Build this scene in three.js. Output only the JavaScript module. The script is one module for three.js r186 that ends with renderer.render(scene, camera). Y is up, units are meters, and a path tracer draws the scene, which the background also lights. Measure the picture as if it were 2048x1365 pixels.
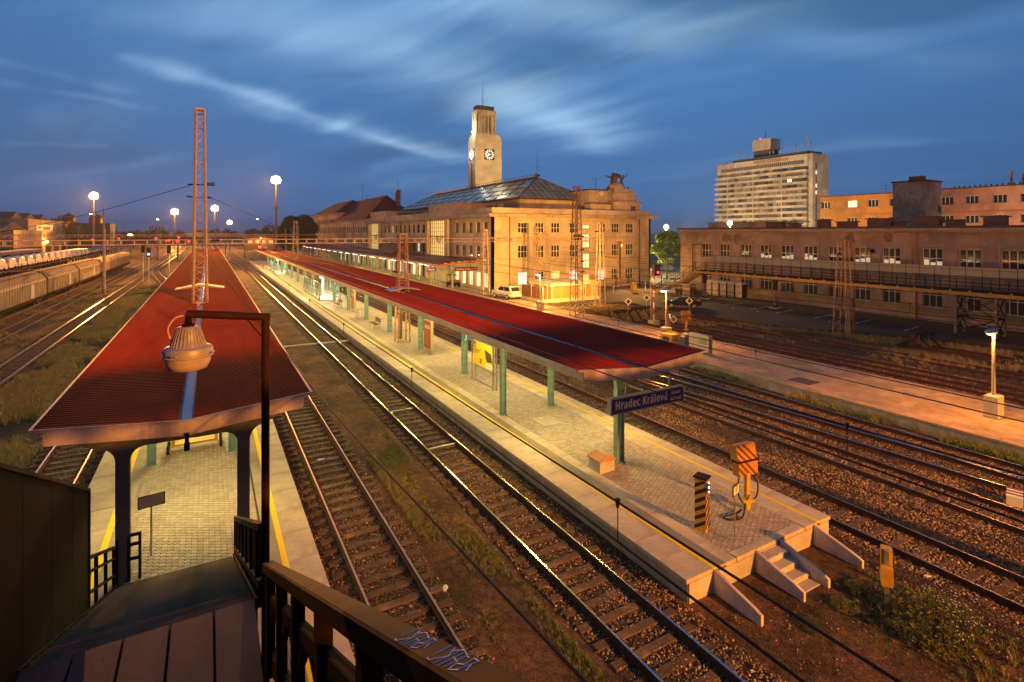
import * as THREE from 'three';
import { mergeGeometries } from 'three/addons/utils/BufferGeometryUtils.js';
import { TextGeometry } from 'three/addons/geometries/TextGeometry.js';
import { FontLoader } from 'three/addons/loaders/FontLoader.js';
import { RectAreaLightUniformsLib } from 'three/addons/lights/RectAreaLightUniformsLib.js';

// ---------------------------------------------------------------- camera, sky, sun, exposure
const scene = new THREE.Scene();
const YAW = 0.51402;                       // the lens looks 29.45 degrees to the right of the tracks
const camera = new THREE.PerspectiveCamera(64.82, 2048 / 1365, 0.2, 6000);
camera.position.set(0, 9.5, 0);
camera.lookAt(Math.sin(YAW), 9.5, -Math.cos(YAW));
camera.setViewOffset(2048, 1365, 0, 217.5, 2048, 1365);   // level camera, lens shifted down
const renderer = new THREE.WebGLRenderer({ antialias: true });
renderer.toneMapping = THREE.LinearToneMapping;
renderer.toneMappingExposure = 1.0;
renderer.shadowMap.enabled = true;
RectAreaLightUniformsLib.init();

// random numbers and noise -------------------------------------------------
function rng(seed) { let a = seed >>> 0; return () => { a = (a + 0x6D2B79F5) | 0; let t = Math.imul(a ^ (a >>> 15), 1 | a); t = (t + Math.imul(t ^ (t >>> 7), 61 | t)) ^ t; return ((t ^ (t >>> 14)) >>> 0) / 4294967296; }; }
const rnd = rng(7);
const R = (a, b) => a + (b - a) * rnd();
function hash(x, y, s) { let h = Math.imul(x, 374761393) ^ Math.imul(y, 668265263) ^ Math.imul(s, 2246822519); h = Math.imul(h ^ (h >>> 13), 1274126177); return ((h ^ (h >>> 16)) >>> 0) / 4294967296; }
function vnoise(x, y, s, px = 1e9, py = 1e9) {
  const xi = Math.floor(x), yi = Math.floor(y), fx = x - xi, fy = y - yi, m = (a, p) => p > 1e8 ? a : ((a % p) + p) % p;
  const u = fx * fx * (3 - 2 * fx), v = fy * fy * (3 - 2 * fy);
  const a = hash(m(xi, px), m(yi, py), s), b = hash(m(xi + 1, px), m(yi, py), s), c = hash(m(xi, px), m(yi + 1, py), s), d = hash(m(xi + 1, px), m(yi + 1, py), s);
  return a + (b - a) * u + (c - a) * v + (a - b - c + d) * u * v;
}
function fbm(x, y, oct, s, px = 1e9, py = 1e9) { let t = 0, a = 0.5, n = 0; for (let i = 0; i < oct; i++) { t += a * vnoise(x, y, s + i, px, py); n += a; x *= 2; y *= 2; px = px > 1e8 ? px : px * 2; py = py > 1e8 ? py : py * 2; a *= 0.5; } return t / n; }
const sst = (a, b, x) => { const t = Math.min(1, Math.max(0, (x - a) / (b - a))); return t * t * (3 - 2 * t); };
const mix = (a, b, t) => a + (b - a) * t;

// dusk sky: blue, paler towards the afterglow, with wind-drawn cirrus ---------
{
  const W = 2048, H = 1024, data = new Float32Array(W * H * 4);
  const glow = [Math.sin(YAW - 0.02), -Math.cos(YAW - 0.02)];
  // cirrus streaks on a flat layer, each: from, to, half width there and here, strength
  const lay = (X, Y, Z) => { const l = Math.hypot(X, Y, Z), k = 1 / (Y / l + 0.10); return [X / l * k, Z / l * k]; };
  const dirs = [[[-0.13, 0.325, -1.22], [0.40, 0.135, -0.925], 0.06, 1.3], [[-0.36, 0.335, -1.34], [-0.13, 0.265, -1.22], 0.05, 0.7], [[-0.33, 0.285, -1.33], [-0.09, 0.235, -1.2], 0.04, 0.7], [[-0.33, 0.168, -1.33], [-0.17, 0.163, -1.25], 0.03, 0.6], [[0.06, 0.24, -1.1], [0.44, 0.14, -0.91], 0.13, 1.2],
    [[0.02, 0.46, -1.12], [0.66, 0.17, -0.78], 0.26, 1.35], [[0.22, 0.50, -1.0], [0.78, 0.34, -0.72], 0.16, 1.2], [[0.75, 0.40, -0.75], [1.25, 0.30, -0.45], 0.12, 0.45], [[-0.2, 0.42, -1.25], [0.2, 0.36, -1.03], 0.12, 0.35], [[0.42, 0.30, -0.9], [0.66, 0.15, -0.78], 0.14, 0.8]];
  const S = dirs.map(([a, b, w, k]) => [lay(...a), lay(...b), w, k]);
  for (let j = 0; j < H; j++) for (let i = 0; i < W; i++) {
    const lon = (i + 0.5) / W * 2 * Math.PI - Math.PI, lat = (j + 0.5) / H * Math.PI - Math.PI / 2;
    const y = Math.sin(lat), x = Math.cos(lat) * Math.cos(lon), z = Math.cos(lat) * Math.sin(lon), o = (j * W + i) * 4;
    const e = Math.max(0, y), az = (x * glow[0] + z * glow[1]) / Math.max(0.05, Math.hypot(x, z));
    const warm = mix(Math.pow(Math.max(0, az * 0.5 + 0.5), 2.1), 0.2, sst(0.3, 0.9, e));       // the afterglow side is the brighter one
    let r = 0.018 + 0.036 * warm, g = 0.055 + 0.128 * warm, b = 0.13 + 0.31 * warm;
    const up = sst(0.05, 0.36, e) * sst(1.0, 0.4, e); r += 0.012 * up * warm; g += 0.045 * up * warm; b += 0.085 * up * warm;
    const low = Math.exp(-e / 0.06) * warm; r += 0.022 * low; g -= 0.004 * low; b -= 0.02 * low;
    if (y > -0.05) {
      const k = 1 / (e + 0.10), p = x * k, q = z * k;
      const wx = fbm(p * 0.7 + 3, q * 0.7, 4, 11) - 0.5, wy = fbm(p * 0.7 + 9, q * 0.7 + 5, 4, 12) - 0.5;
      const dx = 0.42, dz = 0.91, al = (p * dx + q * dz), ac = (p * dz - q * dx);
      const n1 = fbm(al * 0.55 + wx, ac * 1.9 + wy * 1.4, 6, 21), n2 = fbm(al * 0.35 + wx + 7, ac * 0.95 + wy, 5, 31), f = fbm(al * 1.3 + wx * 2, ac * 6 + wy * 3, 5, 41);
      let c = sst(0.45, 0.85, n1) * 0.5 * sst(0.3, 0.6, n2), dk = sst(0.50, 0.70, n2) * (0.5 + 0.5 * f);
      for (const [A, B, w, kk] of S) {
        const ax = B[0] - A[0], ay = B[1] - A[1], L2 = ax * ax + ay * ay, t = ((p - A[0]) * ax + (q - A[1]) * ay) / L2;
        const tt = Math.min(1, Math.max(0, t)), d = Math.hypot(p - A[0] - ax * tt, q - A[1] - ay * tt + (wx - wy) * 0.32 + (fbm(p * 3.1, q * 3.1, 3, 51) - 0.5) * 0.10);
        c += kk * Math.exp(-Math.pow(d / (w * (0.5 + 1.2 * f)), 2)) * (0.15 + 1.0 * f) * sst(-0.2, 0.2, t) * sst(1.2, 0.8, t);
      }
      c *= sst(0.02, 0.14, e) * (0.35 + 0.65 * warm); dk *= sst(0.03, 0.2, e);
      r = r * (1 - 0.18 * dk) + 0.155 * c; g = g * (1 - 0.28 * dk) + 0.215 * c; b = b * (1 - 0.33 * dk) + 0.235 * c;
    } else { r = 0.03; g = 0.03; b = 0.035; }
    data[o] = r; data[o + 1] = g; data[o + 2] = b; data[o + 3] = 1;
  }
  const t = new THREE.DataTexture(data, W, H, THREE.RGBAFormat, THREE.FloatType);
  t.mapping = THREE.EquirectangularReflectionMapping; t.magFilter = THREE.LinearFilter; t.minFilter = THREE.LinearFilter; t.needsUpdate = true;
  scene.background = t; scene.environment = t;
}
const sun = new THREE.DirectionalLight(0xffe2c4, 0.02);      // the sun is down: only a last trace of it
sun.position.set(60, 12, -100); sun.shadow.radius = 60; sun.castShadow = true;
Object.assign(sun.shadow.camera, { left: -120, right: 120, top: 120, bottom: -120, far: 600 });
scene.add(sun, sun.target);

// ---------------------------------------------------------------- helpers
const V = (x, y, z) => new THREE.Vector3(x, y, z);
const taken = {};
const numbered = n => { const k = taken[n] = (taken[n] ?? -1) + 1; return k ? n + '_' + String(k).padStart(3, '0') : n; };
function thing(name, label, category, pos = [0, 0, 0], turn = 0, group) {
  const o = new THREE.Group(); o.name = numbered(name); scene.add(o); o.position.set(...pos); o.rotation.y = turn;
  o.userData = { label, category }; if (group) o.userData.group = group; return o;
}
function tag(o, label, category, group, kind) { o.name = numbered(o.name); scene.add(o); if (label) o.userData.label = label; if (category) o.userData.category = category; if (group) o.userData.group = group; if (kind) o.userData.kind = kind; return o; }
function copy(o, pos, turn, label) { const c = o.clone(); c.name = numbered(o.name.replace(/_\d{3}$/, '')); c.userData = { ...o.userData }; if (label) c.userData.label = label; scene.add(c); c.position.set(...pos); if (turn !== undefined) c.rotation.y = turn; return c; }
function planarUV(g, off = 0) {
  const p = g.attributes.position, n = g.attributes.normal, uv = new Float32Array(p.count * 2);
  for (let i = 0; i < p.count; i++) {
    const ax = Math.abs(n.getX(i)), ay = Math.abs(n.getY(i)), az = Math.abs(n.getZ(i)), x = p.getX(i), y = p.getY(i), z = p.getZ(i);
    if (ay >= ax && ay >= az) { uv[2 * i] = x + off; uv[2 * i + 1] = z + off * 1.7; } else if (ax >= az) { uv[2 * i] = z + off; uv[2 * i + 1] = y; } else { uv[2 * i] = x + off; uv[2 * i + 1] = y; }
  }
  g.setAttribute('uv', new THREE.BufferAttribute(uv, 2)); return g;
}
const _q = new THREE.Quaternion(), _m = new THREE.Matrix4(), UPV = V(0, 1, 0);
class MB {
  constructor() { this.g = []; }
  add(g, m) { g = g.index ? g.toNonIndexed() : g; if (m) g.applyMatrix4(m); for (const k of Object.keys(g.attributes)) if (k !== 'position' && k !== 'normal') g.deleteAttribute(k); this.g.push(g); return this; }
  box(x0, x1, y0, y1, z0, z1) { const g = new THREE.BoxGeometry(Math.abs(x1 - x0), Math.abs(y1 - y0), Math.abs(z1 - z0)); g.translate((x0 + x1) / 2, (y0 + y1) / 2, (z0 + z1) / 2); return this.add(g); }
  cbox(x, y, z, w, h, d, ry = 0, rx = 0, rz = 0) { const g = new THREE.BoxGeometry(w, h, d); return this.add(g, new THREE.Matrix4().compose(V(x, y, z), _q.setFromEuler(new THREE.Euler(rx, ry, rz)), V(1, 1, 1))); }
  // a box with chamfered vertical edges along y and a chamfered top
  cham(x0, x1, y0, y1, z0, z1, c = 0.01) { const s = new THREE.Shape(); s.moveTo(x0 + c, z0 + c); s.lineTo(x1 - c, z0 + c); s.lineTo(x1 - c, z1 - c); s.lineTo(x0 + c, z1 - c); const g = new THREE.ExtrudeGeometry(s, { depth: y1 - y0 - 2 * c, bevelEnabled: true, bevelSize: c, bevelThickness: c, bevelSegments: 1 }); g.applyMatrix4(new THREE.Matrix4().set(1, 0, 0, 0, 0, 0, 1, y0 + c, 0, 1, 0, 0, 0, 0, 0, 1)); flip(g); return this.add(g); }
  bar(a, b, w, h = w) { a = V(...a); b = V(...b); const d = b.clone().sub(a), L = d.length(); const z = d.clone().normalize(); let x = V(0, 1, 0).cross(z); if (x.lengthSq() < 1e-6) x = V(1, 0, 0); x.normalize(); const y = z.clone().cross(x); const m = new THREE.Matrix4().makeBasis(x, y, z).setPosition(a.add(b).multiplyScalar(0.5)); return this.add(new THREE.BoxGeometry(w, h, L), m); }
  rod(a, b, r, r2 = r, n = 8, open = false) { a = V(...a); b = V(...b); const d = b.clone().sub(a), L = d.length(); const m = new THREE.Matrix4().compose(a.add(b).multiplyScalar(0.5), _q.setFromUnitVectors(UPV, d.normalize()), V(1, 1, 1)); return this.add(new THREE.CylinderGeometry(r2, r, L, n, 1, open), m); }
  tube(pts, r, n = 6, seg = 0) { const c = new THREE.CatmullRomCurve3(pts.map(p => V(...p))); return this.add(new THREE.TubeGeometry(c, seg || pts.length * 6, r, n, false)); }
  ball(x, y, z, r, sx = 1, sy = 1, sz = 1, n = 10) { const g = new THREE.SphereGeometry(r, n + 4, n); g.scale(sx, sy, sz); g.translate(x, y, z); return this.add(g); }
  lathe(pts, x, y, z, n = 24) { const g = new THREE.LatheGeometry(pts.map(p => new THREE.Vector2(...p)), n); g.translate(x, y, z); return this.add(g); }
  // prism of a closed outline [[a,b]...] in a plane: 'xy' extruded along z, 'zy' along x, 'xz' along y
  prism(pts, plane, d0, d1, bevel = 0) {
    const s = new THREE.Shape(pts.map(p => new THREE.Vector2(...p))); const D = d1 - d0 - 2 * bevel;
    const g = new THREE.ExtrudeGeometry(s, bevel ? { depth: D, bevelEnabled: true, bevelSize: bevel, bevelOffset: -bevel, bevelThickness: bevel, bevelSegments: 1, curveSegments: 6 } : { depth: D, bevelEnabled: false, curveSegments: 6 });
    const o = d0 + bevel;
    if (plane === 'xy') g.translate(0, 0, o);
    else if (plane === 'zy') { g.applyMatrix4(new THREE.Matrix4().set(0, 0, 1, o, 0, 1, 0, 0, 1, 0, 0, 0, 0, 0, 0, 1)); flip(g); }
    else { g.applyMatrix4(new THREE.Matrix4().set(1, 0, 0, 0, 0, 0, 1, o, 0, 1, 0, 0, 0, 0, 0, 1)); flip(g); }
    return this.add(g);
  }
  quad(a, b, c, d) { const g = new THREE.BufferGeometry(); g.setAttribute('position', new THREE.Float32BufferAttribute([...a, ...b, ...c, ...a, ...c, ...d], 3)); g.computeVertexNormals(); return this.add(g); }
  tri(a, b, c) { const g = new THREE.BufferGeometry(); g.setAttribute('position', new THREE.Float32BufferAttribute([...a, ...b, ...c], 3)); g.computeVertexNormals(); return this.add(g); }
  geo(off = 0) { return planarUV(this.g.length > 1 ? mergeGeometries(this.g) : this.g[0], off); }
  build(name, mat, parent, off = 0) { const m = new THREE.Mesh(this.geo(off), mat); m.name = name; m.castShadow = m.receiveShadow = true; if (parent) parent.add(m); return m; }
}
function flip(g) { // a mirrored matrix turned the faces inside out
  const ni = g.index ? g.toNonIndexed() : g, p = ni.attributes.position; for (let i = 0; i < p.count; i += 3) { const x = p.getX(i), y = p.getY(i), z = p.getZ(i); p.setXYZ(i, p.getX(i + 2), p.getY(i + 2), p.getZ(i + 2)); p.setXYZ(i + 2, x, y, z); }
  if (ni !== g) { g.setIndex(null); g.setAttribute('position', p); for (const k of Object.keys(g.attributes)) if (k !== 'position') g.deleteAttribute(k); } g.computeVertexNormals();
}
const mesh = (name, geo, mat, parent) => { const m = new THREE.Mesh(geo, mat); m.name = name; m.castShadow = m.receiveShadow = true; if (parent) parent.add(m); return m; };
function struct(o) { o.name = numbered(o.name); o.userData.kind = 'structure'; scene.add(o); return o; }

// ---------------------------------------------------------------- textures and materials
function tex(n, size, fn, color = true) {          // fn(u, v, px) -> [r,g,b] 0..1 (sRGB) or a grey number; tiles every `size` metres
  const d = new Uint8Array(n * n * 4);
  for (let j = 0; j < n; j++) for (let i = 0; i < n; i++) { let c = fn(i / n, j / n); if (typeof c === 'number') c = [c, c, c]; const o = (j * n + i) * 4; d[o] = Math.max(0, Math.min(255, c[0] * 255)); d[o + 1] = Math.max(0, Math.min(255, c[1] * 255)); d[o + 2] = Math.max(0, Math.min(255, c[2] * 255)); d[o + 3] = 255; }
  const t = new THREE.DataTexture(d, n, n); t.wrapS = t.wrapT = THREE.RepeatWrapping; t.magFilter = THREE.LinearFilter; t.minFilter = THREE.LinearMipmapLinearFilter; t.generateMipmaps = true;
  if (color) t.colorSpace = THREE.SRGBColorSpace; t.repeat.set(1 / size, 1 / size); t.needsUpdate = true; return t;
}
const sized = (t, s, s2 = s) => { const c = t.clone(); c.repeat.set(1 / s, 1 / s2); c.needsUpdate = true; return c; };
const tf = (u, v, f, o, s) => fbm(u * f, v * f, o, s, f, f);
// neutral mottling, multiplied with a base colour
const mottle = tex(512, 3, (u, v) => { const n = tf(u, v, 6, 5, 3), m = tf(u, v, 3, 3, 8), k = tf(u, v, 60, 2, 19); return 0.68 + 0.22 * n + 0.22 * m + 0.12 * k - 0.06; });
const stain = tex(1024, 14, (u, v) => { const a = tf(u, v, 5, 5, 51), b = tf(u, v, 16, 4, 57), d = fbm(u * 90, v * 6, 4, 66, 90, 6), k = tf(u, v, 180, 2, 71); const patch = sst(0.53, 0.57, tf(u, v, 6, 4, 77)); const s = 0.90 + 0.28 * (a - 0.5) + 0.2 * (b - 0.5) + 0.09 * (d - 0.5) + 0.12 * (k - 0.5) - 0.07 * patch; return [s * 1.02, s, s * 0.97]; });
const grainB = tex(512, 0.6, (u, v) => 0.5 * tf(u, v, 40, 3, 91) + 0.5 * tf(u, v, 110, 2, 95), false);
const rustT = tex(512, 1.6, (u, v) => { const a = tf(u, v, 8, 5, 101), b = tf(u, v, 40, 3, 105), k = sst(0.45, 0.62, a); return [mix(0.50, 0.78, a) * (0.8 + 0.3 * b), mix(0.42, 0.55, k) * (0.8 + 0.3 * b), mix(0.42, 0.40, k) * (0.75 + 0.3 * b)]; });
const woodT = tex(512, 1.2, (u, v) => { const w = fbm(u * 5, v * 60, 4, 111, 5, 60), a = tf(u, v, 5, 4, 115); const s = 0.45 + 0.4 * w + 0.35 * (a - 0.5); return [s, s * 0.93, s * 0.84]; });
const soilT = tex(1024, 9, (u, v) => { const a = tf(u, v, 6, 5, 121), b = tf(u, v, 50, 3, 125), k = tf(u, v, 240, 2, 129), p = sst(0.5, 0.7, tf(u, v, 11, 4, 133)); const s = 0.34 + 0.34 * (a - 0.5) + 0.24 * (b - 0.5) + 0.30 * (k - 0.5); return [s * 1.08 - 0.03 * p, s * 0.92 + 0.0 * p, s * 0.74 - 0.05 * p]; });
const soilB = tex(512, 2.2, (u, v) => 0.5 * tf(u, v, 14, 4, 141) + 0.5 * tf(u, v, 90, 2, 145), false);
const cell = (u, v, f, s) => { let d1 = 9, d2 = 9, id = 0; const x = u * f, y = v * f, xi = Math.floor(x), yi = Math.floor(y); for (let j = -1; j < 2; j++) for (let i = -1; i < 2; i++) { const cx = ((xi + i) % f + f) % f, cy = ((yi + j) % f + f) % f; const d = Math.hypot(xi + i + hash(cx, cy, s) - x, yi + j + hash(cx, cy, s + 1) - y); if (d < d1) { d2 = d1; d1 = d; id = hash(cx, cy, s + 2); } else if (d < d2) d2 = d; } return [d1, d2, id]; };
const gravT = tex(1024, 2.4, (u, v) => { const [a, b, i] = cell(u, v, 46, 151), k = tf(u, v, 5, 4, 155), e = sst(0.0, 0.22, b - a); const s = (0.14 + 0.42 * i * i + 0.16 * k) * (0.35 + 0.65 * e); return [s * 1.08, s * 0.96, s * 0.86]; });
const gravB = tex(1024, 2.4, (u, v) => { const [a, b, i] = cell(u, v, 46, 151); return sst(0, 0.5, b - a) * (0.5 + 0.5 * i); }, false);
const asphT = tex(512, 4, (u, v) => { const a = tf(u, v, 5, 5, 161), k = tf(u, v, 150, 2, 165), c = sst(0.06, 0.0, Math.abs(tf(u, v, 4, 5, 169) - 0.5)); const s = 0.36 + 0.24 * (a - 0.5) + 0.2 * (k - 0.5) - 0.10 * c; return [s, s * 0.98, s * 0.95]; });

function mat(r, g, b, o = {}) { const { phys, ...p } = o; const m = new (phys ? THREE.MeshPhysicalMaterial : THREE.MeshStandardMaterial)({ roughness: 0.8, metalness: 0, side: THREE.DoubleSide, ...p }); m.color.setRGB(r, g, b); return m; }
const emis = (r, g, b, k, base = 0.8) => { const m = mat(base, base, base, { roughness: 0.5 }); m.emissive.setRGB(r, g, b); m.emissiveIntensity = k; return m; };
const M = {
  soil: mat(0.78, 0.58, 0.40, { map: soilT, bumpMap: soilB, bumpScale: 0.035, roughness: 1 }),
  gravel: mat(0.85, 0.70, 0.55, { map: gravT, bumpMap: gravB, bumpScale: 0.05, roughness: 1 }),
  asphalt: mat(0.42, 0.35, 0.30, { map: asphT, bumpMap: grainB, bumpScale: 0.006, roughness: 0.9 }),
  concrete: mat(0.56, 0.54, 0.48, { map: mottle, bumpMap: grainB, bumpScale: 0.003, roughness: 0.88 }),
  concreteOld: mat(0.44, 0.42, 0.37, { map: sized(stain, 5), bumpMap: grainB, bumpScale: 0.008, roughness: 0.95 }),
  slabOld: mat(0.52, 0.41, 0.27, { map: sized(stain, 6), bumpMap: grainB, bumpScale: 0.004, roughness: 0.92 }),
  slab: mat(0.60, 0.54, 0.42, { map: sized(mottle, 2.2), bumpMap: grainB, bumpScale: 0.002, roughness: 0.85 }),
  pave: [0, 1, 2].map(i => mat(0.53 - 0.05 * i, 0.49 - 0.05 * i, 0.41 - 0.045 * i, { map: sized(mottle, 1.1), bumpMap: grainB, bumpScale: 0.003, roughness: 0.88 })),
  joint: mat(0.07, 0.055, 0.04, { roughness: 1 }),
  yellowLine: mat(0.95, 0.74, 0.015, { roughness: 0.7 }),
  tactile: mat(0.50, 0.47, 0.38, { map: mottle, roughness: 0.85 }),
  wood: mat(0.30, 0.25, 0.20, { map: woodT, bumpMap: grainB, bumpScale: 0.006, roughness: 0.9 }),
  sleeper: [0, 1, 2].map(i => mat(0.24 + 0.06 * i, 0.185 + 0.05 * i, 0.14 + 0.04 * i, { map: woodT, bumpMap: grainB, bumpScale: 0.01, roughness: 0.95 })),
  railRust: mat(0.17, 0.095, 0.06, { map: rustT, roughness: 0.75, metalness: 0.2 }),
  railTop: mat(0.62, 0.60, 0.57, { roughness: 0.24, metalness: 1 }),
  railDull: mat(0.34, 0.27, 0.22, { roughness: 0.42, metalness: 0.9 }),
  roofRed: mat(0.37, 0.030, 0.016, { map: sized(mottle, 4), roughness: 0.8, phys: true, specularIntensity: 0.25 }),
  gutter: mat(0.22, 0.25, 0.28, { roughness: 0.10, metalness: 0.85, bumpMap: soilB, bumpScale: 0.004 }),
  fascia: mat(0.62, 0.53, 0.50, { map: sized(stain, 5), roughness: 0.65 }),
  trimGrey: mat(0.50, 0.50, 0.47, { map: mottle, roughness: 0.55, metalness: 0.3 }),
  tealSteel: mat(0.26, 0.44, 0.40, { map: sized(mottle, 1.4), roughness: 0.55, metalness: 0.1 }),
  soffit: mat(0.62, 0.62, 0.54, { map: mottle, roughness: 0.7 }),
  darkSteel: mat(0.022, 0.015, 0.012, { map: rustT, roughness: 0.85, phys: true, specularIntensity: 0.2 }),
  brownSteel: mat(0.085, 0.040, 0.030, { map: rustT, roughness: 0.75, phys: true, specularIntensity: 0.3 }),
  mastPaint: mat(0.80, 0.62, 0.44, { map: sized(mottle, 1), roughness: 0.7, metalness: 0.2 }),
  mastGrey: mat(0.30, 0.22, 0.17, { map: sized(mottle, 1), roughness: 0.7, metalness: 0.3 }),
  galv: mat(0.46, 0.46, 0.45, { map: mottle, roughness: 0.45, metalness: 0.7 }),
  wire: mat(0.03, 0.026, 0.024, { roughness: 0.6, metalness: 0.4 }),
  black: mat(0.012, 0.012, 0.012, { roughness: 0.6 }),
  rubber: mat(0.02, 0.02, 0.02, { roughness: 0.9 }),
  white: mat(0.72, 0.72, 0.70, { roughness: 0.5 }),
  whiteWall: mat(0.78, 0.75, 0.70, { map: sized(stain, 6), roughness: 0.85 }),
  creamPlain: mat(0.66, 0.57, 0.43, { map: sized(mottle, 9), bumpMap: grainB, bumpScale: 0.003, roughness: 0.92 }),
  cream: mat(0.66, 0.57, 0.43, { map: sized(stain, 22), bumpMap: grainB, bumpScale: 0.004, roughness: 0.92 }),
  stone: mat(0.55, 0.50, 0.43, { map: sized(stain, 9), bumpMap: grainB, bumpScale: 0.004, roughness: 0.9 }),
  plasterR: mat(0.46, 0.36, 0.30, { map: sized(stain, 17), bumpMap: grainB, bumpScale: 0.006, roughness: 0.95 }),
  plinthR: mat(0.38, 0.32, 0.24, { map: sized(stain, 8), bumpMap: grainB, bumpScale: 0.008, roughness: 0.95 }),
  roofFelt: mat(0.10, 0.095, 0.09, { map: mottle, roughness: 0.9 }),
  tileRed: mat(0.13, 0.036, 0.022, { map: sized(mottle, 2), roughness: 0.85 }),
  copper: mat(0.30, 0.40, 0.30, { map: sized(stain, 7), roughness: 0.42, metalness: 0.25 }),
  glassDark: mat(0.025, 0.03, 0.035, { roughness: 0.08, metalness: 0.0 }),
  glassRoof: mat(0.34, 0.40, 0.30, { map: sized(stain, 6), roughness: 0.25, metalness: 0.2 }),
  frameWhite: mat(0.70, 0.68, 0.65, { roughness: 0.55 }),
  frameBrown: mat(0.22, 0.12, 0.07, { roughness: 0.6 }),
  frameDark: mat(0.06, 0.055, 0.05, { roughness: 0.5, metalness: 0.3 }),
  winLit: emis(1.0, 0.86, 0.55, 1.1), winWarm: emis(1.0, 0.56, 0.16, 0.75), winCool: emis(0.72, 0.86, 1.0, 0.9),
  lampWhite: emis(1.0, 0.93, 0.72, 14), lampCool: emis(0.9, 0.96, 1.0, 14), lampSodium: emis(1.0, 0.60, 0.20, 26), lampStreet: emis(1.0, 0.88, 0.52, 34),
  red: emis(1.0, 0.02, 0.02, 9, 0.2), blue: emis(0.12, 0.2, 1.0, 9, 0.2),
  hazYellow: mat(0.66, 0.42, 0.04, { map: mottle, roughness: 0.6 }),
  signBlue: mat(0.012, 0.022, 0.12, { roughness: 0.35 }),
  concretePost: mat(0.50, 0.46, 0.40, { map: mottle, roughness: 0.9 }),
  brick: mat(0.26, 0.13, 0.09, { map: mottle, roughness: 0.9 }),
  pane: mat(0.85, 0.9, 0.88, { phys: true, transmission: 1, thickness: 0, roughness: 0.12, ior: 1.45 }),
  milk: mat(0.55, 0.55, 0.46, { phys: true, transmission: 0.45, thickness: 0, roughness: 0.9 }),
};
// a lamp's light: pool of candelas at a point just outside its glowing face
function pointLight(x, y, z, c, I, soft = 6) { const l = new THREE.PointLight(0xffffff, I); l.color.setRGB(...c); l.position.set(x, y, z); l.castShadow = true; l.shadow.radius = soft; scene.add(l); return l; }
const SODIUM = [1, 0.33, 0.04], TUBE = [1, 0.68, 0.20], STREET = [1, 0.72, 0.30];
function spotLight(x, y, z, tx, ty, tz, c, I, deg, soft = 15) { const l = new THREE.SpotLight(0xffffff, I, 0, deg * Math.PI / 180, 1); l.color.setRGB(...c); l.position.set(x, y, z); l.target.position.set(tx, ty, tz); l.castShadow = true; l.shadow.radius = soft; scene.add(l, l.target); return l; }
// ---------------------------------------------------------------- ground
{
  const xs = [-2500, -900, -400, -160, -80], zs = [900, 300, 100, 40];
  for (let x = -40; x <= 80; x += 1.5) xs.push(x); xs.push(120, 200, 400, 900, 2500);
  for (let z = 15; z >= -110; z -= 1.5) zs.push(z); zs.push(-160, -250, -400, -800, -1600, -3500);
  const p = [], idx = [], W = xs.length;
  for (const z of zs) for (const x of xs) p.push(x, -0.27 + (Math.abs(x) < 90 && z > -112 ? (fbm(x * 0.45, z * 0.45, 3, 5) - 0.5) * 0.10 : 0), z);
  for (let j = 0; j < zs.length - 1; j++) for (let i = 0; i < W - 1; i++) { const a = j * W + i; idx.push(a, a + 1, a + W, a + 1, a + W + 1, a + W); }
  const g = new THREE.BufferGeometry(); g.setAttribute('position', new THREE.Float32BufferAttribute(p, 3)); g.setIndex(idx); g.computeVertexNormals(); planarUV(g);
  struct(mesh('ground', g, M.soil));
}
// asphalt yard between the sidings and the long building, and the forecourt by the station
{
  const yard = (name, pts, y) => { const s = new THREE.Shape(pts.map(p => new THREE.Vector2(p[0], p[1]))); const g = new THREE.ExtrudeGeometry(s, { depth: 0.2, bevelEnabled: false }); g.applyMatrix4(new THREE.Matrix4().set(1, 0, 0, 0, 0, 0, 1, y - 0.2, 0, 1, 0, 0, 0, 0, 0, 1)); flip(g); planarUV(g); return struct(mesh(name, g, M.asphalt)); };
  const Y = yard('asphalt_yard', [[49.5, -57], [49.5, -41], [51, -33], [55, -27], [58.5, -20], [58.5, 8], [67.6, 8], [67.6, -57]], -0.02);
  yard('forecourt', [[37.4, -57.1], [37.4, -200], [150, -200], [150, -60], [80, -57.1]], -0.03);
  for (const z of [-47.5, -43.6, -40.2, -35.6, -31.4, -26.8]) new MB().cbox(60.5, -0.012, z, 4.2, 0.012, 0.13, 0.12).build('painted_line', M.whiteWall, Y, z);
  for (const z of [-45.3, -41.8, -33.2]) new MB().cbox(57.6, -0.012, z, 0.9, 0.012, 0.13, 0.5).build('painted_line', M.whiteWall, Y, z);
}
// ---------------------------------------------------------------- tracks
function sweep(path, prof, closed = true) {        // path [[x,z,(y)]...], profile [[across, up]...]
  const p = [], idx = [], n = prof.length, N = path.length;
  path.forEach(([x, z, y = 0], i) => { const a = path[Math.max(0, i - 1)], b = path[Math.min(N - 1, i + 1)]; let tx = b[0] - a[0], tz = b[1] - a[1]; const l = Math.hypot(tx, tz); tx /= l; tz /= l; for (const [u, v] of prof) p.push(x - tz * u, y + v, z + tx * u); });
  const out = new THREE.BufferGeometry(); const q = [];
  for (let i = 0; i < N - 1; i++) for (let k = 0; k < (closed ? n : n - 1); k++) { const a = i * n + k, b = i * n + (k + 1) % n; idx.push(a, b, a + n, b, b + n, a + n); }
  for (const i of idx) q.push(p[3 * i], p[3 * i + 1], p[3 * i + 2]);
  out.setAttribute('position', new THREE.Float32BufferAttribute(q, 3)); out.computeVertexNormals(); return planarUV(out);
}
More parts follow.
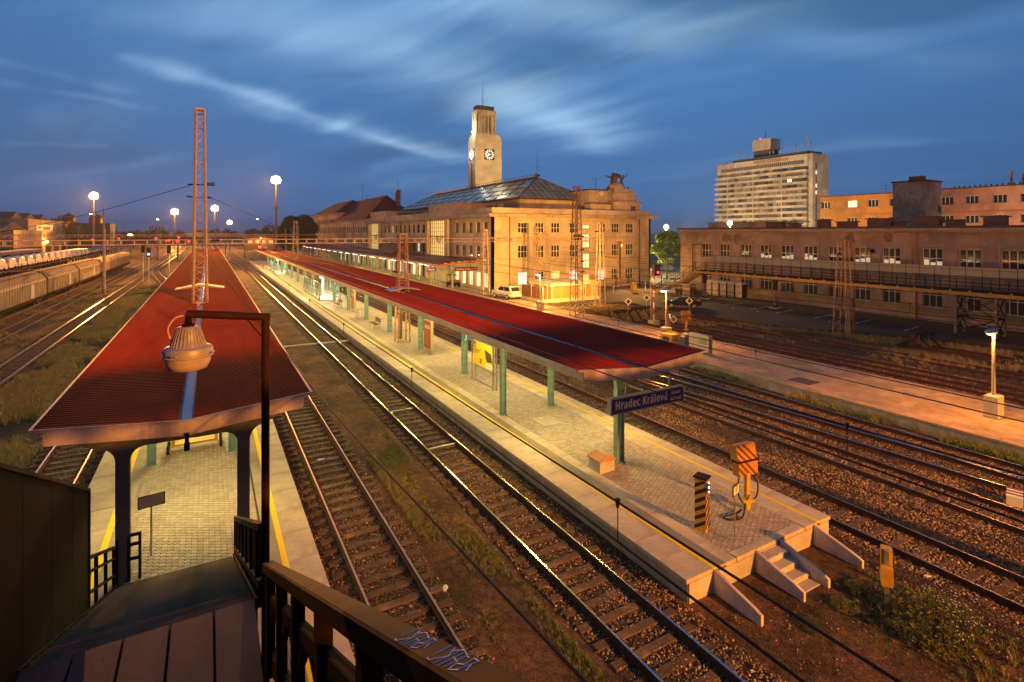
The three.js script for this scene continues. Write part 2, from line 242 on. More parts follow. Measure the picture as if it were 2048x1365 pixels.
const RAIL = [[-0.068, -0.172], [0.068, -0.172], [0.068, -0.155], [0.012, -0.135], [0.012, -0.048], [0.037, -0.035], [0.037, -0.008], [0.028, 0], [-0.028, 0], [-0.037, -0.008], [-0.037, -0.035], [-0.012, -0.048], [-0.012, -0.135], [-0.068, -0.155]];
const slGeo = [0, 1, 2].map(i => { const b = new MB(); b.cham(-1.28, 1.28, -0.34, -0.168, -0.125, 0.125, 0.012); return b.geo(i * 0.9); });
const slMini = new MB().box(-1.28, 1.28, -0.34, -0.168, -0.125, 0.125).geo();
const chairGeo = new MB().box(-0.17, 0.17, -0.167, -0.15, -0.07, 0.07).rod([-0.11, -0.15, 0], [-0.11, -0.118, 0], 0.022).rod([0.11, -0.15, 0], [0.11, -0.118, 0], 0.022).geo();
const bolts = [];
function offsetPath(path, d) { const N = path.length; return path.map(([x, z], i) => { const a = path[Math.max(0, i - 1)], b = path[Math.min(N - 1, i + 1)]; let tx = b[0] - a[0], tz = b[1] - a[1]; const l = Math.hypot(tx, tz); return [x - tz / l * d, z + tx / l * d]; }); }
function track(label, path, o = {}) {
  const { near = 0, far = 0, mass = 0, top = M.railDull, bed = true, bedW = 1.75, sleepers = true } = o;
  const t = thing('railway_track', label, 'track');
  if (bed) mesh('ballast_bed', sweep(path, [[-bedW - 0.35, -0.30], [-bedW, -0.195], [bedW, -0.195], [bedW + 0.35, -0.30]], false), M.gravel, t);
  for (const s of [-1, 1]) {
    const rp = offsetPath(path, s * 0.753), r = mesh('rail', sweep(rp, RAIL), M.railRust, t);
    mesh('running_surface', sweep(rp, [[-0.029, 0.0035], [0.029, 0.0035]], false), top, r);
  }
  if (!sleepers) return t;
  let L = 0; const rr = rng(label.length * 77 + path[0][0] * 13), massG = [], bm = [];
  for (let i = 0; i < path.length - 1; i++) {
    const [x0, z0] = path[i], [x1, z1] = path[i + 1], d = Math.hypot(x1 - x0, z1 - z0), a = Math.atan2(x1 - x0, -(z1 - z0));
    for (; L < d; L += 0.63) {
      const k = L / d, x = x0 + (x1 - x0) * k, z = z0 + (z1 - z0) * k;
      if (z < near && z > far) {
        const v = Math.floor(rr() * 3), m = mesh('sleeper', slGeo[v], M.sleeper[Math.floor(rr() * 3)], t); m.position.set(x + (rr() - 0.5) * 0.05, (rr() - 0.5) * 0.012, z); m.rotation.y = -a + (rr() - 0.5) * 0.025;
        for (const s of [-0.753, 0.753]) bm.push(new THREE.Matrix4().makeRotationY(-a).setPosition(x + s, 0, z));
      } else if (z <= far && z > mass) massG.push(slMini.clone().applyMatrix4(new THREE.Matrix4().makeRotationY(-a).setPosition(x, 0, z)));
    }
    L -= d;
  }
  if (massG.length) { const m = mesh('far_sleepers', mergeGeometries(massG), M.sleeper[0], t); m.userData.kind = 'stuff'; }
  if (bm.length) { const im = new THREE.InstancedMesh(chairGeo, M.railRust, bm.length); bm.forEach((q, i) => im.setMatrixAt(i, q)); im.name = 'rail_fastenings'; im.userData.kind = 'stuff'; im.castShadow = im.receiveShadow = true; t.add(im); }
  return t;
}
const straight = (x, z0 = 14, z1 = -420) => [[x, z0], [x, -120], [x, z1]];
track('rusty track between the covered platform and the worn earth strip', straight(4.3), { near: -8, far: -62, mass: -150, top: M.railDull, bedW: 1.2 });
track('polished track along the wall of the middle platform', [[9.1, 14], [9.1, -130], [8.6, -170], [6.2, -230], [4, -300], [3, -420]], { near: -8, far: -75, mass: -160, top: M.railTop, bedW: 1.2 });
track('dull track along the right edge of the middle platform', straight(18.78), { near: -3, far: -60, mass: -120, top: M.railDull });
track('second track right of the middle platform, beside the striped block', straight(23.4), { near: -3, far: -60, mass: -120, top: M.railDull });
track('track beside the overgrown wall of the bare platform', straight(28.05), { near: -5, far: -60, mass: -120, top: M.railTop });
track('crossover track slanting between two lines before the bare platform', [[27.9, 12], [27.35, 3], [26.75, -8], [26.0, -18], [25.0, -30], [24.1, -42], [23.5, -52]], { bed: false, sleepers: false, top: M.railTop });
track('siding hidden close behind the bare platform', [[39.3, 12], [39.3, -42]], { near: -10, far: -41, top: M.railDull });
track('siding in the brown gravel ending at a trestle buffer', [[42.2, 12], [42.2, -44.5]], { near: -10, far: -44, top: M.railDull });
track('outer siding beside the asphalt yard', [[46.9, 12], [46.9, -45]], { near: -10, far: -44, top: M.railDull });
track('short stub track ending at the buffer stop near the asphalt', [[52.3, 10], [52.3, -22]], { near: -10, far: -21, top: M.railTop });
{ const c = []; for (let i = 0; i <= 24; i++) { const k = i / 24, z = mix(-92, -172, k); c.push([mix(-5.2, -11.9, k * k * (3 - 2 * k)), z]); }
  track('track curving out from under the red roofed platform', [[-5.2, 10], ...c, [-12.4, -260], [-12.4, -420]], { near: -18, far: -48, mass: -160, top: M.railTop }); }
track('straight track past the grass strip with a dark trough', straight(-12.2, 10), { near: -40, far: -110, mass: -160, top: M.railTop });
track('brown track beside the hooded freight wagons', straight(-16.8, 10), { near: -45, far: -95, mass: -150, top: M.railDull });
track('track under the hooded freight wagons', straight(-20.5, 10), { sleepers: false, top: M.railDull });
track('track under the car transporter train', straight(-26.2, 10), { sleepers: false, top: M.railDull });
track('far track under the open brown wagons', straight(-33, 10), { sleepers: false, top: M.railDull });

{ // worn earth path between the two near tracks, its edges trodden over the ballast
  const p = [], idx = [], nx = 12, nz = 260; for (let j = 0; j <= nz; j++) for (let i = 0; i <= nx; i++) { const z = 2 - j * 0.6, u = i / nx, w = 0.22 * (fbm(z * 0.4, i > 6 ? 9 : 3, 3, 15) - 0.5), x = mix(5.5 + w, 7.95 + w, u), e = Math.min(u, 1 - u) * 2; p.push(x, -0.245 + 0.075 * sst(0, 0.5, e) + 0.035 * (fbm(x * 1.1, z * 0.8, 3, 25) - 0.5), z); }
  for (let j = 0; j < nz; j++) for (let i = 0; i < nx; i++) { const a = j * (nx + 1) + i; idx.push(a, a + 1, a + nx + 1, a + 1, a + nx + 2, a + nx + 1); }
  const g = new THREE.BufferGeometry(); g.setAttribute('position', new THREE.Float32BufferAttribute(p, 3)); g.setIndex(idx); g.computeVertexNormals(); planarUV(g, 3.3); struct(mesh('earth_path', g, M.soil)); }
// loose stones of the ballast
{
  const mk = s => { const g = new THREE.IcosahedronGeometry(0.034, 0).toNonIndexed(), p = g.attributes.position; for (let i = 0; i < p.count; i++) { const h = hash(Math.round(p.getX(i) * 900), Math.round(p.getY(i) * 900) + Math.round(p.getZ(i) * 900) * 31, s); p.setXYZ(i, p.getX(i) * (0.75 + 0.6 * h), p.getY(i) * (0.6 + 0.4 * h), p.getZ(i) * (0.7 + 0.6 * h)); } g.computeVertexNormals(); g.deleteAttribute('uv'); return planarUV(g); };
  const zones = [[2.4, 5.7, -7, -34, 8000, 0.8], [7.75, 10.85, -7, -42, 11000, 0.9], [17.45, 25.4, -2.5, -40, 62000, 1], [25.2, 29.4, -4, -44, 22000, 0.9], [-7.2, -3.85, -19, -40, 4500, 1], [38.0, 44.5, -8, -40, 12000, 1.2], [11.5, 17.6, -2.5, -9.5, 1600, 0.7], [5.7, 7.7, -7, -26, 500, 0.6]];
  const sets = [[], [], []], rr = rng(99);
  for (const [x0, x1, z0, z1, n, k] of zones) for (let i = 0; i < n; i++) {
    const x = x0 + (x1 - x0) * rr(), u = rr(), z = z0 + (z1 - z0) * u * (0.45 + 0.55 * u);
    if (fbm(x * 0.5, z * 0.35, 3, 61) < 0.30 + 0.3 * rr()) continue;
    sets[Math.floor(rr() * 3)].push([x, z, k * (0.42 + 0.75 * rr() * rr() + 0.3 * rr()), rr() * 6.3, rr()]);
  }
  sets.forEach((s, v) => {
    const im = new THREE.InstancedMesh(mk(v * 7 + 3), mat(0.42, 0.32, 0.24, { roughness: 0.95 }), s.length), q = new THREE.Quaternion(), c = new THREE.Color();
    s.forEach(([x, z, k, a, b], i) => { const onBed = [4.3, 9.1, 18.78, 23.4, 28.05, -5.2, 39.3, 42.2].some(t => Math.abs(x - t) < 1.8); im.setMatrixAt(i, _m.compose(V(x, (onBed ? -0.19 : -0.245) + 0.005 * k, z), q.setFromEuler(new THREE.Euler(a, a * 1.7, b * 3)), V(k, k, k))); const l = 0.30 + 1.1 * b * b; im.setColorAt(i, c.setRGB(l * (1 + 0.25 * Math.sin(a)), l * 0.93, l * 0.84)); });
    im.name = 'ballast_stones'; im.castShadow = im.receiveShadow = true; tag(im, 'loose brown ballast stones lying between and beside the rails', 'gravel', null, 'stuff');
  });
}
// grass and weeds
{
  const blade = []; const rr = rng(5);
  for (let i = 0; i < 9; i++) { const a = rr() * 6.28, l = 0.10 + 0.16 * rr(), o = 0.07 * rr(), w = 0.006 + 0.005 * rr(), lean = 0.25 + 0.6 * rr(), cx = Math.cos(a), sx = Math.sin(a); const b0 = [cx * o, 0, sx * o], m = [cx * (o + lean * l * 0.4), l * 0.65, sx * (o + lean * l * 0.4)], e = [cx * (o + lean * l), l, sx * (o + lean * l)]; const px = -sx * w, pz = cx * w; blade.push(b0[0] - px, 0, b0[2] - pz, b0[0] + px, 0, b0[2] + pz, m[0] + px, m[1], m[2] + pz, b0[0] - px, 0, b0[2] - pz, m[0] + px, m[1], m[2] + pz, m[0] - px, m[1], m[2] - pz, m[0] - px, m[1], m[2] - pz, m[0] + px, m[1], m[2] + pz, ...e); }
  const g = new THREE.BufferGeometry(); g.setAttribute('position', new THREE.Float32BufferAttribute(blade, 3)); g.computeVertexNormals(); planarUV(g);
  const zone = (label, x0, x1, z0, z1, n, k, dry, thr, seed) => {
    const r2 = rng(seed), L = []; for (let i = 0; i < n; i++) { const x = x0 + (x1 - x0) * r2(), z = z0 + (z1 - z0) * r2(), f = fbm(x * 0.33, z * 0.2, 4, seed); if (f < thr + 0.12 * r2()) continue; if (x > 48 && x > (z < -41 ? 49 : z < -33 ? mix(49, 50.5, (z + 41) / 8) : z < -20 ? mix(50.5, 58, (z + 33) / 13) : 58)) continue; L.push([x, z, k * (0.5 + 0.8 * r2()), r2() * 6.3, r2(), f]); }
    const im = new THREE.InstancedMesh(g, mat(1, 1, 1, { roughness: 0.9, phys: true, transmission: 0.25, thickness: 0 }), L.length), q = new THREE.Quaternion(), c = new THREE.Color();
    L.forEach(([x, z, s, a, b, f], i) => { im.setMatrixAt(i, _m.compose(V(x, seed === 211 ? -0.19 : -0.26, z), q.setFromAxisAngle(UPV, a), V(s, s * (0.7 + 0.6 * b), s))); const d = Math.min(1, Math.max(0, dry + (b - 0.5) * 0.7 + (fbm(x * 0.2, z * 0.15, 3, seed + 9) - 0.5) * 1.6)); im.setColorAt(i, c.setRGB(mix(0.13, 0.42, d), mix(0.21, 0.31, d), mix(0.04, 0.11, d))); });
    im.name = 'grass'; im.castShadow = im.receiveShadow = true; tag(im, label, 'grass', null, 'stuff');
  };
  zone('long mottled grass strip left of the red roof', -11.0, -6.6, -17, -118, 46000, 1.2, 0.55, 0.42, 201);
  zone('short green grass on the worn earth between two tracks', 5.85, 7.5, -8, -30, 13000, 0.42, 0.05, 0.50, 211);
  zone('weeds along the foot of the bare platform wall', 29.35, 30.12, -5, -52, 2600, 1.5, 0.25, 0.45, 221);
  zone('dry weeds on the trodden earth before the platform steps', 12.4, 16.8, -2.6, -9.4, 800, 0.7, 0.6, 0.52, 231);
  zone('dry grass between the sidings and the asphalt yard', 43.6, 58, -6, -50, 22000, 1.2, 0.75, 0.44, 241);
  zone('dry grass patches between the freight tracks', -19, -13.4, -30, -120, 12000, 1.2, 0.65, 0.5, 251);
  zone('sparse grass by the fence near the brick hut', 37.6, 49, -44, -60, 6000, 1.2, 0.7, 0.42, 261);
}
// ---------------------------------------------------------------- platforms
function hexPavers(parent, x0, x1, z0, z1, zParts, y, seed) {
  // elongated hexagon stones, 0.2 m: each its own stone near the end, one mass further off
  const w = 0.2, h = 0.17, c = 0.05, gap = 0.0095; const rr = rng(seed);
  const poly = [[-w / 2 + gap, 0], [-w / 2 + c, -h / 2 + gap], [w / 2 - c, -h / 2 + gap], [w / 2 - gap, 0], [w / 2 - c, h / 2 - gap], [-w / 2 + c, h / 2 - gap]];
  const base = [0, 1, 2].map(i => new MB().prism(poly, 'xz', -0.03, 0.006, 0.007).geo(i * 0.37));
  const flat = new MB(); flat.prism(poly, 'xz', -0.02, 0.005); const fg = flat.geo();
  const rest = [[], [], []]; let n = 0;
  const pitchX = w - c, rows = Math.floor((x1 - x0) / pitchX);
  for (let j = 0; ; j++) {
    const zz = z0 - j * h; if (zz < z1) break;
    for (let i = 0; i <= rows; i++) {
      const x = x0 + i * pitchX + w / 2 - 0.03, z = zz - (i % 2) * h / 2 - h / 2, k = Math.floor(rr() * 3); if (x > x1 - 0.05) continue;
      if (n < 300 && zz > zParts) { const m = mesh('paver', base[Math.floor(rr() * 3)], M.pave[k], parent); m.position.set(x, y + (rr() - 0.5) * 0.005, z); m.rotation.set((rr() - 0.5) * 0.02, 0, (rr() - 0.5) * 0.02); n++; }
      else rest[k].push(fg.clone().translate(x, y + (rr() - 0.5) * 0.004, z));
    }
  }
  rest.forEach((r, k) => { if (r.length) { const m = mesh('paving_stones', mergeGeometries(r), M.pave[k], parent); m.userData.kind = 'stuff'; } });
}
function edgeSlabs(parent, x0, x1, z0, zN, z1, y, len, side, mt = M.slab, th = 0.12) {
  const rr = rng(Math.round(x0 * 31) + 400), geos = [0, 1, 2].map(i => new MB().cham(x0, x1, y - th, y, 0.006, len - 0.006, 0.008).geo(i * 1.3));
  let z = z0; const rest = [];
  for (; z - len > z1; z -= len) { const G = geos[Math.floor(rr() * 3)]; if (z > zN) { const m = mesh('edge_slab', G, mt, parent); m.position.set(0, (rr() - 0.5) * 0.006, z - len); } else rest.push(new MB().box(x0, x1, y - th, y, 0.006, len - 0.006).geo(rr() * 9).translate(0, (rr() - 0.5) * 0.006, z - len)); }
  if (rest.length) mesh('edge_slabs', mergeGeometries(rest), mt, parent).userData.kind = 'stuff';
}
const PT = 0.38;
function ridged(parent, x0, x1, z0, z1, n, m) { const b = new MB(), s = (x1 - x0) / n; b.box(x0, x1, PT - 0.06, PT - 0.004, z1, z0); for (let i = 0; i < n; i++) b.box(x0 + s * (i + 0.2), x0 + s * (i + 0.65), PT - 0.004, PT + 0.010, z1 + 0.003, z0 - 0.003); return b.build('tactile_strip', m, parent); }
function lineStrip(parent, x0, x1, z0, z1) { const b = new MB(), n = 3, s = (x1 - x0) / n; b.box(x0, x1, PT - 0.05, PT + 0.001, z1, z0); for (let i = 0; i < n; i++) b.box(x0 + s * (i + 0.1), x0 + s * (i + 0.78), PT + 0.001, PT + 0.007, z1 + 0.002, z0 - 0.002); return b.build('yellow_line', M.yellowLine, parent); }
{ // middle platform
  const p = thing('middle_platform', 'long middle railway platform with hexagon paving and yellow lines', 'platform'); p.userData.kind = 'structure';
  const ZN = -10, ZF = -190;
  new MB().box(11.02, 17.28, -0.5, PT - 0.122, ZF, ZN - 0.03).build('platform_core', M.concreteOld, p);
  for (let z = ZN - 0.04, i = 0; z > -62; z -= 2.4, i++) for (const x of [10.98, 17.26]) new MB().box(x, x + 0.06, -0.45, PT - 0.125, z - 2.388, z).build('wall_panel', M.concreteOld, p, i * 1.7 + x);
  new MB().box(11.0, 17.3, -0.5, PT - 0.125, ZN - 0.025, ZN + 0.0).build('end_wall', M.concrete, p);
  edgeSlabs(p, 10.9, 11.9, ZN, -52, ZF, PT, 1.0); edgeSlabs(p, 16.82, 17.4, ZN, -52, ZF, PT, 1.0);
  lineStrip(p, 11.905, 12.05, ZN - 0.01, ZF); ridged(p, 12.055, 12.42, ZN - 0.01, ZF, 9, M.tactile);
  lineStrip(p, 16.68, 16.815, ZN - 0.01, ZF); 
  edgeSlabs(p, 12.425, 12.86, ZN, -36, ZF, PT, 1.0); edgeSlabs(p, 16.08, 16.675, ZN, -36, ZF, PT, 1.0);
  new MB().box(12.86, 16.08, PT - 0.1, PT - 0.026, ZF, ZN - 0.02).build('paving_bed', M.joint, p);
  hexPavers(p, 12.80, 16.13, ZN - 0.22, -58, -30, PT - 0.012, 71);
  new MB().box(12.87, 16.07, PT - 0.1, PT - 0.002, ZF, -58.1).build('far_paving', M.pave[0], p);
  edgeSlabs(p, 12.9, 16.04, ZN - 0.005, -10.2, -10.32, PT, 0.3);
  new MB().box(13.75, 14.75, PT - 0.01, PT + 0.008, -22.4, -21.2).build('inspection_cover', M.concrete, p);
}
{ // ramp walls and steps at the platform end
  const wall = (x, label) => { const t = thing('ramp_wall', label, 'wall', [x, 0, 0], 0, 'concrete walls at the platform end'); new MB().prism([[-10.0, 0.36], [-8.78, 0.06], [-8.55, -0.02], [-8.55, -0.5], [-10.0, -0.5]], 'zy', -0.05, 0.05, 0.012).build('wall_slab', M.whiteWall, t, x); return t; };
  wall(11.97, 'pale concrete ramp wall at the corner by the polished track'); wall(13.72, 'pale concrete wall on the polished-track side of the steps');
  wall(14.83, 'pale concrete wall on the far side of the steps'); wall(16.52, 'pale concrete ramp wall at the corner by the dull track');
  const s = thing('platform_steps', 'four concrete steps down from the platform end', 'steps');
  for (let i = 0; i < 4; i++) new MB().cham(13.775, 14.775, -0.5, PT - 0.15 - i * 0.155, -9.99 + i * 0.31, -9.99 + (i + 1) * 0.31 - 0.004, 0.012).build('step', M.concrete, s, i);
}
{ // covered platform on the left
  const p = thing('stair_platform', 'covered railway platform at the foot of the dark stairs', 'platform'); p.userData.kind = 'structure';
  const ZN = -7, ZF = -190;
  new MB().box(-3.65, 2.62, -0.5, PT - 0.122, ZF, ZN - 0.02).build('platform_core', M.concreteOld, p);
  edgeSlabs(p, -3.75, -2.72, ZN, -52, ZF, PT, 1.5); edgeSlabs(p, 1.93, 2.72, ZN, -52, ZF, PT, 1.5);
  lineStrip(p, -2.715, -2.55, ZN - 0.01, ZF); ridged(p, -2.545, -2.2, ZN - 0.01, ZF, 8, M.tactile);
  lineStrip(p, 1.765, 1.925, ZN - 0.01, ZF); ridged(p, 1.42, 1.76, ZN - 0.01, ZF, 8, M.tactile);
  new MB().box(-2.195, 1.415, PT - 0.1, PT - 0.026, ZF, ZN - 0.02).build('paving_bed', M.joint, p);
  hexPavers(p, -2.24, 1.46, -16.9, -44, -22, PT - 0.012, 73);
  new MB().box(-2.19, 1.41, PT - 0.1, PT - 0.004, -17.1, ZN - 0.02).box(-2.19, 1.41, PT - 0.1, PT - 0.002, ZF, -44.2).build('far_paving', M.pave[0], p);
}
{ // bare platform in front of the station
  const p = thing('station_platform', 'bare concrete platform in front of the station with lamp pools', 'platform'); p.userData.kind = 'structure';
  new MB().box(30.28, 37.1, -0.5, PT - 0.102, -200, 14).build('platform_core', M.concreteOld, p);
  for (let z = 14, i = 0; z > -60; z -= 3.2, i++) new MB().box(30.22, 30.285, -0.45, PT - 0.11, z - 3.188, z).build('wall_panel', M.concreteOld, p, i * 2.3);
  edgeSlabs(p, 30.18, 30.62, 14, -60, -200, PT, 2.0, 0, M.slabOld, 0.1); edgeSlabs(p, 30.63, 33.9, 14, -60, -200, PT - 0.004, 3.6, 0, M.slabOld, 0.1); edgeSlabs(p, 33.91, 37.2, 14, -60, -200, PT - 0.002, 3.6, 0, M.slabOld, 0.1);
  new MB().box(31.2, 32.4, PT - 0.01, PT + 0.006, -20.6, -19.2).build('inspection_cover', M.roofFelt, p);
}
// ---------------------------------------------------------------- canopies
const HALF = 3.17, YT = 4.78, YV = 4.47;
function ribbedSlope(x0, y0, x1, y1, zN, zF, pitch, rib) { // trapezoid ribs running up the slope
  const pos = [], N = Math.floor((zN - zF) / pitch), nx = y1 - y0, ny = -(x1 - x0), l = Math.hypot(nx, ny) * (ny > 0 ? 1 : -1), ux = nx / l, uy = ny / l; let pts = [];
  for (let i = 0; i < N; i++) { const z = zN - i * pitch; pts.push([z, 0], [z - pitch * 0.56, 0], [z - pitch * 0.64, rib], [z - pitch * 0.92, rib]); } pts.push([zN - N * pitch, 0]);
  for (let i = 0; i < pts.length - 1; i++) { const [za, a] = pts[i], [zb, b] = pts[i + 1]; const A = [x0 + ux * a, y0 + uy * a, za], B = [x1 + ux * a, y1 + uy * a, za], C = [x1 + ux * b, y1 + uy * b, zb], D = [x0 + ux * b, y0 + uy * b, zb]; pos.push(...A, ...B, ...C, ...A, ...C, ...D); }
  const g = new THREE.BufferGeometry(); g.setAttribute('position', new THREE.Float32BufferAttribute(pos, 3)); g.computeVertexNormals(); return planarUV(g);
}
function canopy(label, xc, zN, zF, o) {
  const t = thing('platform_canopy', label, 'canopy', [xc, 0, 0]);
  // roof in sheets about 10 m long so that each can be told from the next
  for (const s of [-1, 1]) for (let z = zN - 0.03, i = 0; z > zF; z -= 12, i++) { const m = mesh('roof_sheet', ribbedSlope(s * 0.17, YV - 0.005 + 0.006 * (i % 2), s * (HALF - 0.02), YT - 0.02 + 0.006 * (i % 2), z, Math.max(zF, z - 12.05), 0.2, 0.03), M.roofRed, t); }
  const gt = new MB(); gt.quad([-0.19, YV + 0.0, zN], [-0.19, YV, zF], [-0.12, YV - 0.07, zF], [-0.12, YV - 0.07, zN]).quad([-0.12, YV - 0.07, zN], [-0.12, YV - 0.07, zF], [0.12, YV - 0.07, zF], [0.12, YV - 0.07, zN]).quad([0.12, YV - 0.07, zN], [0.12, YV - 0.07, zF], [0.19, YV, zF], [0.19, YV, zN]); gt.build('valley_gutter', M.gutter, t);
  for (const e of [zN, zF]) { const s = e === zN ? 1 : -1; const b = new MB(); b.prism([[-HALF - 0.02, YT + 0.035], [0, YV + 0.05], [HALF + 0.02, YT + 0.035], [HALF + 0.02, YT - 0.05], [HALF - 0.24, YT - 0.07], [HALF - 0.26, YT - 0.40], [0, YV - 0.37], [-HALF + 0.26, YT - 0.40], [-HALF + 0.24, YT - 0.07], [-HALF - 0.02, YT - 0.05]], 'xy', Math.min(e, e + 0.05 * s), Math.max(e, e + 0.05 * s), 0.008); b.build('end_fascia', M.fascia, t, xc); }
  for (const s of [-1, 1]) {
    new MB().box(s * (HALF + 0.03), s * (HALF - 0.03), YT - 0.075, YT + 0.02, zF, zN - 0.01).build('eave_trim', M.trimGrey, t);
    new MB().box(s * (HALF - 0.22), s * (HALF - 0.28), YT - 0.38, YT - 0.08, zF, zN - 0.01).build('side_fascia', M.soffit, t);
    new MB().quad([s * 0.1, YV - 0.34, zN - 0.02], [s * (HALF - 0.27), YT - 0.33, zN - 0.02], [s * (HALF - 0.27), YT - 0.33, zF], [s * 0.1, YV - 0.34, zF]).build('soffit', M.soffit, t);
  }
  const beam = new MB(); for (let z = zN - 1.75; z > zF; z -= 8.25) for (const s of [-1, 1]) beam.prism([[s * 0.05, YV - 0.36], [s * (HALF - 0.3), YT - 0.345], [s * (HALF - 0.3), YT - 0.43], [s * 0.05, YV - 0.72]], 'xy', z - 0.09, z + 0.09); beam.build('crossbeams', M.tealSteel, t);
  return t;
}
function iPost(parent, x, z, y1, w = 0.34, m = M.tealSteel) { const b = new MB(); b.box(x - w / 2, x - w / 2 + 0.03, PT, y1, z - 0.12, z + 0.12).box(x + w / 2 - 0.03, x + w / 2, PT, y1, z - 0.12, z + 0.12).box(x - w / 2 + 0.03, x + w / 2 - 0.03, PT, y1, z - 0.02, z + 0.02).box(x - w / 2 - 0.05, x + w / 2 + 0.05, PT, PT + 0.03, z - 0.17, z + 0.17);
  for (let y = PT + 0.2; y < y1 - 0.1; y += 0.3) for (const s of [-1, 1]) for (const k of [-1, 1]) b.rod([x + s * w / 2, y, z + k * 0.08], [x + s * (w / 2 + 0.018), y, z + k * 0.08], 0.02, 0.016, 5); return b.build('post', m, parent); }
// T shaped post with curved haunches, outline in the xy plane
function tHead(parent, x, z, y0, wTop, m) { const a = [], n = 8; for (let i = 0; i <= n; i++) { const k = i / n * Math.PI / 2; a.push([x - 0.17 - (wTop - 0.17) * (1 - Math.cos(k)), y0 + 0.95 * Math.sin(k)]); } const b = a.map(([u, v]) => [2 * x - u, v]).reverse(); return new MB().prism([...a, ...b], 'xy', z - 0.1, z + 0.1, 0.01).build('post_head', m, parent); }
const can1 = canopy('red ribbed roof canopy over the platform at the stair foot', -0.53, -16.7, -178, {});
const can2 = canopy('red ribbed roof canopy over the middle platform with station sign', 14.1, -14.85, -168, {});
{ // near portal of the first canopy: two legs with curved shoulders
  const z = -17.25, L = -1.42, Rr = 1.4, y = YV - 0.36; const out = [];
  const arc = (cx, cy, r, a0, a1) => { for (let i = 0; i <= 8; i++) { const k = a0 + (a1 - a0) * i / 8; out.push([cx + r * Math.cos(k), cy + r * Math.sin(k)]); } };
  const P = Math.PI, w = 0.16, ys = y - 0.14;
  out.push([L - w, PT]); arc(L - w - 0.42, ys - 0.42, 0.42, 0, P / 2); out.push([-HALF + 0.35, YT - 0.40], [0, y + 0.02], [HALF - 0.35, YT - 0.40]); arc(Rr + w + 0.42, ys - 0.42, 0.42, P / 2, P); out.push([Rr + w, PT], [Rr - w, PT]); arc(Rr - w - 0.34, ys - 0.44, 0.34, 0, P / 2); out.push([0, y - 0.24]); arc(L + w + 0.34, ys - 0.44, 0.34, P / 2, P); out.push([L + w, PT]);
  new MB().prism(out, 'xy', z - 0.13, z + 0.13, 0.02).build('portal_frame', mat(0.11, 0.11, 0.10, { map: mottle, roughness: 0.6 }), can1);  // teal frame coloured dark, its backlit shade painted in
  for (let k = 1, zz = -25.4; zz > -176; zz -= 8.25, k++) for (const x of [L, Rr]) iPost(can1, x, zz, YV - 0.4, 0.3);
  const dp = new MB(); dp.rod([0.03, 4.2, -16.55], [0.03, 3.95, -16.55], 0.05).rod([0.03, 3.95, -16.55], [0.03, 3.75, -16.55], 0.07); dp.build('drain_spout', M.darkSteel, can1);
}
{
  iPost(can2, 0.1, -16.5, 3.3, 0.36); tHead(can2, 0.1, -16.5, 3.2, 0.62, M.tealSteel);
  for (const x of [-1.25, 1.62]) { iPost(can2, x, -23.67, YV - 0.4, 0.26); }
  for (let z = -31.75; z > -165; z -= 8.27) iPost(can2, 0.3, z, YV - 0.4, 0.36);
}
// tube lamps mostly hidden under the roofs, placed to light the platforms below
const tubeGeo = new MB().box(-0.6, 0.6, 0, 0.05, -0.06, 0.06).geo(), tubeBody = new MB().box(-0.66, 0.66, 0.05, 0.12, -0.1, 0.1).geo();
function tubeLamp(label, x, y, z, turn, I, group, col = TUBE) { const t = thing('fluorescent_lamp', label, 'lamp', [x, y, z], turn, group); mesh('lamp_housing', tubeBody, M.white, t); mesh('lamp_tube', tubeGeo, M.lampWhite, t); if (I) pointLight(x, y - 0.06, z, col, I, 12); return t; }
for (let i = 0, z = -20.5; z > -170; z -= 8.25, i++) { tubeLamp('tube lamp hidden under the canopy by the stairs, lighting its platform', -0.53, 3.86, z, Math.PI / 2, i < 9 ? 56 : i % 2 ? 110 : 0, 'tube lamps under the stair-foot canopy'); }
for (let i = 0, z = -19.6; z > -165; z -= 8.27, i++) { for (const s of [-1, 1]) tubeLamp(s < 0 ? 'tube lamp hidden under the polished-track eave of the middle canopy' : 'tube lamp hidden under the far eave of the middle canopy', 14.1 + s * 1.9, 4.05, z, Math.PI / 2, i < 7 ? 42 : s < 0 ? 80 : 0, s < 0 ? 'tube lamps under the near eave' : 'tube lamps under the far eave'); }
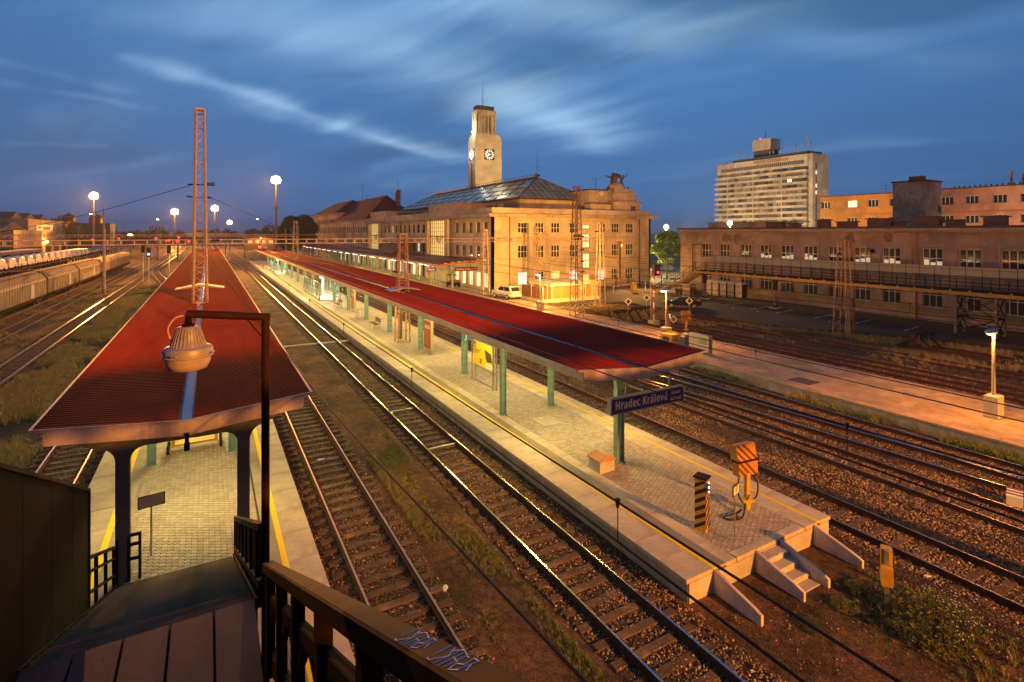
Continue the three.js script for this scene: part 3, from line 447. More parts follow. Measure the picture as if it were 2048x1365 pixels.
// station name sign under the end of the middle canopy
const font = await new FontLoader().loadAsync('fonts/droid/droid_sans_bold.typeface.json');
function textMesh(str, size, m, parent, pos, rotY = 0, depth = 0.01, sx = 1, name = 'lettering', align = 0) { const g = new TextGeometry(str, { font, size, depth, curveSegments: 3, bevelEnabled: false }); g.computeBoundingBox(); const w = g.boundingBox.max.x; g.translate(-w * align, 0, 0); g.scale(sx, 1, 1); planarUV(g); const t = mesh(name, g, m, parent); t.position.set(...pos); t.rotation.y = rotY; return t; }
{
  const t = thing('station_sign', 'blue station name sign reading Hradec Králové hlavní nádraží', 'sign', [13.93, 3.12, -14.55]);
  new MB().box(-1.76, 1.76, 0, 0.57, -0.2, 0).build('sign_box', M.trimGrey, t);
  new MB().box(-1.73, 1.73, 0.035, 0.535, 0.0, 0.012).build('sign_face', M.signBlue, t);
  { const L = textMesh('Hradec Králové', 0.265, mat(0.70, 0.62, 0.6, { roughness: 0.5 }), t, [-1.6, 0.17, 0.012], 0, 0.008); L.geometry.computeBoundingBox(); L.scale.x = 2.52 / L.geometry.boundingBox.max.x; L.scale.y = 1.1; }
  for (const [s, y] of [['hlavní', 0.335], ['nádraží', 0.11]]) { const L = textMesh(s, 0.12, mat(0.70, 0.62, 0.6, { roughness: 0.5 }), t, [1.34, y, 0.012], 0, 0.008, 1, 'lettering', 0.5); L.geometry.computeBoundingBox(); L.scale.x = (s === 'hlavní' ? 0.46 : 0.58) / (2 * L.geometry.boundingBox.max.x); }
  for (const x of [-1.0, 1.1]) new MB().rod([x, 0.57, -0.1], [x, 1.2, -0.1], 0.03).build('hanger_rod', M.galv, t);
}
// ---------------------------------------------------------------- dark stairs, handrail, bell lamp in the foreground
const SLOPE = 0.449; // second flight
{
  const s = thing('footbridge_stairs', 'dark steel stairs with plank landing leading down to the platform', 'stairs');
  const XL = -2.0, XR = 0.58, YL = 4.2;
  for (let i = 0; i < 5; i++) { const x0 = XL + i * 0.516; new MB().cham(x0 + 0.012, x0 + 0.504, YL - 0.05, YL - 0.003 * (i % 2), -8.6, -5.2, 0.006).build('landing_plate', mat(0.030 + 0.008 * (i % 3), 0.038 + 0.008 * (i % 3), 0.058, { map: mottle, roughness: 0.55, phys: true, specularIntensity: 0.35, bumpMap: grainB, bumpScale: 0.002 }), s, i); }  // reflected sky put into the plates as a dark blue tint
  new MB().box(XL, XR, YL - 0.25, YL - 0.055, -8.58, -5.2).build('landing_frame', M.darkSteel, s);
  const n = 25, dz = 8.5 / n, dy = (YL - PT) / n; const tread = new MB().cham(XL + 0.02, XR - 0.02, -0.05, 0, -dz - 0.03, 0.0, 0.008); const tg = tread.geo();
  for (let i = 1; i < n; i++) { const m = mesh('tread', tg, M.wood, s); m.position.set(0, YL - i * dy, -8.6 - (i - 1) * dz); }
  for (const x of [XL - 0.03, XR + 0.01]) new MB().prism([[-8.6, YL], [-17.1, PT + 0.05], [-17.1, PT - 0.0], [-16.7, PT - 0.0], [-8.6, YL - 0.4]], 'zy', x, x + 0.03).build('stringer', M.darkSteel, s);
  // upper flight under the camera
  const m2 = 22; for (let i = 1; i <= m2; i++) new MB().box(XL, XR, YL + i * 0.165 - 0.05, YL + i * 0.165, -5.2 + (i - 1) * 0.33, -5.2 + i * 0.33 + 0.03).build('tread', M.wood, s);
  for (const x of [XL - 0.03, XR + 0.01]) new MB().prism([[-5.2, YL + 0.1], [2.1, 7.85], [2.1, 7.4], [-5.2, YL - 0.3]], 'zy', x, x + 0.03).build('stringer', M.darkSteel, s);
  // tall sheet screen along the left side
  const top = z => 6.85 + 0.471 * (z + 8.1);
  for (let z = 1.0; z > -13.2; z -= 1.43) { const z1 = z - 1.41, lo = q => q > -5.2 ? YL + (q + 5.2) * 0.5 - 0.3 : q > -8.6 ? YL - 0.3 : YL - (-8.6 - q) * SLOPE - 0.3; new MB().prism([[z, top(z)], [z1, top(z1)], [z1, lo(z1)], [z, lo(z)]], 'zy', XL - 0.11, XL - 0.06).build('screen_panel', M.darkSteel, s, z); }
  new MB().bar([XL - 0.085, top(1) + 0.03, 1], [XL - 0.085, top(-13.3) + 0.03, -13.3], 0.09, 0.05).build('screen_cap', M.brownSteel, s);
  for (const [z, y] of [[-13.32, 3.9]]) new MB().box(XL - 0.13, XL - 0.04, 1.6, top(-13.3) + 0.02, -13.4, -13.3).build('screen_post', M.darkSteel, s);
  // railing of the lower flight on the left, below the screen
  const sy = z => YL - (-8.6 - z) * SLOPE;
  for (const [dyy, w] of [[1.0, 0.07], [0.72, 0.05], [0.3, 0.05]]) new MB().bar([XL - 0.07, sy(-13.4) + dyy, -13.4], [XL - 0.07, sy(-16.7) + dyy, -16.7], 0.06, w).build('railing_bar', M.darkSteel, s);
  for (const z of [-14.2, -15.4, -16.6]) new MB().box(XL - 0.1, XL - 0.04, sy(z) - 0.2, sy(z) + 0.98, z - 0.04, z + 0.04).build('railing_post', M.darkSteel, s);
  for (const x of [-2.07, -1.82, -1.58]) new MB().box(x - 0.03, x + 0.03, PT, 1.55, -17.2, -17.12).build('railing_post', M.darkSteel, s);
  for (const y of [1.57, 1.32, 0.95]) new MB().box(-2.1, -1.55, y - 0.035, y + 0.035, -17.19, -17.13).build('railing_bar', M.darkSteel, s);
  // railing of the lower flight on the right: boards between posts
  const hx = 0.66;
  for (const dyy of [1.02, 0.2]) new MB().bar([hx, sy(-8.5) + dyy, -8.5], [hx, sy(-16.9) + dyy, -16.9], 0.1, 0.1).build('railing_bar', M.brownSteel, s);
  for (let z = -9.0; z > -17; z -= 1.3) new MB().box(hx - 0.05, hx + 0.05, sy(z) - 0.2, sy(z) + 1.06, z - 0.05, z + 0.05).build('railing_post', M.darkSteel, s);
  for (let z = -8.8; z > -16.8; z -= 0.24) new MB().prism([[z, sy(z) + 0.92], [z - 0.2, sy(z - 0.2) + 0.92], [z - 0.2, sy(z - 0.2) + 0.3], [z, sy(z) + 0.3]], 'zy', hx - 0.015, hx + 0.015).build('railing_board', M.brownSteel, s, z);
}
{ // handrail of the upper flight, close to the lens, with two paint tags
  const t = thing('stair_handrail', 'broad brown steel handrail with two sprayed tags beside the stairs', 'handrail');
  const hx = 0.66, y = z => 8.92 + 0.483 * z;
  const hr = new MB(); hr.prism([[0.6, y(0.6)], [-7.55, y(-7.55)], [-7.55, y(-7.55) - 0.13], [0.6, y(0.6) - 0.13]], 'zy', hx - 0.065, hx + 0.065, 0.012); hr.build('top_rail', M.brownSteel, t);
  new MB().prism([[0.6, y(0.6) - 0.36], [-7.5, y(-7.5) - 0.36], [-7.5, y(-7.5) - 0.50], [0.6, y(0.6) - 0.50]], 'zy', hx - 0.03, hx + 0.05, 0.008).build('middle_rail', M.darkSteel, t);
  new MB().prism([[0.6, y(0.6) - 1.05], [-7.5, y(-7.5) - 1.05], [-7.5, y(-7.5) - 1.3], [0.6, y(0.6) - 1.3]], 'zy', hx - 0.02, hx + 0.06, 0.008).build('bottom_rail', M.darkSteel, t);
  for (const z of [-0.2, -1.35, -2.5, -3.65, -4.8, -5.95, -7.1]) { new MB().box(hx - 0.06, hx + 0.04, y(z) - 1.35, y(z) - 0.11, z - 0.06, z + 0.06).build('baluster', M.darkSteel, t); for (const s of [-1, 1]) new MB().bar([hx, y(z) - 0.75, z], [hx, y(z + s * 0.42) - 0.48, z + s * 0.42], 0.07, 0.06).build('corner_brace', M.darkSteel, t); }
  const nx = 0, cs = Math.cos(Math.atan(0.483)); const paint = mat(0.50, 0.48, 0.62, { roughness: 0.6 });
  const tags = [[[-0.03, 0.06], [0.036, 0.0], [0.04, 0.2], [0.0, 0.12], [-0.012, 0.3], [-0.045, 0.2], [-0.03, 0.02]], [[-0.045, 0.36], [0.045, 0.42]], [[-0.05, 0.52], [0.04, 0.60]], [[-0.004, 0.34], [0.006, 0.62]], [[-0.048, 0.68], [0.046, 0.76]], [[0.044, 0.98], [-0.002, 0.74], [-0.05, 0.92], [-0.05, 1.02]], [[-0.02, 1.06], [0.05, 1.16]], [[-0.05, 1.03], [-0.044, 1.06]], [[-0.02, -0.14], [0.012, 0.02]], [[0.03, 0.3], [0.052, 0.7], [0.03, 0.88]]];
  for (const z0 of [-1.97, -1.63]) { const g = new MB(); for (const st of tags) for (let i = 0; i < st.length - 1; i++) { const f = ([u, v]) => { const z = z0 - (v - 0.5) * 0.2 + 0.1; return [hx + u, y(z) + 0.002, z]; }; g.bar(f(st[i]), f(st[i + 1]), 0.0042, 0.002); } g.build('sprayed_tag', paint, t); }
}
{ // bell lamp on its bracket
  const t = thing('bell_lamp', 'unlit grey bell lamp hanging from a brown pole bracket over the red roof', 'lamp');
  new MB().rod([0.64, 2.0, -7.62], [0.64, 8.42, -7.62], 0.05, 0.05, 14).build('pole', M.brownSteel, t);
  new MB().rod([0.69, 8.40, -7.62], [-0.24, 8.52, -7.57], 0.05, 0.05, 14).build('bracket_arm', M.brownSteel, t);
  new MB().bar([0.62, 8.12, -7.62], [0.42, 8.40, -7.61], 0.05, 0.02).build('gusset', M.brownSteel, t);
  const lx = -0.215, ly = 7.93, lz = -7.57;
  new MB().rod([lx, 8.47, lz], [lx, 8.34, lz], 0.035, 0.045, 10).rod([lx, 8.40, lz], [lx, 8.36, lz], 0.07, 0.07, 10).build('swivel_joint', M.darkSteel, t);
  const head = mat(0.40, 0.37, 0.36, { map: mottle, roughness: 0.5, metalness: 0.25 });
  const hd = new MB(); hd.lathe([[0, 0.44], [0.07, 0.44], [0.115, 0.425], [0.15, 0.30], [0.185, 0.21], [0.24, 0.195], [0.262, 0.17], [0.265, 0.10], [0.25, 0.09]], lx, ly, lz, 36).build('lamp_cowl', head, t);
  const ribs = new MB(); for (let i = 0; i < 28; i++) { const a = i / 28 * 6.283; ribs.bar([lx + Math.cos(a) * 0.122, ly + 0.42, lz + Math.sin(a) * 0.122], [lx + Math.cos(a) * 0.19, ly + 0.205, lz + Math.sin(a) * 0.19], 0.006, 0.012); } ribs.build('cooling_ribs', head, t);
  new MB().lathe([[0.245, 0.092], [0.235, 0.0], [0.2, -0.07], [0.14, -0.085], [0, -0.09]], lx, ly, lz, 36).build('lamp_bowl', mat(0.46, 0.38, 0.34, { roughness: 0.3, map: mottle }), t);
  new MB().lathe([[0.25, 0.10], [0.272, 0.098], [0.272, 0.078], [0.245, 0.076]], lx, ly, lz, 36).build('clamp_ring', head, t);
  for (let i = 0; i < 4; i++) { const a = i * 1.57 + 0.5; new MB().tube([[lx + Math.cos(a - 0.15) * 0.27, ly + 0.11, lz + Math.sin(a - 0.15) * 0.27], [lx + Math.cos(a - 0.1) * 0.30, ly + 0.13, lz + Math.sin(a - 0.1) * 0.30], [lx + Math.cos(a + 0.1) * 0.30, ly + 0.13, lz + Math.sin(a + 0.1) * 0.30], [lx + Math.cos(a + 0.15) * 0.27, ly + 0.11, lz + Math.sin(a + 0.15) * 0.27]], 0.006).build('clip', M.galv, t); }
  new MB().tube([[-0.24, 8.50, lz], [-0.34, 8.48, lz], [-0.42, 8.36, lz], [-0.40, 8.24, lz], [-0.33, 8.15, lz]], 0.009, 6, 30).build('cable', mat(0.5, 0.38, 0.28, { roughness: 0.7 }), t);
}
{ // the footbridge the photograph is taken from: it crosses behind the lens and shades the canopy ends
  const t = thing('footbridge', 'steel footbridge crossing the tracks behind the view, shading the canopy ends', 'footbridge');
  new MB().box(-60, 62, 7.6, 7.85, 2.2, 5.2).build('deck', M.darkSteel, t);
  for (const [z, s0, s1] of [[2.2, 8.35, 9.1], [5.1, 8.85, 9.35]]) { new MB().box(-60, 62, 6.75, 7.6, z, z + 0.12).build('girder', M.darkSteel, t); new MB().box(-60, 62, s1 + 0.02, s1 + 0.15, z, z + 0.1).build('top_rail', M.darkSteel, t); new MB().box(-60, 62, s0, s1, z + 0.02, z + 0.07).build('unseen_parapet_sheet', M.darkSteel, t); const p = new MB(); for (let x = -60; x < 62; x += 1.1) p.box(x, x + 0.1, 7.85, s1 + 0.02, z, z + 0.1); p.build('parapet_posts', M.darkSteel, t); }  // girders and parapet sheets out of view, heights set by the shade they cast
  new MB().box(-60, 62, 7.86, 8.04, 2.22, 2.27).build('unseen_shade_plate', M.darkSteel, t);  // plate out of view, placed to shade the middle canopy fascia
  for (const x of [-8, 6.7, 21.2, 33.5]) new MB().box(x - 0.25, x + 0.25, -0.3, 7.0, 3.3, 4.1).build('pier', M.concretePost, t);
}
// ---------------------------------------------------------------- walls with real openings
const winCache = {};
function windowGeo(w, h, c, r, split) { // frame bars and pane, facing +z, origin at the bottom middle
  const k = [w, h, c, r, split].join(); if (winCache[k]) return winCache[k];
  const f = new MB(), t = 0.07, b = 0.045; f.box(-w / 2, w / 2, 0, t, -0.04, 0.04).box(-w / 2, w / 2, h - t, h, -0.04, 0.04).box(-w / 2, -w / 2 + t, t, h - t, -0.038, 0.038).box(w / 2 - t, w / 2, t, h - t, -0.038, 0.038);
  for (let i = 1; i < c; i++) f.box(-w / 2 + w * i / c - b, -w / 2 + w * i / c + b, t, h - t, -0.035, 0.035);
  for (let i = 1; i < r; i++) { const y = split ? h * split : h * i / r; f.box(-w / 2 + t, w / 2 - t, y - b, y + b, -0.032, 0.032); }
  const p = new MB().box(-w / 2 + 0.03, w / 2 - 0.03, 0.03, h - 0.03, -0.012, 0.0), s = new MB().box(-w / 2 - 0.08, w / 2 + 0.08, -0.07, 0, -0.1, 0.42);
  return winCache[k] = { f: f.geo(), p: p.geo(), s: s.geo() };
}
// holes: {x, y, w, h, c, r, fm, gm, split, sill}; the wall's own frame: x to the right, y up, facing +z
function facade(t, name, o, rot, W, H, holes, m, th = 0.32, extra) {
  const s = new THREE.Shape(extra || [[0, 0], [W, 0], [W, H], [0, H]].map(p => new THREE.Vector2(...p)));
  for (const q of holes) { const p = new THREE.Path(); const x0 = q.x - q.w / 2, x1 = q.x + q.w / 2; p.moveTo(x0, q.y); p.lineTo(x0, q.y + q.h); p.lineTo(x1, q.y + q.h); p.lineTo(x1, q.y); s.holes.push(p); }
  const g = planarUV(new THREE.ExtrudeGeometry(s, { depth: th, bevelEnabled: false }).translate(0, 0, -th)); const wall = mesh(name, g, m, t); wall.position.set(...o); wall.rotation.y = rot;
  const cs = Math.cos(rot), sn = Math.sin(rot);
  for (const q of holes) {
    const G = windowGeo(q.w, q.h, q.c ?? 2, q.r ?? 2, q.split), w = new THREE.Group(); w.name = q.name || 'window'; t.add(w);
    const dz = -(q.in ?? 0.2); w.position.set(o[0] + q.x * cs + dz * sn, o[1] + q.y, o[2] - q.x * sn + dz * cs); w.rotation.y = rot;
    mesh('frame', G.f, q.fm || M.frameWhite, w); mesh('pane', G.p, q.gm || M.glassDark, w); if (q.sill !== 0) mesh('sill', G.s, q.sm || M.stone, w);
  }
  return wall;
}
const LEFTWARD = -Math.PI / 2;       // a wall that looks towards -x; its own x axis runs towards the camera
const box = (t, name, m, x0, x1, y0, y1, z0, z1, off = 0) => new MB().box(x0, x1, y0, y1, z0, z1).build(name, m, t, off);
// ---------------------------------------------------------------- station
{
  const t = thing('station_building', 'long cream railway station with two tall glowing windows and flat cornice', 'building');
  const X = 38.5, ZF = -190, ZN = -74.5, H = [];
  const lit = (i, list, m) => list.includes(i) ? m : undefined;
  const add = (z, y, w, h, o = {}) => H.push({ x: z - ZF, y: y + 0.1, w, h, c: 2, r: 2, fm: M.frameBrown, sm: M.stone, ...o });
  for (const z of [-88.1, -85.25, -82.4, -79.5, -76.8]) { add(z, 9.4, 1.55, 1.75); add(z, 5.45, 1.55, 1.85); add(z, 0.6, 1.6, 2.4, { gm: M.winLit, sill: 0, r: 1 }); }
  for (let i = 0, z = -105.2; z > -135; z -= 3.05, i++) { add(z, 9.4, 1.5, 1.75, { gm: lit(i, [7], M.winWarm) }); if (i !== 3 && i !== 4) add(z, 5.45, 1.5, 1.85, { gm: lit(i, [1], M.winLit) }); add(z, 0.4, 2.0, 2.6, { gm: i % 3 ? M.winLit : M.glassDark, sill: 0, r: 1 }); }
  for (let i = 0, z = -151.2; z > -189; z -= 3.02, i++) { add(z, 9.4, 1.55, 1.75); add(z, 5.45, 1.55, 1.85); add(z, 0.4, 1.8, 2.4, { gm: i % 2 ? M.winLit : M.glassDark, sill: 0, r: 1 }); }
  for (const [z0, z1] of [[-102.2, -91.9], [-147.4, -136.6]]) H.push({ x: (z0 + z1) / 2 - ZF, y: 4.9, w: z1 - z0 - 1.2, h: 7.0, c: 1, r: 1, name: 'hall_window', fm: M.frameDark, gm: emis(1.0, 0.62, 0.16, 0.95, 0.4), sill: 0, in: 0.28 });
  facade(t, 'track_wall', [X, -0.1, ZF], LEFTWARD, ZN - ZF, 13.2, H, M.cream, 0.4);
  for (const [z0, z1] of [[-102.2, -91.9], [-147.4, -136.6]]) { // mullions, emblem and stone surround of the two hall windows
    const g = new MB(), n = 9, a = z0 + 0.6, b = z1 - 0.6; for (let i = 1; i < n; i++) g.box(X + 0.16, X + 0.24, 4.9, 11.7, a + (b - a) * i / n - 0.035, a + (b - a) * i / n + 0.035); for (let y = 5.7; y < 11.7; y += 0.78) g.box(X + 0.17, X + 0.23, y, y + 0.05, a, b); g.build('glazing_bars', M.frameDark, t);
    const zc = (a + b) / 2, e = new MB(); for (const s of [-1, 1]) { e.prism([[zc + s * 0.15, 7.4], [zc + s * 0.5, 8.6], [zc + s * 1.5, 9.0], [zc + s * 1.25, 8.4], [zc + s * 1.05, 7.9], [zc + s * 0.6, 7.5]], 'zy', X + 0.08, X + 0.15); } e.build('winged_emblem', mat(0.16, 0.30, 0.30, { roughness: 0.5 }), t);
    for (const z of [z0 - 0.5, z1 - 0.6]) box(t, 'pilaster', M.cream, X - 0.55, X - 0.001, -0.1, 12.3, z, z + 1.1, z); box(t, 'window_lintel', M.cream, X - 0.5, X - 0.002, 11.72, 12.3, z0 + 0.6, z1 - 0.6);
    box(t, 'attic_block', M.cream, X + 0.5, X + 9, 13.1, 14.8, z0 - 1.4, z1 + 2.2); box(t, 'attic_cap', M.stone, X + 0.35, X + 9.1, 14.8, 14.95, z0 - 1.5, z1 + 2.3);
  }
  // end wall facing the camera
  const E = [], cols = [44.07, 47.32, 50.46, 54.19, 60.24, 63.34, 66.57];
  cols.forEach((x, i) => { for (const [y, h, r] of [[9.4, 1.7, 2], [5.35, 2.05, 2]]) E.push({ x: x - X, y: y + 0.1, w: 1.72, h, c: 3, r, fm: M.frameWhite, gm: M.glassDark, sm: M.stone }); E.push({ x: x - X, y: 1.15, w: 1.72, h: 2.0, c: 3, r: 2, fm: M.frameWhite, gm: [0, 3, 4].includes(i) ? M.winCool : i === 2 ? M.winWarm : M.glassDark, sm: M.stone }); });
  for (const [y, h] of [[10.1, 0.75], [6.85, 2.35], [3.35, 2.5]]) E.push({ x: 56.84 - X, y: y + 0.1, w: 1.5, h, c: 2, r: h > 1 ? 2 : 1, fm: M.frameDark, gm: emis(1.0, 0.88, 0.42, 0.85), sm: M.stone });
  E.push({ x: 56.84 - X, y: 0.1, w: 1.5, h: 2.3, c: 1, r: 1, name: 'door', fm: M.frameBrown, gm: M.winWarm, sill: 0 });
  facade(t, 'end_wall', [X, -0.1, ZN], 0, 33.2, 13.2, E, M.cream, 0.4);
  const END = X + 33.2;
  facade(t, 'town_wall', [END, -0.1, ZN], Math.PI / 2, 60, 13.2, [], M.cream, 0.4); box(t, 'flat_roof', M.roofFelt, X + 0.4, END - 0.4, 12.3, 12.6, -189, ZN - 0.4);
  // cornice, parapet, string courses, downpipes
  for (const [y0, y1, d] of [[11.95, 12.25, 0.9], [12.25, 12.42, 1.05]]) { box(t, 'cornice', M.stone, X - d, X - 0.003, y0, y1, -149, ZN + d); box(t, 'cornice', M.stone, X + 0.001, END + d, y0, y1, ZN + 0.003, ZN + d - 0.001); }
  box(t, 'parapet', M.cream, X - 0.06, X + 0.3, 12.44, 13.4, -149, ZN + 0.06); box(t, 'parapet', M.cream, X + 0.302, END, 12.44, 13.4, ZN - 0.3, ZN + 0.055); box(t, 'string_course', M.stone, X - 0.12, X - 0.004, 8.55, 8.75, -190, ZN + 0.1); box(t, 'string_course', M.stone, X + 0.002, END, 8.55, 8.72, ZN + 0.003, ZN + 0.1);
  box(t, 'plinth', M.concreteOld, X + 0.002, END, -0.1, 0.55, ZN + 0.004, ZN + 0.12);
  for (const z of [-89.9, -103.9, -119.4, -135.3, -150, -166, -178]) new MB().rod([X - 0.14, 0, z], [X - 0.14, 12.0, z], 0.09).build('downpipe', M.frameBrown, t);
  for (const x of [41.6, 68.9]) new MB().rod([x, 0, ZN + 0.14], [x, 12.0, ZN + 0.14], 0.1).build('downpipe', M.frameBrown, t);
  // hall with its glazed copper roof
  box(t, 'hall_wall', M.cream, 47.9, 63.4, 12.6, 15.4, -150, -82); box(t, 'hall_eave', M.tileRed, 47.5, 63.8, 15.4, 15.6, -150.4, -81.6);
  const hr = (name, pts) => { const b = new MB(); if (pts.length === 3) b.tri(...pts); else b.quad(...pts); return b.build(name, M.glassRoof, t); };
  const A = [47.4, 15.62, -81.5], B = [63.9, 15.62, -81.5], P = [55.65, 20.2, -88.6], C = [47.4, 15.62, -150.5], D = [63.9, 15.62, -150.5], Q = [55.65, 20.2, -143];
  hr('roof_slope', [A, P, Q, C]); hr('roof_slope', [B, D, Q, P]); hr('roof_hip', [A, B, P]); hr('roof_hip', [D, C, Q]);
  const seam = new MB(), lerp = (a, b, k) => a.map((v, i) => v + (b[i] - v) * k + (i === 1 ? 0.04 : 0));
  for (const k of [0.02, 0.25, 0.5, 0.75]) seam.bar(lerp(A, P, k), lerp(C, Q, k), 0.12, 0.08); for (let i = 0; i <= 14; i++) { seam.bar(lerp(A, C, i / 14), lerp(P, Q, i / 14), i % 5 ? 0.07 : 0.24, 0.09); } for (let i = 1; i < 13; i++) { const e = lerp(A, B, i / 13), k = Math.min(i / 6.5, 2 - i / 6.5); seam.bar(e, [e[0], 15.66 + 4.58 * k, -81.5 - 7.1 * k], 0.08, 0.07); }
  for (const k of [0.33, 0.66]) seam.bar(lerp(A, P, k), lerp(B, P, k), 0.08, 0.07); seam.bar(lerp(A, P, 0), lerp(A, P, 1), 0.22, 0.12).bar(lerp(B, P, 0), lerp(B, P, 1), 0.22, 0.12); seam.build('roof_seams', mat(0.07, 0.085, 0.06, { roughness: 0.6 }), t);
  const rl = new MB(); rl.bar([55.65, 20.9, -88.6], [55.65, 20.9, -150], 0.08); rl.bar([55.65, 20.35, -88.6], [55.65, 20.35, -143], 0.5, 0.2); for (let z = -89; z > -143; z -= 1.6) rl.box(55.6, 55.7, 20.3, 20.9, z, z + 0.08); rl.build('ridge_walk', M.frameDark, t);
  new MB().rod([55.65, 20.4, -88.6], [55.65, 25.3, -88.6], 0.06, 0.03).bar([54.8, 22.0, -88.6], [56.8, 22.3, -88.6], 0.05).box(55.2, 56.1, 20.4, 20.75, -89, -88.2).build('aerial', M.frameDark, t);
  for (let i = 0; i < 6; i++) box(t, 'skylight', M.winWarm, 49.2 + 0.2 * i, 49.9 + 0.2 * i, 12.6, 13.3, -92 - 4 * i, -91 - 4 * i);
  E.length = 0;
  // roof boxes and the tiered plinth at the town corner
  box(t, 'roof_box', M.cream, 60.3, 64.5, 12.6, 17.2, -84, -78.2); box(t, 'roof_box_cap', M.tileRed, 60.0, 64.6, 17.2, 17.4, -84.2, -78.0); box(t, 'roof_box', M.cream, 59.3, 63.9, 12.6, 14.6, -78.19, -76.5); box(t, 'roof_box_cap', M.tileRed, 59.2, 64.0, 14.6, 14.72, -78.18, -76.3);
  facade(t, 'roof_box_wall', [64.9, 12.5, -76.6], 0, 6.3, 2.6, [{ x: 4.6, y: 0.75, w: 1.2, h: 1.25, c: 2, r: 1, fm: M.frameWhite, sm: M.stone }], M.cream, 0.3); box(t, 'roof_box', M.cream, 64.92, 71.18, 12.55, 15.08, -84, -76.91); box(t, 'plinth_band', M.stone, 64.6, 71.4, 15.1, 15.25, -84, -76.4);
  box(t, 'plinth_tier', M.stone, 65.3, 71.2, 15.25, 16.85, -84, -77.6); box(t, 'plinth_band', M.stone, 65.2, 71.3, 16.85, 16.95, -84, -77.5); box(t, 'plinth_tier', M.stone, 65.9, 70.5, 16.95, 17.75, -83, -78.0); box(t, 'plinth_pier', M.stone, 64.5, 65.25, 12.6, 17.4, -84, -77.9);
  new MB().rod([62.8, 16.6, -77.9], [62.8, 16.6, -77.75], 0.5, 0.5, 18).build('satellite_dish', M.white, t);
  const ae = new MB(); ae.rod([63.2, 17.3, -80], [63.2, 19.6, -80], 0.04).bar([62.4, 19.4, -80], [64.0, 19.6, -80], 0.04).bar([62.6, 18.9, -80], [63.8, 18.9, -80], 0.04).bar([62.5, 19.2, -80], [62.5, 19.6, -80], 0.03); ae.build('aerial', M.frameDark, t);
  // lower wings to the left with red tiled roofs
  const G = []; for (let i = 0, z = -192; z > -234.5; z -= 2.95, i++) { for (const y of [12.7, 9.4, 5.45]) G.push({ x: z + 236, y: y + 0.1, w: 1.5, h: y > 12 ? 1.6 : 1.8, c: 2, r: 2, fm: M.frameBrown, sm: M.stone }); }
  facade(t, 'wing_wall', [X, -0.1, -236], LEFTWARD, 45.8, 16.2, G, M.cream, 0.4); box(t, 'wing_end_wall', M.cream, X + 0.42, X + 15, 8, 16.1, -190.5, -190.2); box(t, 'wing_eave', M.stone, X - 0.7, X + 15, 16.1, 16.4, -236.5, -189.8); box(t, 'wing_eave', M.stone, X - 0.5, X + 15, 13.1, 13.35, -190.1, -149.2); box(t, 'string_course', M.stone, X - 0.1, X - 0.003, 8.55, 8.75, -236, -190.2);
  const hip = (name, x0, x1, z0, z1, y0, y1, hz) => { const xm = (x0 + x1) / 2, a = [x0, y0, z1], b = [x1, y0, z1], c = [x1, y0, z0], d = [x0, y0, z0], p = [xm, y1, z1 - hz], q = [xm, y1, z0 + hz]; const roof = new MB().quad(a, p, q, d).quad(b, c, q, p).tri(a, b, p).tri(c, d, q).build(name, M.tileRed, t); new MB().bar(p, q, 0.3, 0.2).bar(a, p, 0.25, 0.15).bar(b, p, 0.25, 0.15).bar(d, q, 0.25, 0.15).build('ridge_tiles', M.tileRed, roof); const cr = new MB(); for (let i = 1; i < 9; i++) { const k = i / 9; cr.bar([x0 + (xm - x0) * k, y0 + (y1 - y0) * k + 0.03, z1 - hz * k], [x0 + (xm - x0) * k, y0 + (y1 - y0) * k + 0.03, z0 + hz * k], 0.16, 0.06); cr.bar([x0 + (xm - x0) * k, y0 + (y1 - y0) * k + 0.03, z1 - hz * k], [x1 + (xm - x1) * k, y0 + (y1 - y0) * k + 0.03, z1 - hz * k], 0.16, 0.06); } cr.build('tile_courses', M.tileRed, roof); };
  hip('tiled_roof', X - 0.6, 53.8, -200, -149.4, 13.36, 20.4, 7.4); hip('tiled_roof', X - 0.8, 53.9, -237, -189.6, 16.41, 21.2, 9);
  box(t, 'chimney', M.brick, 47.6, 48.8, 17, 21.6, -153.8, -152.6); box(t, 'chimney', M.frameDark, 47.5, 48.9, 21.6, 21.9, -153.9, -152.5);
  for (const [x, z, y0, y1] of [[46, -186, 20, 26], [46, -180, 20, 22.6], [47.8, -152, 21, 24.6]]) new MB().rod([x, y0, z], [x, y1, z], 0.07, 0.04).bar([x - 0.7, y1 - 0.8, z], [x + 0.7, y1 - 0.8, z], 0.05).build('aerial', M.frameDark, t);
  // roof clutter seen over the parapet
  for (const [x, z, w, h] of [[44.5, -84, 1.2, 1.6], [46, -79, 0.9, 1.1], [43, -107, 4, 1.0], [44, -118, 3, 1.3], [43.5, -124, 1.0, 1.5]]) box(t, 'roof_vent', M.trimGrey, x, x + w, 12.6, 13.0 + h, z - 1, z);
}
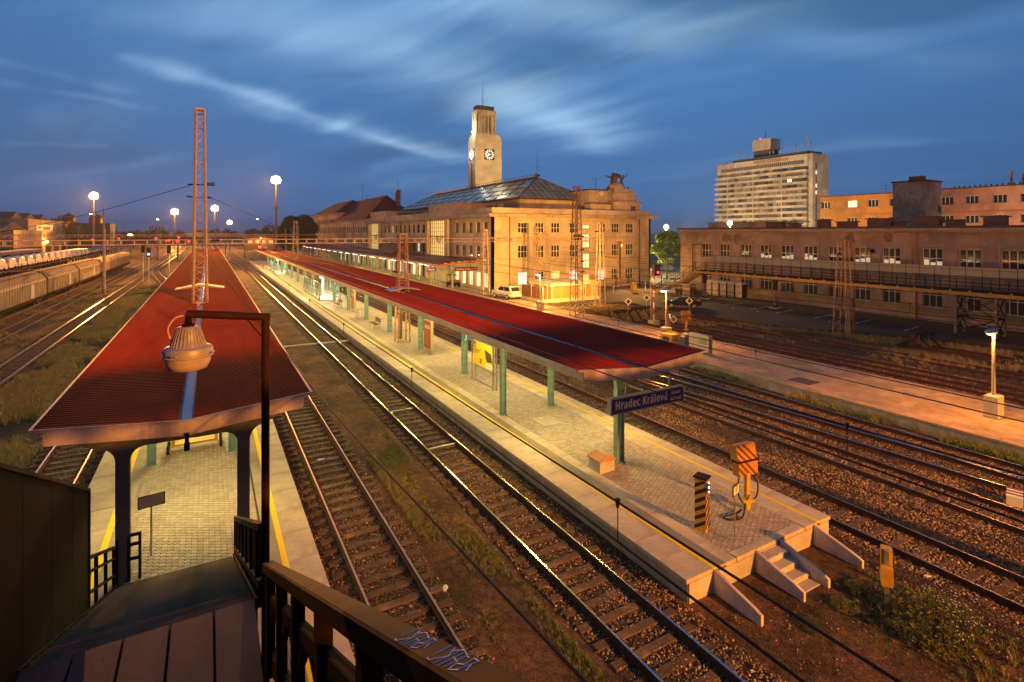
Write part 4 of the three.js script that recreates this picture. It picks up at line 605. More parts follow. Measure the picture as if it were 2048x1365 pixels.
{ // platform canopy along the station with its row of lamps
  const t = thing('station_canopy', 'dark red flat canopy with turquoise posts along the station wall', 'canopy');
  const z0 = -232, z1 = -77.2;
  new MB().prism([[30.7, 4.32], [38.3, 4.95], [38.3, 5.15], [30.7, 4.5]], 'xy', z0, z1).build('roof_slab', mat(0.16, 0.045, 0.032, { map: mottle, roughness: 0.6 }), t); box(t, 'front_edge', mat(0.30, 0.06, 0.03, { roughness: 0.5 }), 30.55, 30.69, 4.22, 4.56, z0, z1 + 0.1); new MB().prism([[30.69, 4.24], [38.3, 4.85], [38.3, 5.16], [30.69, 4.55]], 'xy', z1 + 0.002, z1 + 0.09).build('end_edge', mat(0.34, 0.075, 0.03, { roughness: 0.5 }), t); new MB().quad([30.72, 4.30, z0], [30.72, 4.30, z1], [38.3, 4.92, z1], [38.3, 4.92, z0]).build('soffit', M.soffit, t);
  for (let z = -80.3; z > -230; z -= 8.1) iPost(t, 34.3, z, 4.55, 0.3);
  for (let x = 31.5; x < 38; x += 1.1) box(t, 'rafter_end', M.fascia, x, x + 0.5, 4.62 + (x - 30.7) * 0.083, 4.7 + (x - 30.7) * 0.083, z1 + 0.1, z1 + 0.3);
  const d = mat(0.10, 0.05, 0.03, { roughness: 0.8 }); new MB().prism([[33.2, 5.2], [38.2, 5.2], [38.2, 7.4], [35.6, 7.4]], 'xy', -121, -110.5).build('lobby_roof', d, t);
}
for (let i = 0, z = -84; z > -225; z -= 8.1, i++) { const t = tubeLamp('oblong lamp glowing under the station canopy edge', 31.3, 4.08, z, Math.PI / 2, i < 9 ? 58 : 0, 'row of lamps under the station canopy'); t.scale.set(1.5, 1.5, 1.8); const u = tubeLamp('oblong lamp glowing under the station canopy edge', 31.3, 4.08, z - 2.6, Math.PI / 2, 0, 'row of lamps under the station canopy'); u.scale.set(1.5, 1.5, 1.8); }
{ // clock tower
  const t = thing('clock_tower', 'square cream clock tower with black clock faces and lit stone lantern', 'tower', [63.1, 0, -132]);
  const W = 8.15, D = 4.6; box(t, 'shaft', M.creamPlain, 0, W, 10, 35.0, -D, 0); box(t, 'shoulder', M.creamPlain, 0.15, W - 0.15, 35.0, 36.0, -D + 0.15, -0.15); box(t, 'shoulder', M.creamPlain, 0.45, W - 0.45, 36.0, 36.6, -D + 0.4, -0.4);
  for (const x of [1.1, 3.0, 6.0]) box(t, 'wall_joint', M.stone, x - 0.015, x + 0.015, 12, 35, 0, 0.012);
  box(t, 'side_slit', M.glassDark, -0.01, 0.3, 13, 28.5, -2.6, -1.9);
  const lx0 = 0.75, lx1 = 6.6, lz0 = -D + 0.6, lz1 = -0.6; box(t, 'lantern', M.stone, lx0 + 0.3, lx1 - 0.3, 36.6, 43.1, lz0 + 0.3, lz1 - 0.3);
  for (let i = 0; i < 6; i++) box(t, 'lantern_fin', M.stone, lx0 + i * 1.09, lx0 + i * 1.09 + 0.4, 36.6, 43.0, lz1 - 0.3, lz1); for (let i = 0; i < 3; i++) box(t, 'lantern_fin', M.stone, lx0, lx0 + 0.3, 36.6, 43.0, lz0 + 0.2 + i * 1.3, lz0 + 0.8 + i * 1.3);
  box(t, 'lantern_head', M.stone, lx0 - 0.05, lx1 + 0.05, 42.0, 43.2, lz0 - 0.05, lz1 + 0.05); box(t, 'lantern_cap', mat(0.10, 0.085, 0.07, { map: stain }), lx0 + 0.4, lx1 - 0.4, 43.2, 44.5, lz0 + 0.4, lz1 - 0.4);
  for (const [i, x] of [[0, 2.3], [1, 3.55], [2, 4.7]]) box(t, 'lantern_slit', M.glassDark, x, x + 0.25, 37.2, 41.6, lz1 - 0.3, lz1 - 0.26);
  new MB().rod([3.4, 44.5, -2.3], [3.4, 51.3, -2.3], 0.09, 0.03).bar([3.0, 46, -2.3], [3.0, 47.4, -2.3], 0.05).bar([3.0, 46, -2.3], [3.9, 46, -2.3], 0.05).build('aerial', M.frameDark, t);
  for (const [x, y, z] of [[-0.3, 36.4, -2], [W + 0.2, 36.4, -2]]) new MB().bar([x < 0 ? 0.2 : W - 0.2, 36.1, z], [x, y, z], 0.1).ball(x, y, z, 0.18).build('corner_lamp', M.frameDark, t);
  const clock = (px, py, pz, rot, k) => { const f = new THREE.Group(); f.name = 'clock_face'; t.add(f); f.position.set(px, py, pz); f.rotation.y = rot; box(f, 'dial', M.black, -1.55, 1.55, -1.5, 1.5, 0.001, 0.08); const mk = emis(1, 0.93, 0.8, k), g = new MB(), h = new MB(); for (let i = 0; i < 12; i++) { const a = i / 12 * 6.2832; const c = Math.cos(a), s = Math.sin(a), r0 = 0.72, r1 = 1.36, P = (r, w) => [s * r + c * w, c * r - s * w]; g.prism([P(r0, -0.07), P(r1, -0.21), P(r1, 0.21), P(r0, 0.07)], 'xy', 0.081, 0.12); } g.build('hour_marks', mk, f); for (const [a, l, w] of [[-0.5236 * 2, 1.25, 0.13], [-2.18, 0.85, 0.17]]) { const c = Math.cos(a), s = Math.sin(a), P = (r, u) => [s * r + c * u, c * r - s * u]; h.prism([P(-0.25, -w), P(l, -w * 0.7), P(l, w * 0.7), P(-0.25, w)], 'xy', 0.121 + w * 0.1, 0.15 + w * 0.1); } h.build('clock_hands', mk, f); };
  clock(4.25, 30.95, 0, 0, 0.95); clock(0, 30.95, -2.3, LEFTWARD, 2.6);
  const lamp = new MB(); lamp.ball(-0.35, 36.9, -1.0, 0.22); lamp.build('flood_lamp', M.lampWhite, t); pointLight(61.2, 38.2, -132.6, [1, 0.88, 0.55], 190, 12); pointLight(61.2, 30.9, -134.3, [1, 0.95, 0.8], 20, 10);  // lamp and bare lights placed to brighten the lantern and the side clock
}
{ // roof sculpture: a man striding beside a winged globe
  const bronze = mat(0.10, 0.07, 0.05, { roughness: 0.5, metalness: 0.4 }), t = thing('roof_sculpture', 'dark bronze winged figure and striding man on the station roof plinth', 'statue', [67.6, 17.75, -79.5]);
  new MB().ball(0, 0, 0, 1.75, 1, 0.75, 0.9, 14).build('rock_mound', M.stone, t);
  const w = new MB(); w.ball(-0.4, 1.9, 0, 0.75, 0.75, 1.25, 0.6).rod([-0.6, 0.7, 0], [-0.3, 2.4, 0], 0.55, 0.75, 10).ball(0.0, 2.3, 0, 0.5); w.rod([-0.9, 1.2, 0.1], [-1.15, 0.8, 0.1], 0.14); w.rod([-1.0, 0.6, 0.1], [-2.0, 0.1, 0.2], 0.15, 0.1); w.ball(-2.05, 0.0, 0.2, 0.16, 1.6); w.rod([0.1, 1.6, 0], [0.3, 0.9, 0.1], 0.2, 0.14); w.build('winged_figure', bronze, t);
  for (const [pts, d] of [[[[-0.7, 2.2], [-2.6, 2.55], [-2.5, 2.4], [-1.6, 2.15], [-0.9, 1.85]], 0.12], [[[-0.9, 3.05], [0.6, 2.95], [1.3, 2.6], [1.15, 2.2], [0.5, 2.1], [-0.6, 2.2]], 0.5]]) new MB().prism(pts, 'xy', -d / 2, d / 2, 0.03).build('wing', bronze, t);
  const m = new MB(); m.rod([2.1, 0.05, 0.2], [1.75, 1.0, 0.1], 0.10, 0.13).rod([1.75, 1.0, 0.1], [1.35, 1.55, 0], 0.14, 0.19).rod([0.95, 0.55, 0], [1.0, 1.15, 0], 0.1, 0.12).rod([1.0, 1.15, 0], [1.35, 1.55, 0], 0.14, 0.19).rod([1.35, 1.5, 0], [1.75, 2.25, 0], 0.22, 0.28).rod([1.75, 2.25, 0], [1.95, 2.55, 0], 0.09).ball(2.0, 2.68, 0, 0.18, 1, 1.15, 1).rod([1.9, 2.3, 0.1], [2.5, 2.55, 0.1], 0.11, 0.09).rod([2.5, 2.55, 0.1], [2.75, 3.15, 0.1], 0.09, 0.07).rod([1.65, 2.25, -0.1], [0.9, 1.9, 0], 0.11, 0.08).bar([2.0, 0.06, 0.2], [2.45, 0.06, 0.3], 0.16, 0.12); m.build('striding_man', bronze, t);
  new MB().ball(2.85, 0.25, 0.2, 0.2).bar([3.0, 0.02, 0.2], [3.4, 0.15, 0.2], 0.14).build('lying_wreath', bronze, t);
}
// ---------------------------------------------------------------- long building on the right
{
  const t = thing('railway_office', 'long weathered plaster building with white barred windows behind the footbridge', 'building');
  const X = 68, ZF = -63.73, ZE = 12, H = [], zs = [-58.4, -55.02, -51.28, -48.1, -44.89, -41.7, -38.48, -35.33, -32.18, -28.18, -24.9, -21.5, -18.2, -14.9];
  zs.forEach((z, i) => { const bl = [3, 4, 5, 7, 8, 9].includes(i); H.push({ x: z - ZF, y: 5.65, w: 1.85, h: 2.2, c: 3, r: 2, split: 0.52, fm: M.frameWhite, gm: M.glassDark, sm: M.plinthR, blinds: bl, z }); H.push({ x: z - ZF, y: 1.5, w: 1.85, h: 1.85, c: 3, r: 2, split: 0.72, fm: M.frameWhite, gm: M.glassDark, sm: M.plinthR }); H.push({ x: z - ZF, y: -0.02, w: 1.6, h: 0.6, c: 1, r: 1, fm: M.frameDark, gm: M.frameDark, sill: 0, name: 'cellar_window' }); });
  facade(t, 'wall', [X, -0.1, ZF], LEFTWARD, ZE - ZF, 9.6, H, M.plasterR, 0.45);
  box(t, 'side_wall', M.plasterR, X + 0.46, X + 14, -0.1, 9.5, ZF + 0.002, ZF + 0.4); box(t, 'flat_roof', M.roofFelt, X - 0.5, X + 14, 9.95, 10.2, ZF - 0.3, ZE); box(t, 'eave', M.plasterR, X - 0.35, X + 14, 9.5, 9.72, ZF - 0.2, ZE); box(t, 'eave', M.stone, X - 0.45, X + 14, 9.72, 9.95, ZF - 0.25, ZE);
  box(t, 'plinth', M.plinthR, X - 0.09, X - 0.003, 0.72, 1.28, ZF, ZE); box(t, 'plinth_ledge', M.plinthR, X - 0.17, X - 0.004, 1.28, 1.40, ZF, ZE);
  zs.forEach((z, i) => { const b = new MB(), x = X - 0.05; for (const s of [-1, 1]) b.box(x - 0.001, X - 0.002, 5.45, 8.0, z + s * 1.02 - 0.09, z + s * 1.02 + 0.09); b.box(x - 0.002, X - 0.002, 7.95, 8.15, z - 1.15, z + 1.15); b.build('window_surround', M.plasterR, t, i);
    if ([3, 4, 5, 7, 8, 9].includes(i)) for (let k = -1; k < 2; k++) box(t, 'lit_blind_window', emis(1, 0.82, 0.42, 0.5), X + 0.190, X + 0.197, 5.75, 6.25 + 0.12 * ((i + k + 3) % 3), z + k * 0.6 - 0.23, z + k * 0.6 + 0.23);
    const gb = new MB(); for (let k = -6; k <= 6; k++) gb.rod([X - 0.04, 1.45, z + k * 0.14], [X - 0.04, 3.25, z + k * 0.14], 0.012, 0.012, 5); gb.build('window_grille', M.frameDark, t); });
  new MB().rod([X - 0.12, 0, -29.69], [X - 0.12, 9.6, -29.69], 0.1).build('downpipe', mat(0.35, 0.12, 0.06, { roughness: 0.5, metalness: 0.4 }), t); new MB().rod([X - 0.12, 3, -61], [X - 0.12, 7.6, -61], 0.07).bar([X - 0.12, 7.6, -61], [X - 0.12, 7.6, -59.4], 0.1).build('vent_pipe', M.darkSteel, t);
  for (const [z, y] of [[-34.0, 7.3], [-36.5, 6.2]]) new MB().rod([X - 0.3, y, z], [X, y, z], 0.05).ball(X - 0.34, y, z, 0.28, 0.5, 1, 1).build('wall_horn', M.darkSteel, t);
  // plaster repairs and dark damp patches with ragged outlines
  const rr = rng(31); for (const [z, y, w, h, m] of [[-60.5, 7.4, 2.4, 1.5, 0], [-58.0, 8.7, 3.4, 1.2, 0], [-54.6, 8.6, 1.7, 1.4, 1], [-52.7, 8.5, 1.5, 1.7, 1], [-50, 8.4, 1.2, 1.2, 0], [-36.7, 8.5, 1.1, 2.0, 1], [-32.5, 8.9, 1.0, 1.2, 1], [-62.7, 6.5, 1.6, 2.2, 0]]) { const o = []; for (let k = 0; k < 44; k++) { const a = k / 44 * 6.283, c4 = Math.max(Math.abs(Math.cos(a)), Math.abs(Math.sin(a))), r = (m ? 0.75 + 0.5 * fbm(k * 0.35 + z, 2, 3, 9) : 0.62 / c4 + 0.6 * (fbm(k * 0.4 + z, 5, 3, 9) - 0.3)); o.push([z + Math.cos(a) * w / 2 * r, y + Math.sin(a) * h / 2 * r]); } new MB().prism(o, 'zy', X - 0.012, X - 0.002).build('plaster_patch', mat(m ? 0.34 : 0.50, m ? 0.25 : 0.37, m ? 0.19 : 0.28, { map: sized(stain, 4), roughness: 0.95 }), t, z); }
  for (const [z, w, h] of [[-49, 2.2, 0.7], [-42, 1.2, 0.9], [-39, 2.0, 0.6], [-35, 2.6, 0.9], [-30, 2.2, 1.0], [-27.5, 1.4, 0.6], [-24, 1.7, 0.9], [-46, 1.0, 0.5], [-33, 0.8, 0.5]]) { box(t, 'roof_chimney', M.brick, X + 3, X + 4.2, 10.2, 10.2 + h, z - w / 2, z + w / 2); box(t, 'chimney_cap', M.frameDark, X + 2.8, X + 4.4, 10.2 + h, 10.32 + h, z - w / 2 - 0.2, z + w / 2 + 0.2); }
}
{ // chimney stack and the two houses over its roof
  const c = thing('chimney_stack', 'tall blotched rendered chimney block between the two houses', 'chimney', [84.9, 0, -36]); box(c, 'stack', mat(0.42, 0.37, 0.33, { map: sized(stain, 6), roughness: 0.95 }), 0, 4.6, 8, 16.5, -4, 0); box(c, 'stack_cap', M.tileRed, -0.15, 4.75, 16.5, 16.7, -4.15, 0.15); box(c, 'flue', M.brick, 1.6, 3.0, 16.7, 17.4, -2.7, -1.2); new MB().rod([4.4, 12.6, 0.2], [4.4, 12.6, 0.3], 0.5, 0.5, 16).bar([4.5, 12, 0.2], [6, 12.4, 0.2], 0.06).build('satellite_dish', M.trimGrey, c);
  const house = (name, label, X, z0, z1, top, wm, zs, lit, two) => { const t = thing(name, label, 'house'), H = []; zs.forEach((z, i) => { for (const y of [14.15, 11.0]) H.push({ x: z - z0, y: y, w: 1.75, h: 1.3, c: 3, r: 1, fm: M.frameWhite, gm: y > 13 && lit.includes(i) ? M.winLit : M.glassDark, sm: M.stone }); }); facade(t, 'wall', [X, 0, z0], LEFTWARD, z1 - z0, top, H, wm, 0.35); box(t, 'roof', M.tileRed, X - 0.15, X + 10, top, top + 0.18, z0 - 0.1, z1 + 0.1); box(t, 'side_wall', wm, X + 0.36, X + 10, 0, top, z1 - 0.3, z1 - 0.002); box(t, 'band', mat(0.42, 0.17, 0.05), X - 0.05, X - 0.003, 12.75, 13.0, z0, z1); return t; };
  const o = house('orange_house', 'orange rendered flat-roofed house with one lit window', 105, -62.3, -44.4, 16.4, mat(0.62, 0.30, 0.085, { map: sized(stain, 20), roughness: 0.9 }), [-61.3, -56.32, -52.69, -49.1, -45.6], [1]);
  const p = house('pink_house', 'pink rendered flat-roofed house with many roof vents', 108, -44.3, -20, 16.7, mat(0.64, 0.40, 0.32, { map: sized(stain, 20), roughness: 0.9 }), [-42.63, -39.27, -35.72, -32.4, -29, -25.6], []);
  const ar = new MB(); ar.rod([106, 16.4, -51], [106, 18.3, -51], 0.04).bar([106, 17.9, -52], [106, 17.9, -50], 0.05).bar([106, 17.4, -51.6], [106, 17.4, -50.4], 0.05); ar.build('aerial', M.frameDark, o);
  for (let i = 0; i < 16; i++) new MB().rod([109, 16.85, -42 + i * 0.7], [109, 17.25, -42 + i * 0.7], 0.09).build('roof_vent', M.darkSteel, p); for (const z of [-35, -33.6]) new MB().rod([110, 16.8, z], [110, 19.2 - (z + 35) * 0.3, z], 0.2).build('flue', M.fascia, p);
}
{ // hotel
  const t = thing('hotel_tower', 'tall white slab hotel with ribbon windows and rooftop masts', 'hotel', [274, 0, -227]), L = 60, D = 15; const wm = mat(0.66, 0.60, 0.53, { map: sized(stain, 30), roughness: 0.85 });
  box(t, 'end_wall', wm, 0.6, D, 0, 51, L - 2.2, L); box(t, 'core', mat(0.14, 0.13, 0.12, { roughness: 0.7 }), 1.0, D - 0.5, 0, 50, 0.5, L - 2.21); box(t, 'crown', wm, 0, D, 48.0, 51, 0, L - 2.23); box(t, 'crown', wm, 0, D, 44.6, 46.0, 0, L - 2.23); for (const [a, b] of [[0, 2.6], [L - 4.4, L - 2.23]]) box(t, 'crown_pier', wm, 0.02, 1, 46.0, 48.0, a, b);
  for (let i = 0; i < 44; i++) { const z = 2.9 + i * 1.2; if (z < L - 4.6) box(t, 'attic_fin', mat(0.4, 0.36, 0.31), 0.1, 0.5, 46, 48, z, z + 0.3); }
  const gl = [mat(0.10, 0.095, 0.085, { roughness: 0.2 }), mat(0.30, 0.265, 0.21, { roughness: 0.7 }), mat(0.20, 0.17, 0.13, { roughness: 0.6 }), mat(0.045, 0.045, 0.045, { roughness: 0.15 })], rr = rng(8);
  for (let f = 0; f < 13; f++) { const y = 41.6 - f * 3.13; box(t, 'balcony_band', wm, -0.9, 0.99, y - 0.1, y + 1.25, -1.2, L - 2.5); for (let i = 0; i < 20; i++) { const z = 0.8 + i * 2.82, k = rr(); box(t, 'window', (f === 2 && i === 16) || (f === 11 && i === 13) ? M.winLit : gl[k < 0.3 ? 0 : k < 0.62 ? 1 : k < 0.85 ? 2 : 3], 0.55, 0.7, y + 1.25, y + 3.0, z, z + 2.35); } if (f) for (const z of [7, 24.6, 42.4]) box(t, 'window_pier', wm, 0.2, 0.95, y + 1.25, y + 3.04, z, z + 0.5); }
  box(t, 'stair_slit', M.glassDark, 3.2, 4.0, 6, 46, L, L + 0.05); for (const y of [40, 33, 29.5]) box(t, 'stair_window', M.winLit, 3.1, 4.1, y, y + 2, L + 0.06, L + 0.12);
  box(t, 'plant_room', M.roofFelt, 1.5, D - 1, 51, 52.7, 10, L - 3); box(t, 'lift_base', M.roofFelt, 5, 12, 51, 57, 22, 33); box(t, 'lift_tower', wm, 4, 13, 56.9, 63.2, 21.8, 33.4);
  new MB().rod([8, 63.2, 27.5], [8, 69.5, 27.5], 0.2, 0.08).build('aerial', M.frameDark, t); new MB().ball(6, 63.9, 25.6, 0.45).build('warning_lamp', M.red, t);
  for (const [z, h] of [[4.5, 54], [12.5, 58], [15, 57.5], [18.5, 56.5], [36, 56], [41, 57], [46, 59], [49, 57.6], [53, 57.5], [55.5, 61], [56.5, 58.5], [57.5, 57], [34, 55.5]]) { new MB().rod([3, 51, z], [3, h, z], 0.14, 0.08).box(2.7, 3.3, h - 2, h - 0.4, z - 0.25, z + 0.25).build('rooftop_mast', M.trimGrey, t); }
  textMesh('HOTEL ČERNIGOV', 1.55, mat(0.42, 0.16, 0.06), t, [-0.02, 48.75, 25.6], LEFTWARD, 0.15, 1.18);
}

// unseen lamps placed to light the tower, the hotel, the hut and the houses
function roofFlood(label, x, y, z, tx, ty, tz, c, I, deg, h = 0) { const t = thing('flood_lamp', label, 'floodlight', [x, y, z]); t.lookAt(tx, ty, tz); new MB().box(-0.45, 0.45, -0.3, 0.3, -0.4, 0).build('lamp_case', M.frameDark, t); new MB().box(-0.4, 0.4, -0.25, 0.25, 0.001, 0.03).build('lamp_glass', emis(...c, 6), t); if (h) { const q = V(0, -h, 0).applyQuaternion(t.quaternion.clone().invert()); new MB().rod([0, 0, -0.3], [q.x, q.y, q.z - 0.3], 0.12, 0.16).build('lamp_pole', M.galv, t); } const d = V(tx - x, ty - y, tz - z).normalize(); spotLight(x + d.x * 0.35, y + d.y * 0.35, z + d.z * 0.35, tx, ty, tz, c, I, deg); return t; }
roofFlood('unseen roof floodlight placed to light the clock tower', 67.5, 13.4, -90, 67, 27, -132, [1, 0.60, 0.22], 4300, 40);  // out of sight on the roof, placed to wash the tower front
roofFlood('unseen floodlight placed to light the hotel end wall', 255, 9, -105, 282, 28, -167, [1, 0.60, 0.28], 9000, 45, 9);  // unseen source, set to brighten the hotel side face
roofFlood('unseen floodlight on the tall platform mast, placed to light the hut and end wall', 35.6, 8.9, -48.3, 47, 2.5, -74, [1, 0.46, 0.08], 4300, 50);  // unseen source, place chosen to brighten the hut and station end wall
roofFlood('wall floodlight on the station end wall lighting the yard', 63.7, 7.2, -73.7, 60, 0, -57, [1, 0.46, 0.10], 1900, 46);
roofFlood('unseen floodlight placed to light the hotel front', 190, 9, -175, 274, 30, -205, [1, 0.66, 0.30], 22000, 50, 9); roofFlood('second unseen floodlight placed to light the hotel front', 205, 9, -225, 274, 26, -205, [1, 0.60, 0.24], 9000, 50, 9);  // both stand out of sight and are set to light the hotel facade
for (const [x, z, l] of [[92, -56, 'unseen lamp placed to light the orange house'], [94, -42, 'unseen lamp placed to light the pink house'], [97, -28, 'unseen lamp placed to light the far end of the pink house']]) { const t = thing('street_lamp', l, 'lamp', [x, 0, z]); new MB().rod([0, -0.1, 0], [0, 8.6, 0], 0.08, 0.05).build('lamp_pole', M.galv, t); new MB().ball(0, 8.7, 0, 0.3).build('lamp_globe', M.lampSodium, t); pointLight(x + 0.5, 8.6, z, [1, 0.46, 0.17], 230, 10); }  // lamps hidden behind the long building, placed to light the houses
// ---------------------------------------------------------------- lattice masts, portals and wires
function lattice(t, x, z, y0, y1, w0, w1, m, pitch = 0.8, leg = 0.08, turn = 0) {
  const c = (y, i) => { const w = mix(w0, w1, (y - y0) / (y1 - y0)) / 2, a = turn + Math.PI / 4 + i * Math.PI / 2; return [x + Math.cos(a) * w * 1.414, y, z + Math.sin(a) * w * 1.414]; };
  for (let i = 0; i < 4; i++) new MB().bar(c(y0, i), c(y1, i), leg).build('leg', m, t);
  const n = Math.max(2, Math.round((y1 - y0) / pitch)), d = (y1 - y0) / n;
  for (let i = 0; i < 4; i++) { const b = new MB(); for (let k = 0; k < n; k++) { const ya = y0 + k * d, yb = ya + d; if (k % 2) b.bar(c(ya, i), c(yb, (i + 1) % 4), leg * 0.55, 0.02); else b.bar(c(ya, (i + 1) % 4), c(yb, i), leg * 0.55, 0.02); if (k % 4 === 0) b.bar(c(ya, i), c(ya, (i + 1) % 4), leg * 0.6, 0.03); } b.build('lacing', m, t); }
  const p = new MB(); p.box(x - w1 / 2 - 0.04, x + w1 / 2 + 0.04, y1, y1 + 0.12, z - w1 / 2 - 0.04, z + w1 / 2 + 0.04); p.build('mast_cap', m, t);
}
function insulator(t, x, y, z, side = 1) { const b = new MB(); b.rod([x, y, z], [x + side * 0.6, y + 0.05, z], 0.025); for (let i = 0; i < 5; i++) b.rod([x + side * (0.12 + i * 0.09), y + 0.01 * i, z], [x + side * (0.16 + i * 0.09), y + 0.01 * i, z], 0.085, 0.085, 10); b.build('insulator', M.brownSteel, t); }
function mast(label, x, z, y0, y1, w0, w1, m, extra, leg = 0.095) { const t = thing('catenary_mast', label, 'mast'); lattice(t, x, z, y0, y1, w0, w1, m, 0.62, leg); if (extra) extra(t); return t; }
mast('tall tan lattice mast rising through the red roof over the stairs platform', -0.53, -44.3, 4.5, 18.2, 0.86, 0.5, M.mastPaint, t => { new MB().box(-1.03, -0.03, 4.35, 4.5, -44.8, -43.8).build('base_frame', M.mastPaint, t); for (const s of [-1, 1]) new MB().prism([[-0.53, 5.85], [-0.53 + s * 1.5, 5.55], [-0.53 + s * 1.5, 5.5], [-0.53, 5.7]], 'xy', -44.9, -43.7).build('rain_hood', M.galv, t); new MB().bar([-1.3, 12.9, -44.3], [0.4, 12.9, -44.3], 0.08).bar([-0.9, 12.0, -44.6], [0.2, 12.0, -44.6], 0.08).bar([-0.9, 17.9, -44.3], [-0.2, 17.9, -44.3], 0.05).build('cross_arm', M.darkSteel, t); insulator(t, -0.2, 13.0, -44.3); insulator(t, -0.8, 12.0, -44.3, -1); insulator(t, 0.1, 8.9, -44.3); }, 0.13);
mast('rusty lattice mast standing through the middle platform roof', 14.1, -43.6, PT, 9.3, 1.0, 0.6, mat(0.62, 0.40, 0.27, { map: sized(mottle, 1), roughness: 0.7 }), t => { new MB().prism([[12.9, 4.72], [14.1, 4.95], [15.4, 4.72], [15.4, 4.68], [14.1, 4.88], [12.9, 4.68]], 'xy', -44.5, -42.8).build('rain_hood', M.galv, t); new MB().rod([13.95, 0.6, -43.6], [13.95, 4.0, -43.6], 0.14).build('balance_weights', M.mastGrey, t); insulator(t, 13.8, 6.2, -43.6, -1); });
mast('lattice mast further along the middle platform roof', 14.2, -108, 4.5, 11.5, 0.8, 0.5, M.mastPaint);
mast('tall striped-foot lattice mast on the bare platform before the station', 34.9, -47.5, PT, 14.4, 1.05, 0.55, M.mastGrey, t => { for (const y of [5.2, 6.3, 7.6, 9.0]) insulator(t, 35.2, y, -47.3); const st = new MB(); for (let i = 0; i < 4; i++) for (const [a, b] of [[-1, -1], [1, -1], [-1, 1], [1, 1]]) st.box(34.9 + a * 0.5 - 0.055, 34.9 + a * 0.5 + 0.055, 0.5 + i * 0.5, 0.72 + i * 0.5, -47.5 + b * 0.5 - 0.055, -47.5 + b * 0.5 + 0.055); st.build('warning_bands', M.white, t); });
mast('slim lattice mast in front of the station end windows', 44.5, -55.4, -0.2, 10.7, 1.0, 0.45, M.mastGrey, t => insulator(t, 44.2, 9.6, -55.4, -1));
mast('lattice mast rising behind the brick hut', 42.3, -67.6, -0.2, 10.3, 0.9, 0.45, M.mastGrey, t => { insulator(t, 42.1, 9.2, -67.6, 1); });
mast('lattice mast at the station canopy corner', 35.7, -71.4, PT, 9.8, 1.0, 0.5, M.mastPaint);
mast('grey lattice mast on the verge before the long building', 52.75, -29.1, -0.2, 8.7, 1.25, 0.62, M.mastGrey, t => { box(t, 'switch_cabinet', M.mastGrey, 53.4, 54.2, -0.2, 3.1, -29.3, -28.8); insulator(t, 52.4, 7.4, -29.1, -1); insulator(t, 52.4, 6.9, -29.0, -1); });
function portal(label, z, x0, x1, y, legs) { // ladder beam across the tracks
  const t = thing('signal_portal', label, 'gantry'); for (const yy of [y - 0.16, y + 0.16]) for (const dz of [-0.2, 0.2]) new MB().box(x0, x1, yy - 0.03, yy + 0.03, z + dz - 0.03, z + dz + 0.03).build('chord', M.mastPaint, t);
  const r = new MB(); for (let x = x0; x < x1; x += 0.75) for (const dz of [-0.2, 0.2]) r.box(x, x + 0.05, y - 0.13, y + 0.13, z + dz - 0.02, z + dz + 0.02); r.build('rungs', M.mastPaint, t); for (const x of legs) { new MB().rod([x, -0.25, z], [x, y + 1.2, z], 0.16, 0.12, 10).build('column', M.concretePost, t); } return t; }
portal('long tan ladder gantry spanning all tracks above the red roofs', -45.2, -48, 34.4, 8.8, [-46]);
portal('short ladder gantry arm reaching out from the tall platform mast', -47.6, 35.5, 41, 8.65, []);
portal('ladder gantry across the yard behind the first one', -107, -52, 14, 8.9, [-14.5, -34]);
portal('thin far gantry over the red signals', -190, -60, 40, 8.7, [-24, 24]);
{ const t = thing('drop_post', 'post hanging from the end of the short gantry arm', 'post'); new MB().box(40.85, 41.15, 4.2, 8.5, -47.75, -47.45).bar([40.9, 4.3, -47.6], [37.6, 4.1, -47.6], 0.06).build('hanging_post', M.mastGrey, t); }
function pole(label, x, z, h, striped, group) { const t = thing('concrete_pole', label, 'pole', [x, -0.25, z], 0, group); new MB().rod([0, 0, 0], [0, h, 0], 0.19, 0.12, 12).build('shaft', M.concretePost, t); if (striped) { const b = new MB(); for (let i = 0; i < 7; i++) b.tube([[-0.2, 0.25 + i * 0.36, 0.06], [0, 0.36 + i * 0.36, 0.2], [0.2, 0.47 + i * 0.36, 0.06]], 0.035, 5, 10); b.build('warning_stripes', M.black, t); } return t; }
pole('concrete pole with striped foot beside the freight track', -14.5, -106, 13.5, true);
for (const [x, z, h] of [[-24.5, -190, 10], [2, -200, 11], [22, -190, 11], [-30, -250, 12], [-9, -210, 11], [-16, -230, 11], [6, -250, 11], [12, -230, 11], [18, -260, 12], [0.5, -280, 12], [-38, -150, 13], [-46, -190, 13], [-40, -240, 12], [-3, -330, 12], [9, -300, 12], [26, -190, 12], [31, -215, 13]]) pole('slim pole standing among the far tracks', x, z, h, false, 'slim poles among the far tracks');
